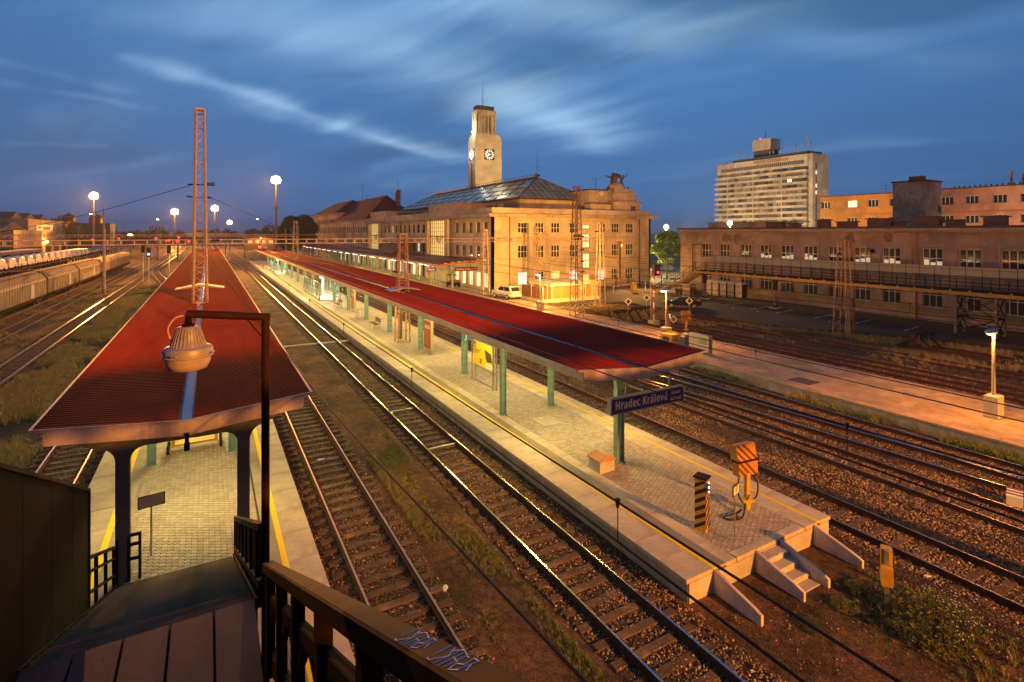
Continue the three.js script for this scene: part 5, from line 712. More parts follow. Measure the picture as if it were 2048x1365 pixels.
// overhead wires: catenary above, contact wire below, droppers between
function wires(label, x0, x1, z0, z1, yc, ym, step = 7.5) { const t = thing('overhead_wire', label, 'wire'), X = z => mix(x0, x1, (z - z0) / (z1 - z0)); new MB().rod([X(z0), yc, z0], [X(z1), yc, z1], 0.016, 0.016, 5).build('contact_wire', M.wire, t);
  const spans = []; for (let z = z0; z > z1; z -= 60) spans.push([z, Math.max(z1, z - 60)]); const c = new MB(), d = new MB(); for (const [a, b] of spans) { const P = []; for (let i = 0; i <= 12; i++) { const k = i / 12, z = mix(a, b, k); P.push([X(z), ym - (ym - yc - 0.25) * 4 * k * (1 - k) * 0.75, z]); } c.tube(P, 0.014, 5, 40); for (let z = a - 2; z > b + 1; z -= step) { const k = (z - a) / (b - a), y = ym - (ym - yc - 0.25) * 4 * k * (1 - k) * 0.75; d.rod([X(z), yc, z], [X(z), y, z], 0.008, 0.008, 4); d.rod([X(z), y + 0.04, z], [X(z), y - 0.06, z], 0.035, 0.02, 5); } } c.build('messenger_wire', M.wire, t); d.build('droppers', M.wire, t); return t; }
wires('overhead wire pair above the rusty track by the stairs', 4.3, 4.1, 12, -200, 5.78, 6.6);
wires('overhead wire pair above the polished track', 9.2, 8.9, 12, -160, 5.75, 6.8);
wires('overhead wires crossing before the far end of the middle canopy', 16.9, 18.4, 12, -160, 4.95, 5.35);
wires('overhead wires above the second track past the middle canopy', 23.4, 23.2, 12, -200, 5.8, 6.7);
wires('overhead wires above the track by the bare platform', 28.1, 27.8, 12, -200, 5.8, 6.7);
wires('overhead wires above the siding behind the bare platform', 39.3, 39.1, 12, -60, 5.7, 6.7);
wires('overhead wires above the outer siding', 46.9, 46.0, 12, -60, 5.7, 6.9);
wires('overhead wires above the verge in front of the yard', 52.5, 46, 12, -66, 6.2, 7.3);
wires('overhead wires over the grass-side track', -12.2, -12, 12, -200, 5.8, 6.8); wires('overhead wires over the brown freight track', -16.8, -16.6, 12, -200, 5.8, 6.8);
{ const t = thing('feeder_cable', 'thick black cable sagging over the worn earth strip', 'cable'); new MB().tube([[3.05, 5.75, 1], [2.7, 5.6, -6], [2.35, 5.6, -12], [1.9, 5.9, -22], [0.6, 7.2, -34], [-0.2, 8.7, -44.2]], 0.018, 6, 60).build('cable_run', M.wire, t); }
{ const t = thing('span_wire', 'long span wire from the tall mast towards the freight yard', 'cable'); new MB().tube([[-0.8, 12.95, -44.3], [-9, 11.0, -57], [-20, 9.4, -76], [-40, 8.2, -110]], 0.022, 6, 50).build('cable_run', M.wire, t); }
{ const t = thing('span_wire', 'span wire from the tall mast towards the big round tree', 'cable'); new MB().tube([[-0.3, 12.2, -44.3], [6, 10.8, -70], [14, 9.6, -108]], 0.022, 6, 50).build('cable_run', M.wire, t); }
// ---------------------------------------------------------------- high floodlights over the yard
function floodMast(label, x, z, y, I, r, aim, deg = 50, I2 = 0) { const t = thing('floodlight_mast', label, 'floodlight', [x, 0, z]); new MB().rod([0, -0.25, 0], [0, y - 0.6, 0], 0.42, 0.22, 12).build('mast_pole', M.mastGrey, t); new MB().rod([0, y - 0.9, 0], [0, y - 0.6, 0], r + 0.1, r + 0.3, 14).build('lamp_ring', M.mastGrey, t); new MB().rod([0, y * 0.66, 0], [0, y * 0.66 + 0.9, 0], 0.6, 0.6, 8).build('service_cage', M.mastGrey, t); for (const [k, q, n] of [[0, 1, 8], [0.62, 0.8, 6], [-0.5, 0.8, 6], [1.0, 0, 1]]) for (let i = 0; i < n; i++) { const a = i / n * 6.283 + 0.2; new MB().ball(Math.cos(a) * r * q, y - 0.1 + k * r * 1.1, Math.sin(a) * r * q, 0.42 * r + 0.12, 1.1, 1.0, 1.1, 10).build('flood_lamp', M.lampSodium, t); }  // lamp clusters made larger with distance to stand for their round glow
  const d = V(aim[0] - x, 0, aim[2] - z).normalize().multiplyScalar(2 * r + 1.2); spotLight(x + d.x, y - 0.2, z + d.z, ...aim, SODIUM, I, deg, 30); if (I2) pointLight(x + d.x, y - 1.8, z + d.z, SODIUM, I2, 25); return t; }
floodMast('tall floodlight mast beside the big round tree', 17.3, -172.4, 25, 30000, 0.85, [-14, 0, -95], 40, 350);
floodMast('floodlight mast behind the domed old works', -42.5, -286, 25, 100000, 1.1, [-34, 0, -110], 27, 900);
floodMast('floodlight mast far down the yard left of the lattice mast', -22.4, -479, 25, 70000, 1.7, [-15, 0, -200], 46, 2000);
floodMast('floodlight mast far down the yard right of the lattice mast', 3.4, -397, 25, 60000, 1.4, [-6, 0, -150], 30, 1200);
floodMast('small far floodlight mast between the poles', 18.6, -620, 19.5, 20000, 1.6, [0, 0, -300], 50, 0);
floodMast('unseen floodlight mast behind the footbridge, lighting the platform end and red roofs', 25, 46, 16.7, 24000, 0.7, [9, 3, -80], 47, 500);  // last mast is out of view, set for light on roofs and platform end
for (const [x, z, y] of [[-64, -420, 21], [-36, -520, 20], [40, -560, 22], [-24, -230, 8.6], [48, -420, 18]]) { const t = thing('yard_lamp', 'small far street lamp along the yard', 'lamp', [x, 0, z], 0, 'small far street lamps'); new MB().rod([0, -0.25, 0], [0, y, 0], 0.14, 0.09).build('lamp_pole', M.mastGrey, t); new MB().ball(0, y, 0, 0.5, 1.6, 0.6, 1).build('lamp_head', M.lampSodium, t); }
// street lamps beyond the tree
for (const [x, z, y, l] of [[89.5, -88, 10.7, 'bright street lamp above the round tree'], [97.5, -77.5, 11.5, 'bright street lamp over the roof edge of the long building'], [78, -88, 6.6, 'bright lamp low behind the station corner'], [79, -85, 4.0, 'low bright lamp beside the station corner']]) { const t = thing('street_lamp', l, 'lamp', [x, 0, z]); new MB().rod([0, -0.1, 0], [0, y + 1.2, 0], 0.09, 0.05).build('lamp_pole', M.galv, t); new MB().ball(0, y, 0, 0.5, 1, 1, 1, 16).build('lamp_globe', M.lampStreet, t); pointLight(x - 0.4, y - 0.55, z + 0.3, STREET, y > 8 ? 1300 : 800, 10); }
// ---------------------------------------------------------------- platform lamps on the bare platform
function platformLamp(label, z, I) { const t = thing('platform_lamp', label, 'lamp', [33.75, PT, z]); new MB().cham(-0.36, 0.36, 0, 1.1, -0.28, 0.28, 0.04).build('concrete_foot', M.concrete, t); new MB().rod([0, 1.1, 0], [0, 4.2, 0], 0.09, 0.065, 12).build('pole', M.galv, t); const h = new MB(); h.ball(-0.22, 4.24, 0, 0.42, 1.35, 0.28, 0.5, 12); h.build('lamp_head', M.galv, t); new MB().ball(-0.3, 4.155, 0, 0.22, 1.4, 0.25, 0.6).build('lamp_glass', M.lampSodium, t); pointLight(33.42, PT + 3.98, z, SODIUM, I, 8); return t; }
platformLamp('platform lamp on a concrete foot at the right end', -11.4, 105); platformLamp('platform lamp beside the yellow grit box', -33.2, 170); platformLamp('platform lamp near the brick hut', -53.0, 480);

function pointLightOn(name, label, [x, y, z], I) { const t = thing(name, label, 'lamp', [x, y, z]); new MB().rod([0, 0.1, -0.5], [0, 0.15, 0.2], 0.04).build('lamp_arm', M.galv, t); new MB().ball(0, 0, 0.3, 0.16).build('lamp_glass', M.lampSodium, t); pointLight(x, y - 0.25, z + 0.75, SODIUM, I, 8); }
// ---------------------------------------------------------------- steel footbridge before the long building
{
  const t = thing('steel_footbridge', 'rusty steel footbridge with pale panels and stairs before the long building', 'footbridge');
  const x0 = 61.4, x1 = 63.3, Y = 4.05, ZS = -54.6, ZE = 10, orange = mat(0.62, 0.36, 0.10, { map: sized(mottle, 2), roughness: 0.6 });
  for (const x of [x0, x1]) box(t, 'main_beam', orange, x - 0.06, x + 0.06, Y - 0.42, Y - 0.1, ZS, ZE); box(t, 'deck', M.darkSteel, x0 - 0.05, x1 + 0.05, Y - 0.1, Y, ZS, ZE);
  for (let z = ZS + 0.6; z < ZE; z += 1.5) for (const x of [x0, x1]) box(t, 'deck_bracket', M.galv, x - 0.16, x + 0.0, Y - 0.07, Y + 0.05, z, z + 0.12);
  const pn = new MB().box(-0.012, 0.012, 0, 0.92, 0.02, 1.24).geo();
  for (let z = ZS + 1.9, i = 0; z < ZE; z += 1.27, i++) { const p = mesh('screen_panel', pn, M.milk, t); p.position.set(x1 - 0.02, Y + 1.22, z); const q = new MB(); for (const x of [x0, x1]) q.box(x - 0.03, x + 0.03, Y, Y + (x === x1 ? 2.16 : 1.12), z - 0.03, z + 0.03); q.build('railing_post', M.brownSteel, t); }
  for (const [x, ys] of [[x0, [0.18, 0.45, 0.75, 1.1]], [x1, [0.3, 0.7, 1.15, 2.14]]]) for (const y of ys) box(t, 'railing_bar', M.brownSteel, x - 0.025, x + 0.025, Y + y - 0.02, Y + y + 0.02, ZS + 0.01, ZE);
  // stairs with a mid landing
  const prof = [[ZS, Y], [-58.1, 1.95], [-59.4, 1.95], [-63.0, -0.05]];
  for (const x of [x0, x1]) for (let i = 0; i < 3; i++) { const [za, ya] = prof[i], [zb, yb] = prof[i + 1]; new MB().prism([[za, ya], [zb, yb], [zb, yb - 0.34], [za, ya - 0.34]], 'zy', x - 0.05, x + 0.05).build('stair_stringer', orange, t); for (const h of [0.55, 1.05]) new MB().bar([x, ya + h, za], [x, yb + h, zb], 0.05).build('stair_rail', M.brownSteel, t); for (let k = 0; k <= 3; k++) { const zz = mix(za, zb, k / 3), yy = mix(ya, yb, k / 3); new MB().box(x - 0.025, x + 0.025, yy, yy + 1.07, zz - 0.025, zz + 0.025).build('railing_post', M.brownSteel, t); } }
  for (const [za, ya, zb, yb, n] of [[ZS, Y, -58.1, 1.95, 12], [-59.4, 1.95, -63, -0.05, 12]]) for (let i = 0; i < n; i++) { const k = (i + 0.5) / n; box(t, 'stair_tread', M.darkSteel, x0 + 0.06, x1 - 0.06, mix(ya, yb, k) - 0.04, mix(ya, yb, k), mix(za, zb, k) - 0.15, mix(za, zb, k) + 0.15); } box(t, 'stair_landing', M.darkSteel, x0 + 0.06, x1 - 0.06, 1.88, 1.95, -59.4, -58.1);
  for (const z of [-53.3, -42.3]) { for (const x of [x0 + 0.3]) { const c = new MB(); c.box(x - 0.2, x + 0.2, -0.1, Y - 0.42, z - 0.2, z + 0.2); c.build('column', M.brownSteel, t); const st = new MB(); for (let i = 0; i < 7; i++) st.cbox(x, 0.5 + i * 0.28, z + 0.205, 0.44, 0.06, 0.012, 0, 0, 0.7).cbox(x - 0.205, 0.5 + i * 0.28, z, 0.012, 0.06, 0.44, 0, 0.7, 0); st.build('warning_stripes', M.white, t); box(t, 'column_head', M.brownSteel, x0 - 0.2, x1 + 0.2, Y - 0.62, Y - 0.43, z - 0.25, z + 0.25); box(t, 'kerb_foot', M.concrete, x - 0.5, x + 0.5, -0.1, 0.12, z - 0.6, z + 0.6); } }
  const L = [[61.5, -23.6], [63.3, -23.6], [61.5, -20.6], [63.3, -20.6]]; for (const [x, z] of L) box(t, 'trestle_leg', M.mastGrey, x - 0.1, x + 0.1, -0.1, Y - 0.43, z - 0.1, z + 0.1); const br = new MB(); for (const [a, b] of [[0, 1], [2, 3], [0, 2], [1, 3]]) for (const [ya, yb] of [[0.1, 1.6], [1.7, 3.5]]) { br.bar([L[a][0], ya, L[a][1]], [L[b][0], yb, L[b][1]], 0.08, 0.05).bar([L[b][0], ya, L[b][1]], [L[a][0], yb, L[a][1]], 0.08, 0.05).bar([L[a][0], yb, L[a][1]], [L[b][0], yb, L[b][1]], 0.1, 0.1); } br.build('trestle_braces', M.darkSteel, t);
}
// ---------------------------------------------------------------- freight trains on the left
const tarp = mat(0.25, 0.19, 0.12, { map: sized(stain, 5), roughness: 0.75 }), tarpTop = mat(0.14, 0.10, 0.08, { map: mottle, roughness: 0.8 });
function hoodWagon(label, x, z, len) { // long covered wagon with a tarpaulin hood over hoops
  const t = thing('hood_wagon', label, 'wagon', [x, 0, z], 0, 'hooded freight wagons'); const h = len / 2 - 0.5, w = 1.43;
  box(t, 'underframe', M.darkSteel, -1.35, 1.35, 0.85, 1.2, -h - 0.2, h + 0.2);
  box(t, 'side_wall', tarp, -w, w, 1.2, 3.12, -h, h); new MB().prism([[-w + 0.03, 3.12], [-w + 0.2, 3.5], [-0.8, 4.02], [0, 4.18], [0.8, 4.02], [w - 0.2, 3.5], [w - 0.03, 3.12]], 'xy', -h, h).build('hood', tarpTop, t);
  const rb = new MB(); for (let z = -h + 0.3; z < h; z += 0.95) rb.box(w, w + 0.035, 1.25, 3.1, z - 0.03, z + 0.03); rb.build('side_ribs', tarp, t);
  const tr = new MB(); for (let z = -h + 0.4; z < h - 0.9; z += 0.95) tr.prism([[z, 3.12], [z + 0.72, 3.12], [z + 0.6, 3.42], [z + 0.12, 3.42]], 'zy', w - 0.12, w - 0.02); tr.build('eave_brackets', mat(0.5, 0.38, 0.22, { roughness: 0.7 }), t);
  new MB().box(-0.5, 0.5, 4.1, 4.24, -h, h).build('roof_ridge', tarpTop, t); box(t, 'side_door', M.trimGrey, w + 0.001, w + 0.06, 1.3, 3.0, -1.2 - h * 0.25, 0.1 - h * 0.25); box(t, 'side_sill', M.darkSteel, w - 0.05, w + 0.08, 1.05, 1.22, -h, h);
  for (const s of [-1, 1]) for (const d of [-0.9, 0.9]) { const b = new MB(); for (const q of [-0.75, 0.75]) b.rod([q - 0.07, 0.46, s * (h - 2) + d], [q + 0.07, 0.46, s * (h - 2) + d], 0.46, 0.46, 16); b.rod([-1, 0.46, s * (h - 2) + d], [1, 0.46, s * (h - 2) + d], 0.08); b.build('wheelset', M.railRust, t); } box(t, 'bogie_frame', M.darkSteel, 0.95, 1.1, 0.4, 0.75, h - 3.6, h - 0.5); box(t, 'bogie_frame', M.darkSteel, 0.95, 1.1, 0.4, 0.75, -h + 0.5, -h + 3.6);
  const bf = new MB(); for (const s of [-1, 1]) for (const q of [-0.87, 0.87]) bf.rod([q, 1.05, s * (h + 0.2)], [q, 1.05, s * (h + 0.62)], 0.07).rod([q, 1.05, s * (h + 0.6)], [q, 1.05, s * (h + 0.65)], 0.22, 0.22, 12); bf.build('buffers', M.darkSteel, t); return t; }
const hw = hoodWagon('nearest hooded freight wagon, cut by the picture edge', -20.5, -84.3, 20.6); copy(hw, [-20.5, 0, -104.9], 0, 'second hooded freight wagon with a pale side door'); copy(hw, [-20.5, 0, -125.5], 0, 'third hooded freight wagon with sprayed letters, farthest of the hooded ones'); copy(hw, [-20.5, 0, -63.7], 0, 'hooded freight wagon just beyond the picture edge, mostly out of view');
{ const b = new MB(); const rr = rng(4); for (let z = -133.5; z < -118; z += 0.8) { b.box(-19.05, -19.02, 1.35, 1.7 + 0.9 * rr(), z, z + 0.45); } tag(b.build('sprayed_letters', mat(0.45, 0.40, 0.33, { roughness: 0.8 })), 'band of pale sprayed letters on the third hooded wagon', 'graffiti'); }
const ow = thing('orange_wagon', 'nearest of the short rounded ochre wagons', 'wagon', [-20.5, 0, -143], 0, 'short rounded ochre wagons'); { const o = mat(0.66, 0.40, 0.15, { map: sized(stain, 4), roughness: 0.7 }); new MB().prism([[-1.4, 1.3], [-1.45, 3.2], [-1.1, 3.9], [0, 4.15], [1.1, 3.9], [1.45, 3.2], [1.4, 1.3]], 'xy', -5.4, 5.4).build('tank_body', o, ow); const r = new MB(); for (let z = -5; z < 5.4; z += 1.6) r.box(1.42, 1.5, 1.3, 3.3, z, z + 0.12); r.build('side_ribs', o, ow); box(ow, 'underframe', M.darkSteel, -1.3, 1.3, 0.6, 1.28, -5.6, 5.6); const wh = new MB(); for (const z of [-4, 4]) for (const q of [-0.75, 0.75]) wh.rod([q - 0.07, 0.46, z], [q + 0.07, 0.46, z], 0.46, 0.46, 14); wh.build('wheels', M.railRust, ow); }
['second', 'third', 'fourth'].forEach((n, i) => copy(ow, [-20.5, 0, -154.6 - i * 11.6], 0, n + ' of the short rounded ochre wagons behind the hooded ones'));
{ // car transporter: two long decks, cars on the upper one
  for (let k = 0; k < 5; k++) { const z = -88 - k * 26, t = thing('car_transporter', k ? 'double deck car transporter wagon in the silver car train' : 'nearest double deck car transporter wagon', 'wagon', [-26.2, 0, z], 0, 'car transporter wagons'); for (const y of [1.1, 3.75]) box(t, 'deck', M.darkSteel, -1.4, 1.4, y, y + 0.2, -12.6, 12.6); for (const s of [-1, 1]) { for (let q = -12; q <= 12; q += 3) box(t, 'stanchion', M.darkSteel, s * 1.34, s * 1.44, 1.3, 4.6, q - 0.08, q + 0.08); box(t, 'side_rail', M.darkSteel, s * 1.38, s * 1.45, 4.3, 4.42, -12.6, 12.6); } const wh = new MB(); for (const q of [-9.5, -8, 8, 9.5]) for (const x of [-0.75, 0.75]) wh.rod([x - 0.07, 0.46, q], [x + 0.07, 0.46, q], 0.46, 0.46, 12); wh.build('wheels', M.railRust, t); }
  const body = [[-2.05, 0.35], [-2.1, 0.8], [-1.9, 0.98], [-1.1, 1.06], [-0.45, 1.5], [0.9, 1.55], [1.75, 1.05], [2.05, 0.95], [2.1, 0.4], [1.8, 0.25], [-1.8, 0.25]];
  const carB = new MB().prism(body.map(([a, b]) => [a, b]), 'zy', -0.85, 0.85, 0.1).geo(), cab = new MB().prism([[-0.95, 1.08], [-0.42, 1.44], [0.85, 1.49], [1.5, 1.1]], 'zy', -0.862, 0.862, 0.01).geo(), whG = (() => { const b = new MB(); for (const z of [-1.3, 1.3]) for (const x of [-0.8, 0.8]) b.rod([x - 0.1, 0.32, z], [x + 0.1, 0.32, z], 0.32, 0.32, 12); return b.geo(); })();
  const silver = mat(0.55, 0.56, 0.58, { roughness: 0.25, metalness: 0.6 }), wrap = mat(0.56, 0.55, 0.58, { roughness: 0.45, bumpMap: soilB, bumpScale: 0.03 }), wrapG = new MB().prism([[-2.15, 0.12], [-2.18, 0.95], [-1.55, 1.15], [-1.05, 1.68], [0.4, 1.78], [1.85, 1.68], [2.18, 1.1], [2.18, 0.12]], 'zy', -0.95, 0.95, 0.16).geo();
  for (let i = 0, z = -78; z > -204; z -= 4.65, i++) { const w = z > -166; if (w) { const t = thing('wrapped_car', 'white wrapped car on the upper deck of the transporter train', 'car', [-26.2, 3.96, z], 0, 'white wrapped cars on the transporter'); mesh('cover', wrapG, wrap, t); const st = new MB(); for (const q of [-1.2, 0.9]) st.box(-0.97, 0.97, 0.1, 0.16, q, q + 0.08); st.build('tie_straps', M.black, t); } else { const t = thing('silver_car', 'bare silver car further back on the transporter train', 'car', [-26.2, 3.96, z], 0, 'bare silver cars on the transporter'); mesh('body', carB, silver, t); mesh('windows', cab, M.glassDark, t); mesh('wheels', whG, M.rubber, t); } }
  for (let k = 0; k < 4; k++) { const t = thing('open_wagon', 'brown open goods wagon on the far track', 'wagon', [-33, 0, -125 - k * 15], 0, 'brown open goods wagons'); const m = mat(0.20, 0.08, 0.045, { map: rustT, roughness: 0.8 }); for (const s of [-1, 1]) box(t, 'side_wall', m, s * 1.3, s * 1.4, 1.2, 3.1, -7, 7); for (const s of [-1, 1]) box(t, 'end_wall', m, -1.29, 1.29, 1.2, 3.1, s * 6.9, s * 7); box(t, 'floor', M.darkSteel, -1.28, 1.28, 1.1, 1.25, -6.9, 6.9); new MB().prism([[-1.2, 1.26], [-0.6, 3.0], [0.3, 3.4], [1.0, 2.9], [1.2, 1.26]], 'xy', -6, 5.5).build('load', M.soil, t); const wh = new MB(); for (const q of [-5, -3.6, 3.6, 5]) for (const x of [-0.75, 0.75]) wh.rod([x - 0.07, 0.46, q], [x + 0.07, 0.46, q], 0.46, 0.46, 10); wh.build('wheels', M.railRust, t); }
  { const t = thing('loading_ramp', 'concrete loading platform on posts beyond the silver cars', 'ramp', [-40, 0, -150]); box(t, 'ramp_slab', M.concretePost, -2, 2, 4.6, 5.2, -34, 10); for (const z of [-33, -26, -18, -10, -2, 6]) box(t, 'ramp_leg', M.concretePost, 1.4, 1.9, -0.2, 4.6, z, z + 0.6); }
}
// ---------------------------------------------------------------- far left: warehouse, old works, bridge
{
  const t = thing('warehouse', 'tan flat warehouse with raven sign and dark base at the far left', 'warehouse', [-60, 0, -269]); const m = mat(0.56, 0.42, 0.26, { map: sized(stain, 30), roughness: 0.8 });
  box(t, 'wall', m, -40, 0, 4.2, 14.7, -72, 0); box(t, 'base_band', M.darkSteel, -39.9, -0.02, -0.2, 4.2, -71.9, -0.1); for (const z of [-6, -20, -34, -48, -62]) box(t, 'loading_door', M.mastGrey, -0.01, 0.06, 0, 4.0, z - 5, z); box(t, 'low_wing', m, -40, 4, 4.2, 10.2, 0.05, 34); box(t, 'wing_base', M.darkSteel, -39.9, 3.9, -0.2, 4.2, 0.06, 33.9); for (const [z0, z1] of [[-60, -42], [-40, -22], [-20, -4]]) { new MB().prism([[z0, 14.7], [(z0 + z1) / 2, 17.6], [z1, 14.7]], 'zy', -38, -6).build('roof_hood', M.roofFelt, t); } new MB().prism([[2, 10.2], [17, 13.4], [33, 10.2]], 'zy', -38, 0).build('roof_hood', M.roofFelt, t);
  box(t, 'sign_board', M.white, 0.001, 0.15, 9.6, 12.6, -37, -11); textMesh('raven', 1.9, mat(0.16, 0.045, 0.03), t, [0.16, 10.4, -20.5], Math.PI / 2, 0.06, 1.6); new MB().prism([[-13, 12.2], [-15.2, 11.6], [-17, 11.9], [-18.8, 11.7], [-16, 10.9], [-15, 11.1]], 'zy', 0.16, 0.24).build('sign_bird', M.black, t); box(t, 'sign_line', mat(0.16, 0.045, 0.03), 0.16, 0.22, 9.85, 10.1, -36, -12.5);
  new MB().ball(0.9, 5.6, -23, 0.45).build('wall_lamp', M.lampSodium, t); pointLight(-58.2, 5.4, -292, SODIUM, 420, 10); new MB().ball(0.9, 4.4, 0.6, 0.4).build('wall_lamp', M.lampSodium, t); pointLight(-58.2, 3.8, -267.9, SODIUM, 300, 10);
  const w = thing('old_works', 'dark old works with two domed turrets behind the warehouse', 'building', [-62, 0, -380]); box(w, 'block', M.roofFelt, -10, 14, 0, 14.5, -10, 8); for (const x of [-5.5, 6.5]) { box(w, 'turret', mat(0.22, 0.10, 0.07), x - 2.6, x + 2.6, 14.5, 17.6, -4, 4); new MB().ball(x, 17.6, 0, 2.9, 1, 0.75, 1).build('turret_dome', mat(0.14, 0.07, 0.06), w); new MB().rod([x, 19.5, 0], [x, 20.8, 0], 0.5, 0.1).build('finial', M.roofFelt, w); }
  const b = thing('road_bridge', 'far road bridge with pale parapet across the yard', 'bridge', [0, 0, -520]); box(b, 'deck', M.concretePost, -110, 90, 6.2, 7.6, -6, 6); box(b, 'parapet', M.mastPaint, -110, 90, 7.6, 8.8, 5.8, 6); for (const x of [-70, -35, 0, 35, 70]) box(b, 'pier', M.concretePost, x - 1.5, x + 1.5, -0.2, 6.2, -4, 4);
  const s = thing('signal_cabin', 'small lit ochre signal cabin at the canopy far end', 'building', [25.5, 0, -330]); const H = [2.5, 6, 9.5, 13].map(x => ({ x, y: 3.2, w: 2.2, h: 1.9, c: 2, r: 1, fm: M.frameBrown, gm: emis(1, 0.6, 0.18, 0.7) })); facade(s, 'wall', [-8, 0, 0], 0, 16, 6.4, H, mat(0.6, 0.42, 0.2, { map: stain }), 0.4); box(s, 'roof', M.tileRed, -8.6, 8.6, 6.4, 6.9, -8, 0.7); box(s, 'back_wall', M.cream, -8, 8, 0, 6.4, -7.5, -0.5); pointLight(25, 6.0, -326, SODIUM, 160, 8); new MB().ball(25 - 25.5, 6.3, 3.6, 0.2).build('porch_lamp', M.lampSodium, s);
}
// ---------------------------------------------------------------- trees
const leafTri = (() => { const g = new THREE.BufferGeometry(); g.setAttribute('position', new THREE.Float32BufferAttribute([0, 0, 0, 0.5, 0.06, 0.28, 1, 0, 0, 0, 0, 0, 1, 0, 0, 0.5, 0.06, -0.28], 3)); g.computeVertexNormals(); return g; })();
function tree(label, x, z, y0, h, rx, ry, leaf, n, col, seed, group) {
  const t = thing('tree', label, 'tree', [x, y0, z], 0, group), rr = rng(seed); const cy = h - ry; const tr = new MB(); tr.rod([0, 0, 0], [0, cy, 0], rx * 0.07, rx * 0.045, 9); const cl = [];
  for (let i = 0; i < 22; i++) { const a = rr() * 6.283, e = Math.acos(1 - 1.75 * rr()), k = 0.4 + 0.55 * Math.cbrt(rr()), p = [Math.sin(e) * Math.cos(a) * rx * k, cy + Math.cos(e) * ry * k, Math.sin(e) * Math.sin(a) * rx * k]; cl.push([...p, (0.2 + 0.16 * rr()) * rx]); tr.rod([0, cy * (0.55 + 0.4 * rr()), 0], p, rx * 0.025, rx * 0.008, 5); } tr.build('trunk', mat(0.10, 0.07, 0.05, { map: woodT, roughness: 0.95 }), t);
  const N = n, P = new Float32Array(N * 18), C = new Float32Array(N * 18), lp = leafTri.attributes.position, v = V(0, 0, 0), q = new THREE.Quaternion(), e = new THREE.Euler();
  for (let i = 0; i < N; i++) { const c = cl[Math.floor(rr() * cl.length)], a = rr() * 6.283, u = 2 * rr() - 1, k = c[3] * (0.45 + 0.6 * Math.cbrt(rr())), sq = Math.sqrt(1 - u * u); const s = leaf * (0.6 + 0.8 * rr()), ox = c[0] + sq * Math.cos(a) * k, oy = c[1] + u * k * 0.85, oz = c[2] + sq * Math.sin(a) * k; q.setFromEuler(e.set(rr() * 6.3, rr() * 6.3, rr() * 6.3)); const b = 0.65 + 0.7 * rr(); for (let j = 0; j < 6; j++) { v.fromBufferAttribute(lp, j).multiplyScalar(s).applyQuaternion(q); P.set([v.x + ox, v.y + oy, v.z + oz], i * 18 + j * 3); C.set([col[0] * b, col[1] * b, col[2] * b * 0.9], i * 18 + j * 3); } }
  const g = new THREE.BufferGeometry(); g.setAttribute('position', new THREE.BufferAttribute(P, 3)); g.setAttribute('color', new THREE.BufferAttribute(C, 3)); g.computeVertexNormals(); mesh('crown', g, mat(1, 1, 1, { vertexColors: true, roughness: 0.85, phys: true, transmission: 0.3, thickness: 0 }), t); return t; }
tree('round green tree lit by lamps between the station and the long building', 81, -79.5, -0.1, 9.6, 2.9, 3.2, 0.36, 7000, [0.10, 0.17, 0.03], 11);
tree('small round tree under the bright street lamps', 84.5, -83, -0.1, 4.4, 1.6, 1.1, 0.2, 2500, [0.09, 0.13, 0.03], 12);
tree('big dark round tree beside the far end of the station', 27.5, -207, -0.2, 16.6, 7.6, 7.6, 0.62, 15000, [0.07, 0.095, 0.03], 13);
tree('orange-lit bushy tree behind the freight yard', -62, -330, -0.2, 15.5, 8, 6, 0.9, 5000, [0.10, 0.10, 0.03], 14);
[[-42, -420, 12], [-30, -430, 13], [-52, -410, 11], [-20, -470, 11], [40, -420, 15], [52, -400, 17], [62, -420, 19], [74, -430, 18], [-75, -360, 11], [30, -450, 12], [86, -440, 17], [16, -520, 12], [4, -540, 12], [-8, -540, 11]].forEach(([x, z, h], i) => tree('dark tree in the far line behind the yard', x, z, -0.2, h, h * 0.52, h * 0.42, 1.0, 2200, [0.055, 0.065, 0.03], 30 + i, 'dark trees in the far line'));
{ const t = thing('far_block', 'low reddish block of flats behind the long building roof', 'building', [150, 0, -128]); facade(t, 'wall', [0, 0, 0], LEFTWARD, 30, 12.6, [4, 9, 14, 19, 24].map((x, i) => ({ x, y: 9.4, w: 1.7, h: 1.5, c: 2, r: 1, gm: i === 1 || i === 4 ? M.winLit : M.glassDark })), mat(0.42, 0.17, 0.11, { map: stain }), 0.4); box(t, 'roof', M.roofFelt, -0.2, 10, 12.6, 12.8, -0.2, 30); 
  const u = thing('far_flats', 'tan block of flats behind the round green tree', 'building', [108, 0, -150]); facade(u, 'wall', [0, 0, 0], 0, 34, 11.8, [2.5, 6.5, 10.5, 14.5, 18.5, 22.5].flatMap(x => [2.2, 5.4, 8.6].map(y => ({ x, y, w: 1.7, h: 1.5, c: 2, r: 1, gm: (x + y) % 3 < 0.8 ? M.winLit : M.glassDark }))), mat(0.50, 0.36, 0.18, { map: stain }), 0.4); box(u, 'roof', M.roofFelt, -0.3, 34.3, 11.8, 12, -10, 0.3); }
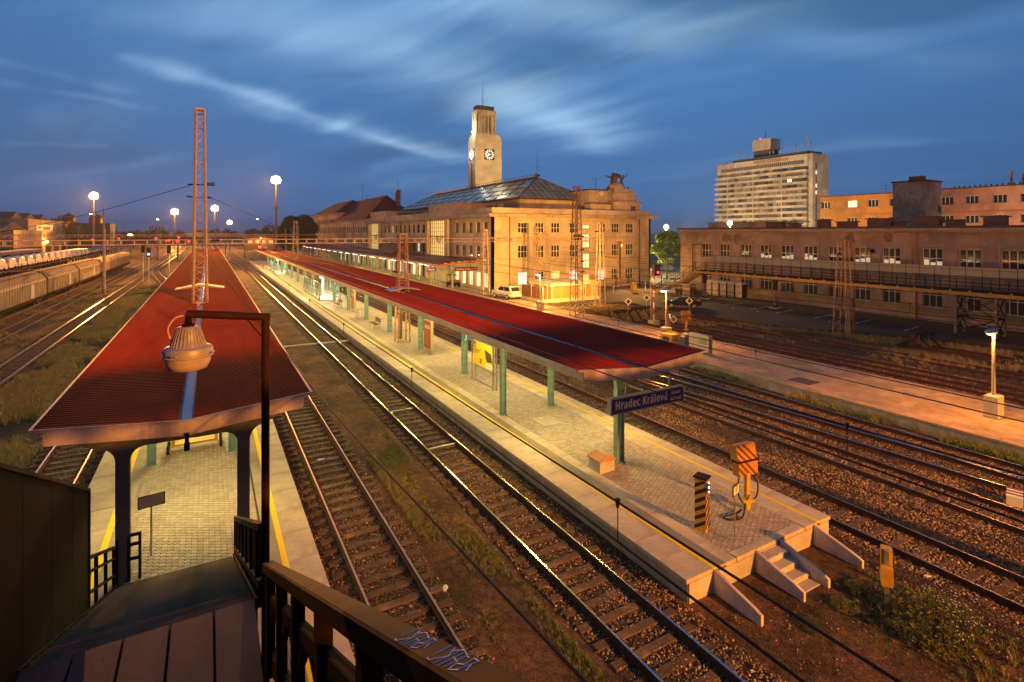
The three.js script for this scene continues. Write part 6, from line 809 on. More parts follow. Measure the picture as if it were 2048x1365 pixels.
// ---------------------------------------------------------------- things on the middle platform
function stripes(t, w, h, z, y0, n, m, dir = 1) { // slanted warning bars as thin plates on a +z face, clipped to the face
  const b = new MB(), s = h / n; for (let i = -2; i < n + 2; i += 1) { const a = y0 + i * s, P = []; const pts = [[-w / 2, a], [w / 2, a + dir * w], [w / 2, a + dir * w + s * 0.5], [-w / 2, a + s * 0.5]]; const cl = (poly, f) => { const o = []; for (let k = 0; k < poly.length; k++) { const A = poly[k], B = poly[(k + 1) % poly.length], fa = f(A), fb = f(B); if (fa >= 0) o.push(A); if (fa * fb < 0) { const q = fa / (fa - fb); o.push([A[0] + (B[0] - A[0]) * q, A[1] + (B[1] - A[1]) * q]); } } return o; }; let c = cl(pts, p => p[1] - y0); if (c.length > 2) c = cl(c, p => y0 + h - p[1]); if (c.length > 2) b.prism(c, 'xy', z, z + 0.004); } return b.g.length ? b.build('warning_stripes', m, t) : null; }
function stripedBox(label, x, z, turn, y0 = PT) {
  const t = thing('striped_signal_box', label, 'signal box', [x, y0, z], turn, 'striped signal boxes'); box(t, 'case', M.hazYellow, -0.15, 0.15, 0, 1.6, -0.17, 0.17); stripes(t, 0.3, 1.0, 0.17, 0.06, 4, M.black); const sd = new MB(); for (let i = 0; i < 6; i++) sd.prism([[-0.169, 0.04 + i * 0.25], [0.169, 0.26 + i * 0.25], [0.169, Math.min(1.59, 0.38 + i * 0.25)], [-0.169, 0.16 + i * 0.25]], 'zy', -0.155, -0.1505); sd.build('side_stripes', M.black, t);
  box(t, 'cap', M.brownSteel, -0.19, 0.19, 1.6, 1.65, -0.21, 0.21); const d = mat(0.30, 0.12, 0.05); box(t, 'lamp_panel', d, -0.13, 0.13, 1.05, 1.56, 0.17, 0.178); for (let i = 0; i < 3; i++) new MB().rod([0.06, 1.18 + i * 0.14, 0.178], [0.06, 1.18 + i * 0.14, 0.2], 0.024, 0.024, 12).build('signal_lamp', emis(0.9, 0.95, 1, 5), t); new MB().box(0.15, 0.3, 0.06, 0.12, 0.05, 0.15).tube([[0.3, 0.1, 0.1], [0.4, 0.14, 0.1], [0.36, 0.02, 0.1]], 0.012).build('cable_gland', M.black, t); return t; }
stripedBox('black and yellow striped box with three white lamps at the platform end', 13.2, -11.5, 0.35); stripedBox('black and yellow striped box between the sidings and the red signal', 40.6, -39.6, -0.5, -0.25);
function heater(label, x, z, turn, y0 = PT) { // train heating post: striped double panel on a post with hoses
  const t = thing('heating_post', label, 'equipment', [x, y0, z], turn, 'striped heating posts'); const o = mat(0.62, 0.27, 0.05, { map: mottle, roughness: 0.6 }); box(t, 'post', M.hazYellow, -0.08, 0.08, 0, 1.2, -0.06, 0.06);
  const up = new THREE.Group(); up.name = 'upper_panel'; t.add(up); up.position.set(0, 1.62, 0); up.rotation.x = -0.22; box(up, 'panel', o, -0.42, 0.42, 0, 0.5, -0.28, 0.02); stripes(up, 0.84, 0.5, 0.02, 0, 2, mat(0.12, 0.05, 0.03), -1); box(t, 'lower_panel', o, -0.40, 0.44, 1.12, 1.58, -0.22, 0.03); const lp = new THREE.Group(); lp.name = 'lower_stripes'; t.add(lp); lp.position.set(0.02, 1.12, 0); stripes(lp, 0.84, 0.46, 0.031, 0, 2, mat(0.12, 0.05, 0.03), -1); box(t, 'middle_ledge', M.brownSteel, -0.44, 0.47, 1.57, 1.62, -0.24, 0.06);
  const hs = new MB(); hs.tube([[-0.3, 1.1, -0.05], [-0.42, 0.7, 0.0], [-0.3, 0.35, 0.05], [-0.12, 0.3, 0.05], [0.0, 0.5, 0.08]], 0.025, 8, 30).tube([[0.2, 1.1, 0.05], [0.36, 0.8, 0.1], [0.3, 0.42, 0.1], [0.1, 0.3, 0.1]], 0.025, 8, 30).tube([[-0.2, 0.3, 0.1], [-0.6, 0.04, 0.35], [-1.1, 0.03, 0.3], [-1.15, 0.03, 0.12], [-0.6, 0.04, 0.1], [-0.35, 0.1, 0.1]], 0.028, 8, 50); hs.build('hoses', M.rubber, t); box(t, 'valve_block', M.hazYellow, -0.28, 0.22, 0.25, 0.36, 0.02, 0.12); return t; }
heater('striped heating post with black hoses at the platform end', 15.45, -11.6, -0.1); heater('striped heating post with hoses between the sidings', 40.5, -37.2, -0.6, -0.25);
function boardPost(label, x, z, turn, y1 = 2.06, w = 0.46, h = 0.24, m) { const t = thing('sign_post', label, 'sign', [x, PT, z], turn); new MB().rod([0, 0, 0], [0, y1 - PT, 0], 0.022, 0.022, 8).build('post', M.galv, t); box(t, 'board', m || mat(0.62, 0.5, 0.42, { map: mottle, roughness: 0.5 }), -w / 2, w / 2, y1 - PT - h, y1 - PT, 0.025, 0.05); const f = new MB(); f.box(-w / 2 - 0.02, w / 2 + 0.02, y1 - PT, y1 - PT + 0.02, 0.02, 0.055).box(-w / 2 - 0.02, w / 2 + 0.02, y1 - PT - h - 0.02, y1 - PT - h, 0.02, 0.055).box(-w / 2 - 0.02, -w / 2, y1 - PT - h, y1 - PT, 0.02, 0.055).box(w / 2, w / 2 + 0.02, y1 - PT - h, y1 - PT, 0.02, 0.055); f.build('board_frame', M.black, t); return t; }
{ const t = boardPost('small white notice on a thin post at the platform end', 13.5, -10.56, 0.3, 2.06, 0.42, 0.26, M.whiteWall); const b = new MB(); b.box(-0.03, -0.005, 1.46, 1.66, 0.051, 0.054).box(0.03, 0.055, 1.46, 1.66, 0.051, 0.054).box(0.03, 0.12, 1.64, 1.66, 0.051, 0.054); b.build('notice_print', M.black, t); }
boardPost('small blank board on a thin post at the stair foot', -1.41, -18.2, 0.15, 2.1, 0.6, 0.3);
{ const t = thing('grit_bench', 'low grey box with orange sloping lid at the sign post foot', 'box', [13.35, PT, -16.35]); box(t, 'case', M.concrete, -0.5, 0.2, 0, 0.42, -0.35, 0.35); new MB().prism([[-0.55, 0.42], [0.25, 0.42], [0.25, 0.47], [-0.15, 0.62], [-0.55, 0.47]], 'xy', -0.4, 0.4, 0.01).build('lid', mat(0.56, 0.30, 0.15, { map: mottle }), t); }
function canvasMat(w, h, draw, o = {}) { const c = document.createElement('canvas'); c.width = w; c.height = h; draw(c.getContext('2d'), w, h); const tx = new THREE.CanvasTexture(c); tx.colorSpace = THREE.SRGBColorSpace; return mat(1, 1, 1, { map: tx, roughness: 0.45, ...o }); }
function printed(name, m, parent, w, h, pos, rot) { const g = new THREE.PlaneGeometry(w, h); const p = mesh(name, g, m, parent); p.position.set(...pos); p.rotation.y = rot; return p; }
{ // advertising frame, along the platform, facing the polished track
  const t = thing('poster_frame', 'steel frame with yellow advertising poster on the middle platform', 'poster', [14.33, PT, -28.8]); for (const z of [-1.4, 1.4]) for (const x of [-0.12, 0.12]) box(t, 'frame_post', M.galv, x - 0.03, x + 0.03, 0, 2.55, z - 0.03, z + 0.03); for (const y of [0.12, 0.98, 2.5]) box(t, 'frame_rail', M.galv, -0.05, 0.05, y - 0.025, y + 0.025, -1.4, 1.4); box(t, 'poster_board', M.white, -0.06, 0.06, 1.05, 2.48, -1.33, 1.33);
  printed('poster_print', canvasMat(520, 280, (g, w, h) => { g.fillStyle = '#f0d21e'; g.fillRect(0, 0, w, h); g.fillStyle = '#1b3f8f'; g.fillRect(10, 8, 62, 62); g.fillStyle = '#fff'; g.beginPath(); g.moveTo(41, 16); g.lineTo(62, 60); g.lineTo(20, 60); g.fill(); g.fillStyle = '#6b5a10'; g.font = 'bold 20px sans-serif'; for (let i = 0; i < 3; i++) g.fillRect(20, 92 + i * 20, 200 - i * 40, 8); g.fillStyle = '#23232a'; g.beginPath(); g.moveTo(300, 60); g.lineTo(470, 90); g.lineTo(500, 190); g.lineTo(360, 200); g.fill(); g.fillStyle = '#3b3b46'; g.fillRect(330, 100, 130, 70); g.fillStyle = '#fff'; g.fillRect(330, 222, 180, 44); g.fillStyle = '#333'; g.font = 'bold 30px sans-serif'; g.fillText('TOSHIBA', 346, 255); g.fillStyle = '#8a7a20'; g.fillRect(170, 190, 60, 60); }), t, 2.6, 1.38, [-0.064, 1.765, 0], LEFTWARD); }
{ const t = thing('platform_letter_sign', 'blue square sign with white J on a canopy post', 'sign', [14.4, 2.55, -31.55]); box(t, 'sign_box', mat(0.06, 0.20, 0.42, { roughness: 0.4 }), -0.32, 0.32, 0, 0.62, 0, 0.1); textMesh('J', 0.36, M.white, t, [-0.1, 0.13, 0.1], 0, 0.008); const t2 = copy(t, [14.4, 2.55, -72.6], 0, 'small pale blue square sign on the post by the stairwell'); }
{ const t = thing('timetable_case', 'rust-red timetable case beside the rusty mast on the platform', 'board', [14.45, PT, -38.4]); box(t, 'case', mat(0.42, 0.36, 0.30, { roughness: 0.5 }), -0.1, 0.1, 0.35, 2.5, -0.75, 0.75); box(t, 'case_foot', M.galv, -0.06, 0.06, 0, 0.35, -0.7, 0.7); printed('timetable_print', canvasMat(300, 420, (g, w, h) => { g.fillStyle = '#8a3a22'; g.fillRect(0, 0, w, h); g.fillStyle = '#c9a58a'; g.fillRect(30, 60, 240, 60); g.fillStyle = '#a9603f'; for (let i = 0; i < 6; i++) g.fillRect(30, 150 + i * 40, 240, 22); }), t, 1.36, 2.0, [-0.103, 1.42, 0], LEFTWARD); copy(t, [14.45, PT, -62.6], 0, 'timetable case with orange edge near the hanging display'); }
function bench(label, x, z) { const t = thing('platform_bench', label, 'bench', [x, PT, z], 0, 'platform benches'); const sl = new MB(); for (let i = 0; i < 4; i++) box(t, 'seat_slat', M.wood, -0.45 + i * 0.13, -0.34 + i * 0.13, 0.42, 0.46, -0.9, 0.9); for (let i = 0; i < 3; i++) box(t, 'back_slat', M.wood, 0.1 + i * 0.02, 0.14 + i * 0.02, 0.55 + i * 0.13, 0.65 + i * 0.13, -0.9, 0.9); for (const q of [-0.75, 0.75]) { const b = new MB(); b.bar([-0.45, 0, q], [-0.4, 0.42, q], 0.05).bar([0.1, 0, q], [0.16, 0.95, q], 0.05).bar([-0.45, 0.41, q], [0.12, 0.41, q], 0.05); b.build('leg_frame', M.galv, t); } return t; }
bench('slatted bench on the platform before the first far posts', 14.0, -51.2); bench('slatted bench beside the hanging train display', 13.9, -67.5);
{ const t = thing('litter_bin', 'pale litter bin beside a turquoise post', 'bin', [13.9, PT, -57.9]); new MB().rod([0, 0, 0], [0, 0.95, 0], 0.27, 0.3, 16).build('bin_body', M.white, t); new MB().rod([0, 0.95, 0], [0, 1.02, 0], 0.31, 0.25, 16).build('bin_lid', M.trimGrey, t); }
{ const t = thing('train_display', 'hanging dark train display board showing platform 3', 'display', [15.1, 2.35, -66]); box(t, 'display_case', M.black, -1.45, 1.45, 0, 0.62, -0.12, 0.12); const f = new MB(); f.box(-1.45, 1.45, 0.6, 0.66, -0.14, 0.14).box(-1.45, 1.45, -0.04, 0.0, -0.14, 0.14); f.build('case_trim', M.galv, t); textMesh('3', 0.3, mat(0.8, 0.75, 0.6), t, [-1.3, 0.15, 0.121], 0, 0.006); const r = new MB(); for (const y of [0.15, 0.3, 0.45]) r.box(-0.9, 0.85, y - 0.035, y + 0.035, 0.121, 0.124); r.build('display_rows', mat(0.25, 0.2, 0.1), t); new MB().rod([1.15, 0.3, 0.12], [1.15, 0.3, 0.14], 0.2, 0.2, 18).build('display_clock', mat(0.6, 0.55, 0.12), t); for (const x of [-1, 1]) new MB().rod([x, 0.64, 0], [x, 1.5, 0], 0.03).build('hanger_rod', M.galv, t); }
function stairwell(label, z0, z1, I) { const t = thing('stairwell_shelter', label, 'shelter', [14.15, PT, 0]); for (const x of [-1.35, 1.3]) { box(t, 'kerb_wall', M.concrete, x - 0.08, x + 0.08, 0, 0.42, z0, z1); for (let z = z0; z <= z1 + 0.01; z += (z1 - z0) / 6) box(t, 'frame_post', M.tealSteel, x - 0.05, x + 0.05, 0.42, 2.4, z - 0.04, z + 0.04); for (const y of [1.3, 2.36]) box(t, 'frame_rail', M.tealSteel, x - 0.04, x + 0.04, y, y + 0.06, z0, z1); const n = 6, d = (z1 - z0) / n; for (let i = 0; i < n; i++) { const g = mesh('glass_panel', new MB().box(x - 0.008, x + 0.008, 0.45, 2.34, z0 + d * i + 0.05, z0 + d * (i + 1) - 0.05).geo(), M.pane, t); } } box(t, 'far_wall', M.concrete, -1.27, 1.22, 0, 0.42, z0, z0 + 0.12); box(t, 'stair_floor', M.slab, -1.26, 1.21, 0.02, 0.05, z0 + 0.2, z1 - 0.1); const hr = new MB(); for (const x of [-1.15, 1.1]) hr.bar([x, 0.95, z1 + 0.3], [x, 0.2, z1 - 2.5], 0.05); hr.build('handrail', M.galv, t); box(t, 'stairwell_lamp', M.lampCool, -0.55, 0.55, 2.75, 2.95, z1 - 4.4, z1 - 4.2); pointLight(14.15, PT + 2.6, z1 - 4.1, [1, 0.95, 0.75], I, 10); return t; }
stairwell('glazed stairwell enclosure with a bright white lamp', -88, -74.5, 95); stairwell('farther glazed stairwell enclosure on the middle platform', -143, -129.5, 95);
// items on the covered platform
{ const t = thing('luggage_trolley', 'yellow platform trolley under the canopy by the stairs', 'trolley', [-0.5, PT, -26.4]); const y = M.hazYellow; for (const s of [-1, 1]) { box(t, 'end_frame', y, s * 0.78 - 0.06, s * 0.78 + 0.06, 0.25, 0.95, -0.35, 0.35); for (const q of [-0.3, 0.3]) new MB().rod([s * 0.95 - 0.05, 0.18, q], [s * 0.95 + 0.05, 0.18, q], 0.18, 0.18, 14).build('wheel', M.rubber, t); } for (const yy of [0.32, 0.62, 0.9]) box(t, 'cross_rail', y, -0.72, 0.72, yy - 0.04, yy + 0.04, 0.26, 0.32); box(t, 'load_deck', y, -0.72, 0.72, 0.26, 0.32, -0.3, 0.25); }
// ---------------------------------------------------------------- at the track ends
function bufferStop(label, x, z, y0 = -0.22) { const t = thing('buffer_stop', label, 'buffer stop', [x, y0, z], 0, 'trestle buffer stops'); const m = mat(0.10, 0.06, 0.04, { map: rustT, roughness: 0.8 }); box(t, 'buffer_beam', m, -1.4, 1.4, 0.95, 1.35, -0.25, 0.15); for (const s of [-0.75, 0.75]) { new MB().bar([s, 1.1, 0], [s, 0, 1.2], 0.14, 0.16).build('strut', m, t); new MB().bar([s, 1.1, -0.1], [s, 0, -1.5], 0.14, 0.16).build('strut', m, t); box(t, 'foot_rail', m, s - 0.06, s + 0.06, 0, 0.12, -1.7, 1.4); new MB().rod([s, 1.15, 0.15], [s, 1.15, 0.5], 0.08).rod([s, 1.15, 0.5], [s, 1.15, 0.56], 0.2, 0.2, 14).build('buffer', m, t); } return t; }
bufferStop('dark trestle buffer stop behind the bare platform', 39.3, -45.2); bufferStop('dark trestle buffer stop beside the red signal', 42.6, -46.0); { const t = bufferStop('rusty buffer stop with orange plates before the asphalt yard', 52.3, -22.4); for (const s of [-1.1, 0.6]) box(t, 'warning_plate', mat(0.62, 0.2, 0.05), s, s + 0.34, 0.75, 1.2, 0.16, 0.18); }
function diamond(label, x, y, z, m2) { const t = thing('diamond_sign', label, 'sign', [x, y, z], -0.5, 'white diamond stop signs'); new MB().prism([[0, -0.42], [0.42, 0], [0, 0.42], [-0.42, 0]], 'xy', 0, 0.03).build('sign_plate', M.white, t); new MB().prism([[0, -0.26], [0.26, 0], [0, 0.26], [-0.26, 0]], 'xy', 0.03, 0.036).build('sign_mark', m2 || M.black, t); new MB().rod([0, -0.4, -0.03], [0, -y - 0.2, -0.03], 0.03).build('post', M.galv, t); return t; }
diamond('white diamond sign with black centre on the first buffer stop', 39.6, 2.0, -44.5); diamond('white diamond sign with black centre beside the signal mast', 43.2, 2.1, -45.5); diamond('white diamond sign with black centre before the dark car', 46.4, 1.9, -42.2); diamond('white diamond sign with arrow on the striped box', 40.85, 0.75, -39.2, M.frameBrown);
{ const t = thing('signal_mast', 'red and white striped signal mast with one red light', 'signal', [40.6, -0.25, -41.7]); box(t, 'foot', M.concrete, -0.45, 0.45, 0, 0.55, -0.4, 0.4); for (let i = 0; i < 8; i++) new MB().rod([0, 0.55 + i * 0.62, 0], [0, 1.17 + i * 0.62, 0], 0.08, 0.08, 10).build('mast_section', i % 2 ? mat(0.42, 0.04, 0.03) : M.white, t); box(t, 'signal_head', M.black, -0.05, 0.75, 5.2, 6.4, -0.2, 0.2); new MB().rod([0.4, 5.55, 0.2], [0.4, 5.55, 0.26], 0.11, 0.11, 14).build('signal_lamp', M.red, t); box(t, 'ladder', M.galv, -0.3, -0.24, 0.6, 5.6, -0.2, -0.15); }
// yard signals
function yardSignal(label, x, z, y, m, group, h = 0.32) { const t = thing('yard_signal', label, 'signal', [x, -0.25, z], 0, group); new MB().rod([0, 0, 0], [0, y - 0.4, 0], 0.07, 0.07, 8).build('mast', M.white, t); box(t, 'signal_head', M.black, -0.3, 0.3, y - 0.5, y + 1.1, -0.12, 0.12); new MB().rod([0, y, 0.12], [0, y, 0.2], h, h, 14).build('signal_lamp', m, t); return t; }
yardSignal('signal with a blue light beside the grass strip', -9.2, -113.8, 5.9, M.blue, undefined, 0.2); yardSignal('dark signal on the grass near the curved track', -6.3, -116, 6.4, M.black); yardSignal('dark signal behind the blue-lit one', -11.0, -125, 6.3, M.black);
{ const f = 1075, c = Math.cos(YAW), s = Math.sin(YAW); [[-14.4, -250, 6.6, 0.5], [-17.6, -246, 7.4, 0.45], [-13.6, -252, 6.6, 0.55], [-10.6, -248, 6.3, 0.7], [-10.3, -250, 7.8, 0.45], [-6.8, -246, 6.2, 0.6], [-1.0, -240, 6.0, 0.5], [17.4, -232, 4.1, 0.65], [19.0, -244, 5.2, 0.5], [27, -262, 7.0, 0.3], [-32, -270, 7.2, 0.4], [-36, -240, 7.2, 0.35]].forEach(([x, z, y, h]) => yardSignal('red signal light far down the yard', x, z, y, M.red, 'red signal lights far down the yard', h * 0.75)); }
// boxes on a pole by the weeds
{ const t = thing('telephone_post', 'yellow and grey line-side boxes on a short post in the weeds', 'post', [15.2, -0.25, -7.3], 0.5); box(t, 'post', M.galv, -0.05, 0.05, 0, 1.55, -0.05, 0.05); box(t, 'post', M.galv, 0.12, 0.16, 0, 0.7, -0.02, 0.02); const yb = (x0, x1, y0, y1, z0, z1) => { const b = new MB(); b.box(x0, x1, y0, y1, z0, z1); b.build('line_box', M.hazYellow, t); const r = new MB(); for (let i = 0; i < 4; i++) r.box(x0 + (x1 - x0) * (i + 0.2) / 4, x0 + (x1 - x0) * (i + 0.6) / 4, y0 + 0.02, y1 - 0.02, z1, z1 + 0.012); r.build('box_ribs', M.hazYellow, t); }; yb(0.06, 0.3, 1.1, 1.55, -0.12, 0.12); yb(0.06, 0.3, 0.6, 1.06, -0.12, 0.12); yb(-0.24, -0.06, 0.75, 1.2, -0.12, 0.12); }
{ // flowering weeds
  const t = thing('weed_clump', 'knee-high weed clump with small white flowers by the line-side boxes', 'weeds', [15.6, -0.26, -6.45]); const rr = rng(77), st = [], fl = new MB();
  for (let i = 0; i < 420; i++) { const a = rr() * 6.28, r = 1.15 * Math.sqrt(rr()), x = Math.cos(a) * r, z = Math.sin(a) * r * 0.9, h = (0.22 + 0.5 * rr()) * (1.25 - r * 0.6), lx = (rr() - 0.5) * 0.3, lz = (rr() - 0.5) * 0.3, w = 0.006; st.push(x - w, 0, z, x + w, 0, z, x + lx, h, z + lz); for (let k = 0; k < 6; k++) { const q = 0.25 + 0.7 * rr(), b = rr() * 6.28, l = 0.05 + 0.08 * rr(), px = x + lx * q, py = h * q, pz = z + lz * q; st.push(px, py, pz, px + Math.cos(b) * l + 0.02, py + 0.03, pz + Math.sin(b) * l, px + Math.cos(b + 0.5) * l * 0.7, py + 0.05, pz + Math.sin(b + 0.5) * l * 0.7); } if (x + z > 0.2 && rr() < 0.5) fl.ball(x + lx, h + 0.01, z + lz, 0.016, 1, 0.7, 1, 3); }
  const g = new THREE.BufferGeometry(); g.setAttribute('position', new THREE.Float32BufferAttribute(st, 3)); g.computeVertexNormals(); planarUV(g); mesh('foliage', g, mat(0.13, 0.15, 0.045, { roughness: 0.9 }), t); fl.build('flowers', M.white, t); }
for (const [x, z, s, l] of [[14.4, -7.9, 0.3, 'low weed tuft at the wall end by the steps'], [13.0, -7.9, 0.28, 'low weed tuft in front of the corner ramp wall'], [15.5, -8.2, 0.25, 'small weed tuft beside the far step wall']]) { const w = scene.children.find(o => o.name === 'weed_clump'); const c = copy(w, [x, -0.26, z], x, l); c.scale.setScalar(s); c.children.filter(q => q.name === 'flowers').forEach(q => c.remove(q)); }
{ const t = thing('shunting_block', 'small white and brown striped block in the ballast', 'marker', [25.15, -0.2, -7.9], 0.3); box(t, 'block', M.white, -0.42, 0.42, 0, 0.36, -0.22, 0.22); const b = new MB(); for (const x of [-0.3, -0.02, 0.26]) b.prism([[x, 0.0], [x + 0.12, 0.0], [x + 0.2, 0.362], [x + 0.08, 0.362]], 'xy', 0.22, 0.226).box(x + 0.08, x + 0.2, 0.36, 0.366, -0.22, 0.22); b.build('block_stripes', mat(0.18, 0.06, 0.03), t); }
for (const [x, z, r, l] of [[4.15, -23.9, 0.22, 'crumpled white paper lying between the rusty rails'], [5.6, -13.6, 0.2, 'crumpled white paper on the earth beside the rusty rail'], [17.6, -7.4, 0.16, 'crushed clear bottle beside the dull rail']]) { const b = new MB(); b.ball(0, 0, 0, r * 0.62, 1.2, 0.12, 0.6, 6); const m = b.build('litter', M.white); const p = m.geometry.attributes.position; for (let i = 0; i < p.count; i++) p.setY(i, p.getY(i) + 0.02 * hash(Math.round(p.getX(i) * 400), Math.round(p.getZ(i) * 400), 3)); m.geometry.computeVertexNormals(); m.position.set(x, -0.17, z); m.rotation.y = x * 3; tag(m, l, 'litter'); }
{ const t = thing('cable_crossing', 'pale cable duct crossing the polished track', 'duct', [0, 0, -49]); box(t, 'duct', M.concrete, 3, 11, -0.2, -0.13, -0.2, 0.2); }
for (const [z, l] of [[-22.6, 'nearer pale tie bar between the polished rails'], [-28.3, 'farther pale tie bar between the polished rails']]) { const b = new MB().box(8.4, 9.8, -0.16, -0.11, z - 0.05, z + 0.05).build('tie_bar', M.galv); tag(b, l, 'tie bar'); }
// ---------------------------------------------------------------- on the bare platform
{ const t = thing('grit_box', 'yellow grit box with dark vent beside the platform lamp', 'box', [33.0, PT, -32.0]); box(t, 'case', M.hazYellow, -0.5, 0.5, 0, 0.75, -0.6, 0.6); box(t, 'lid', M.hazYellow, -0.54, 0.54, 0.75, 0.82, -0.64, 0.64); box(t, 'vent', M.black, -0.506, -0.5, 0.3, 0.6, -0.35, 0.35); }
{ const t = thing('waste_bin', 'dark blue waste bin with open lid beside the grit box', 'bin', [33.0, PT, -30.5]); new MB().cham(-0.28, 0.28, 0, 0.8, -0.28, 0.28, 0.03).build('bin_body', mat(0.10, 0.11, 0.16), t); new MB().cbox(0, 0.95, 0, 0.6, 0.04, 0.5, 0, 0, 0.5).build('bin_lid', mat(0.2, 0.22, 0.28), t); }
{ const t = thing('notice_board', 'double glazed notice board with white sheets on the bare platform', 'board', [32.6, PT, -28.6]); box(t, 'case', M.trimGrey, -0.16, 0.16, 0.1, 1.35, -0.95, 0.95); printed('notice_print', canvasMat(400, 240, (g, w, h) => { g.fillStyle = '#d9d6c4'; g.fillRect(0, 0, w, h); g.fillStyle = '#8d9a86'; for (let i = 0; i < 12; i++) g.fillRect(14, 20 + i * 17, 170, 5); g.fillStyle = '#9db08f'; g.fillRect(214, 20, 172, 120); g.fillStyle = '#7d8a76'; for (let i = 0; i < 4; i++) g.fillRect(214, 160 + i * 17, 160, 5); g.fillStyle = '#222'; g.fillRect(197, 0, 6, h); }), t, 1.8, 1.1, [-0.164, 0.75, 0], LEFTWARD); box(t, 'end_cover', M.galv, -0.2, 0.2, 0.05, 1.4, 0.951, 1.0); for (const z of [-0.8, 0.8]) box(t, 'foot', M.galv, -0.05, 0.05, 0, 0.1, z - 0.05, z + 0.05); }
{ const t = thing('station_name_board', 'name board coloured as red-lit under the station canopy reading Hradec Králové', 'sign', [35.25, 3.45, -76.9]); box(t, 'sign_box', mat(0.05, 0.012, 0.03), -1.95, 1.95, 0, 0.6, -0.15, 0); textMesh('Hradec Králové', 0.3, mat(0.75, 0.3, 0.3), t, [-1.8, 0.16, 0.001], 0, 0.01, 0.95); box(t, 'sign_rows', mat(0.7, 0.25, 0.25), 1.3, 1.85, 0.34, 0.4, 0.001, 0.01); box(t, 'sign_rows', mat(0.7, 0.25, 0.25), 1.3, 1.85, 0.18, 0.24, 0.001, 0.01); const u = thing('exit_sign', 'small violet sign board under the station canopy corner', 'sign', [32.1, 3.0, -84]); box(u, 'sign_box', mat(0.10, 0.06, 0.2), -0.85, 0.85, 0, 0.62, -0.06, 0.06); box(u, 'sign_print', mat(0.6, 0.4, 0.6), -0.6, 0.6, 0.22, 0.4, 0.061, 0.066); box(u, 'post', M.galv, -0.05, 0.05, -2.6, 0, -0.05, 0.05); }  // red light painted into the name board box and lettering colours
{ const t = thing('luggage_tractor', 'dark platform tractor with roof under the station canopy', 'tractor', [35.6, PT, -83]); box(t, 'chassis', M.darkSteel, -0.7, 0.7, 0.35, 0.85, -1.4, 1.4); box(t, 'bonnet', mat(0.18, 0.07, 0.05), -0.6, 0.6, 0.85, 1.25, 0.3, 1.4); box(t, 'roof', M.darkSteel, -0.7, 0.7, 1.95, 2.02, -1.2, 0.5); for (const x of [-0.65, 0.65]) for (const z of [-1.15, 0.45]) box(t, 'roof_post', M.darkSteel, x - 0.03, x + 0.03, 0.85, 1.95, z - 0.03, z + 0.03); for (const x of [-0.65, 0.65]) for (const z of [-0.9, 0.9]) new MB().rod([x - 0.1, 0.35, z], [x + 0.1, 0.35, z], 0.35, 0.35, 16).build('wheel', M.rubber, t); box(t, 'seat', M.black, -0.4, 0.4, 0.85, 1.1, -0.6, -0.1); }
// ---------------------------------------------------------------- cars
function car(name, label, pos, turn, paint, prof, cab, W, wb, r, extra) { const t = thing(name, label, 'car', pos, turn); new MB().prism(prof, 'zy', -W / 2, W / 2, 0.07).build('body', paint, t); new MB().prism(cab.out, 'zy', -W / 2 + 0.13, W / 2 - 0.13, 0.05).build('cabin', paint, t); for (const s of [-1, 1]) for (const w of cab.win) new MB().prism(w, 'zy', s > 0 ? W / 2 - 0.135 : -W / 2 + 0.12, s > 0 ? W / 2 - 0.12 : -W / 2 + 0.135).build('side_window', M.glassDark, t); for (const q of cab.glass) new MB().quad(...q).build('windscreen', M.glassDark, t); for (const z of wb) for (const s of [-1, 1]) { const g = new THREE.Group(); g.name = 'wheel'; t.add(g); g.position.set(s * (W / 2 - 0.1), r, z); new MB().rod([-0.11, 0, 0], [0.11, 0, 0], r, r, 22).build('tyre', M.rubber, g); new MB().rod([s * 0.08, 0, 0], [s * 0.118, 0, 0], r * 0.66, r * 0.6, 14).build('rim', M.galv, g); } if (extra) extra(t); return t; }
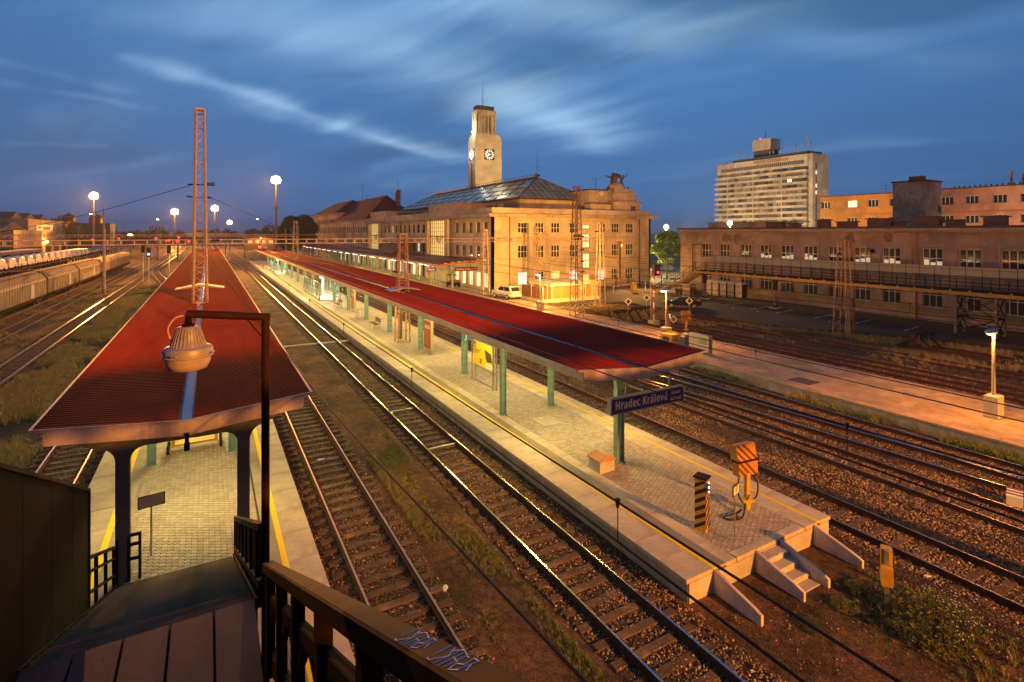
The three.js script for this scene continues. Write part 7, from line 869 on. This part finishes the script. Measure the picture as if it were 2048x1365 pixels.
{ // white estate car, tail towards the camera (+z)
  const P = mat(0.74, 0.72, 0.68, { roughness: 0.3, phys: true, clearcoat: 0.8 });
  car('white_suv', 'white off-road car parked on the platform by the station', [35.75, PT, -65], 0.12, P, [[-2.3, 0.45], [-2.35, 0.85], [-2.2, 1.05], [-1.1, 1.15], [2.25, 1.12], [2.32, 0.9], [2.3, 0.4]], { out: [[-1.1, 1.1], [-0.45, 1.78], [1.95, 1.82], [2.24, 1.1]], win: [[[-0.85, 1.16], [-0.35, 1.68], [0.55, 1.7], [0.55, 1.16]], [[0.65, 1.16], [0.65, 1.7], [1.75, 1.7], [1.95, 1.16]]], glass: [[[-0.7, 1.17, 2.265], [0.7, 1.17, 2.265], [0.66, 1.72, 2.04], [-0.66, 1.72, 2.04]], [[-0.72, 1.2, -1.05], [0.72, 1.2, -1.05], [0.68, 1.7, -0.56], [-0.68, 1.7, -0.56]]] }, 1.85, [-1.45, 1.45], 0.38, t => { for (const s of [-1, 1]) { box(t, 'roof_rail', M.black, s * 0.7 - 0.03, s * 0.7 + 0.03, 1.84, 1.9, -0.4, 1.8); box(t, 'tail_light', mat(0.4, 0.02, 0.02), s * 0.8 - 0.08, s * 0.8 + 0.08, 0.8, 1.1, 2.32, 2.335); box(t, 'side_strip', M.black, s * 0.93 - 0.005, s * 0.93 + 0.005, 0.55, 0.66, -1, 1); box(t, 'mirror', P, s * 1.0 - 0.08, s * 1.0 + 0.08, 1.12, 1.28, -0.75, -0.62); } box(t, 'number_plate', M.white, -0.26, 0.26, 0.6, 0.72, 2.33, 2.345); box(t, 'rear_bumper', M.trimGrey, -0.9, 0.9, 0.4, 0.58, 2.3, 2.4); });
  const D = mat(0.022, 0.018, 0.02, { roughness: 0.16, metalness: 0.2, phys: true, clearcoat: 1 });
  car('dark_sedan', 'dark shiny saloon car parked in the asphalt yard', [52.3, -0.02, -48.7], 0.82, D, [[-2.25, 0.35], [-2.3, 0.62], [-2.15, 0.82], [-1.0, 0.92], [2.2, 0.98], [2.28, 0.75], [2.22, 0.35]], { out: [[-1.05, 0.9], [-0.25, 1.38], [0.85, 1.42], [1.75, 0.96]], win: [[[-0.75, 0.95], [-0.15, 1.3], [0.3, 1.33], [0.3, 0.95]], [[0.38, 0.96], [0.38, 1.33], [0.85, 1.33], [1.4, 0.98]]], glass: [[[-0.66, 1.0, 1.72], [0.66, 1.0, 1.72], [0.6, 1.36, 0.98], [-0.6, 1.36, 0.98]], [[-0.68, 0.96, -1.0], [0.68, 0.96, -1.0], [0.6, 1.33, -0.36], [-0.6, 1.33, -0.36]]] }, 1.76, [-1.35, 1.35], 0.32, t => { for (const s of [-1, 1]) { box(t, 'tail_light', mat(0.45, 0.03, 0.03, { roughness: 0.2 }), s * 0.7 - 0.16, s * 0.7 + 0.16, 0.72, 0.9, 2.24, 2.285); box(t, 'mirror', D, s * 0.95 - 0.08, s * 0.95 + 0.08, 0.92, 1.05, -0.65, -0.55); } box(t, 'number_plate', M.white, -0.26, 0.26, 0.66, 0.77, 2.27, 2.29); });
}
// ---------------------------------------------------------------- yard: hut, toilets, fences
{ const t = thing('brick_hut', 'low pale yellow hut with gated enclosure before the station end', 'hut', [39, 0, -60.7]); const y = mat(0.66, 0.52, 0.26, { map: sized(stain, 6), roughness: 0.85 }); box(t, 'base_wall', M.concrete, 0, 9.5, -0.25, 0.45, -5.8, 0.1); box(t, 'front_wall', y, 1.4, 7.0, 0.45, 2.15, -5.5, -0.1); box(t, 'eave', M.whiteWall, 1.2, 7.3, 2.15, 2.55, -5.6, 0.15); box(t, 'roof', M.concrete, 1.1, 7.4, 2.55, 2.65, -5.7, 0.25); for (const x of [1.7, 3.3, 4.9]) { box(t, 'door', mat(0.42, 0.24, 0.08), x, x + 1.3, 0.46, 2.05, -0.099, -0.06); } for (const x of [0.05, 0.75]) { box(t, 'gate_panel', mat(0.24, 0.11, 0.05, { map: mottle }), x, x + 0.62, 0.46, 2.0, 0.0, 0.05); } for (let z = -5.6; z < -0.2; z += 1.35) box(t, 'side_gate', mat(0.22, 0.10, 0.05, { map: mottle }), 0.02, 0.07, 0.46, 2.05, z, z + 1.25); for (const z of [-5.7, -2.95, -0.1]) box(t, 'gate_post', M.white, 0.0, 0.09, 0.45, 2.2, z - 0.04, z + 0.04); for (const x of [0, 0.7, 1.37, 7.1, 8.2]) box(t, 'gate_post', M.white, x - 0.04, x + 0.04, 0.45, 2.2, 0.051, 0.12); box(t, 'brick_pier', y, 8.4, 9.4, 0.45, 2.7, -1.0, 0.0); box(t, 'yard_fence', mat(0.34, 0.2, 0.07), 7.1, 8.35, 0.46, 1.9, -0.02, 0.03); box(t, 'notice', M.winWarm, 6.3, 6.6, 1.5, 1.85, -0.098, -0.08); }  // the small notice is given the glowing window material
{ const m = mat(0.74, 0.70, 0.60, { roughness: 0.55 }); const t = thing('portable_toilet', 'white portable toilet, first of the row from the stairs', 'toilet', [66.2, -0.02, -56.0], 0, 'row of portable toilets'); box(t, 'cabin', m, -0.52, 0.55, 0.12, 2.05, -0.55, 0.55); box(t, 'base', M.darkSteel, -0.55, 0.56, 0, 0.12, -0.57, 0.57); box(t, 'door', m, -0.56, -0.521, 0.2, 1.95, -0.42, 0.42); new MB().prism([[-0.58, 2.05], [0.58, 2.05], [0.4, 2.3], [-0.4, 2.3]], 'zy', -0.56, 0.58).build('roof', m, t); box(t, 'door_latch', M.black, -0.575, -0.561, 0.95, 1.1, 0.25, 0.34); box(t, 'door_sign', mat(0.5, 0.3, 0.2), -0.568, -0.5605, 1.5, 1.7, -0.12, 0.12); box(t, 'corner_post', M.darkSteel, -0.53, 0.5, 0.12, 2.04, 0.551, 0.6); ['second', 'third', 'fourth', 'fifth'].forEach((n, i) => copy(t, [66.2 + 0.12 * i, -0.02, -54.75 + i * 1.25], 0, 'white portable toilet, ' + n + ' of the row from the stairs')); }
{ const f = mat(0.36, 0.26, 0.14, { map: rustT, roughness: 0.6, metalness: 0.3 }); const mk = (x, z, l, s) => { const t = thing('fuel_barrel', l, 'tank', [x, -0.02, z], 0, 'upright tanks'); new MB().rod([0, 0.25, 0], [0, 1.2, 0], 0.45 * s, 0.45 * s, 18).build('tank_body', f, t); const g = new MB(); for (let i = 0; i < 6; i++) { const a = i * 1.047; g.rod([Math.cos(a) * 0.35 * s, 1.2, Math.sin(a) * 0.35 * s], [Math.cos(a) * 0.35 * s, 1.7, Math.sin(a) * 0.35 * s], 0.03); } g.rod([0, 1.68, 0], [0, 1.74, 0], 0.42 * s, 0.42 * s, 16); g.build('valve_guard', M.brownSteel, t); for (const a of [0.5, 2.6, 4.7]) box(t, 'foot', M.darkSteel, Math.cos(a) * 0.35 - 0.05, Math.cos(a) * 0.35 + 0.05, 0, 0.25, Math.sin(a) * 0.35 - 0.05, Math.sin(a) * 0.35 + 0.05); }; mk(60.4, -56.9, 'upright tank with valve guard, nearer the stair foot', 1.15); mk(62.6, -56.2, 'upright tank with valve guard, nearer the toilets', 1.05); const t = thing('crate', 'wooden crate beside the upright tanks', 'crate', [64.3, -0.02, -56.3]); for (let i = 0; i < 4; i++) box(t, 'plank', M.wood, -0.7, 0.7, 0.04 + i * 0.22, 0.23 + i * 0.22, 0.5, 0.54); box(t, 'crate_body', M.wood, -0.7, 0.7, 0.0, 0.9, -0.5, 0.499); }
{ const t = thing('barrier_gate', 'yard barrier with white boom and yellow post', 'barrier', [54.4, -0.02, -64.5]); new MB().rod([0, 0, 0], [0, 1.15, 0], 0.07).build('rest_post', M.white, t); new MB().bar([-0.1, 1.15, 0], [4.0, 1.35, 0], 0.09, 0.14).build('boom', M.whiteWall, t); box(t, 'drive_post', M.hazYellow, 3.8, 4.5, 0, 1.5, -0.3, 0.3); const st = new MB(); for (let i = 0; i < 4; i++) st.cbox(0.5 + i * 0.95, 1.2 + i * 0.046, 0.05, 0.35, 0.13, 0.015, 0, 0, 0.05); st.build('red_bands', mat(0.42, 0.05, 0.03), t); new MB().rod([6.6, 0, 0], [6.6, 1.7, 0], 0.06).build('side_post', M.white, t); }
function barFence(label, x0, z0, x1, z1, h, step, y = -0.2) { const t = thing('bar_fence', label, 'fence'), n = Math.round(Math.hypot(x1 - x0, z1 - z0) / step), b = new MB(); for (const q of [0.12, h - 0.06]) new MB().bar([x0, y + q, z0], [x1, y + q, z1], 0.04).build('fence_rail', M.brownSteel, t); for (let i = 0; i <= n; i++) { const k = i / n, bm = new MB().box(-0.012, 0.012, 0, h, -0.012, 0.012); const m = bm.build(i % 8 ? 'fence_bar' : 'fence_post', M.brownSteel, t); m.position.set(mix(x0, x1, k), y, mix(z0, z1, k)); if (!(i % 8)) m.scale.set(2.5, 1, 2.5); } return t; }
barFence('low bar fence behind the first buffer stop', 37.6, -49.2, 46, -50.2, 1.0, 0.22); 
{ const t = thing('mesh_fence', 'rusty mesh fence in front of the station end wall', 'fence', [0, -0.05, -70]); for (let x = 57; x <= 70; x += 2.6) { box(t, 'fence_post', M.brownSteel, x - 0.05, x + 0.05, 0, 2.1, -0.05, 0.05); if (x < 69) { const b = new MB(); for (let k = 1; k < 13; k++) b.box(x + k * 0.2 - 0.008, x + k * 0.2 + 0.008, 0.1, 2.0, -0.008, 0.008); for (let k = 0; k < 10; k++) b.box(x + 0.05, x + 2.55, 0.1 + k * 0.2, 0.116 + k * 0.2, 0.009, 0.02); b.build('fence_panel', mat(0.28, 0.18, 0.1, { roughness: 0.7, metalness: 0.3 }), t); } } }
for (let i = 0; i < 7; i++) { const t = thing('parked_car', 'small parked car on the square behind the station corner', 'car', [82 + i * 2.6, -0.02, -96 - (i % 3) * 5], 0.4, 'cars parked on the square'); const m = mat(...[[0.5, 0.5, 0.52], [0.3, 0.03, 0.03], [0.05, 0.08, 0.2], [0.55, 0.5, 0.42]][i % 4], { roughness: 0.25, metalness: 0.3 }); new MB().prism([[-2, 0.3], [-2.05, 0.75], [-1, 0.95], [-0.4, 1.42], [0.9, 1.45], [1.7, 0.98], [2.05, 0.85], [2.05, 0.3]], 'zy', -0.85, 0.85, 0.08).build('body', m, t); new MB().prism([[-0.9, 0.98], [-0.38, 1.36], [0.85, 1.38], [1.5, 1.0]], 'zy', -0.862, 0.862).build('windows', M.glassDark, t); const b = new MB(); for (const z of [-1.3, 1.3]) b.rod([-0.86, 0.3, z], [0.86, 0.3, z], 0.3, 0.3, 14); b.build('wheels', M.rubber, t); }

scene.fog = new THREE.FogExp2(0x9aa4b8, 0.0003);   // evening haze
renderer.render(scene, camera);
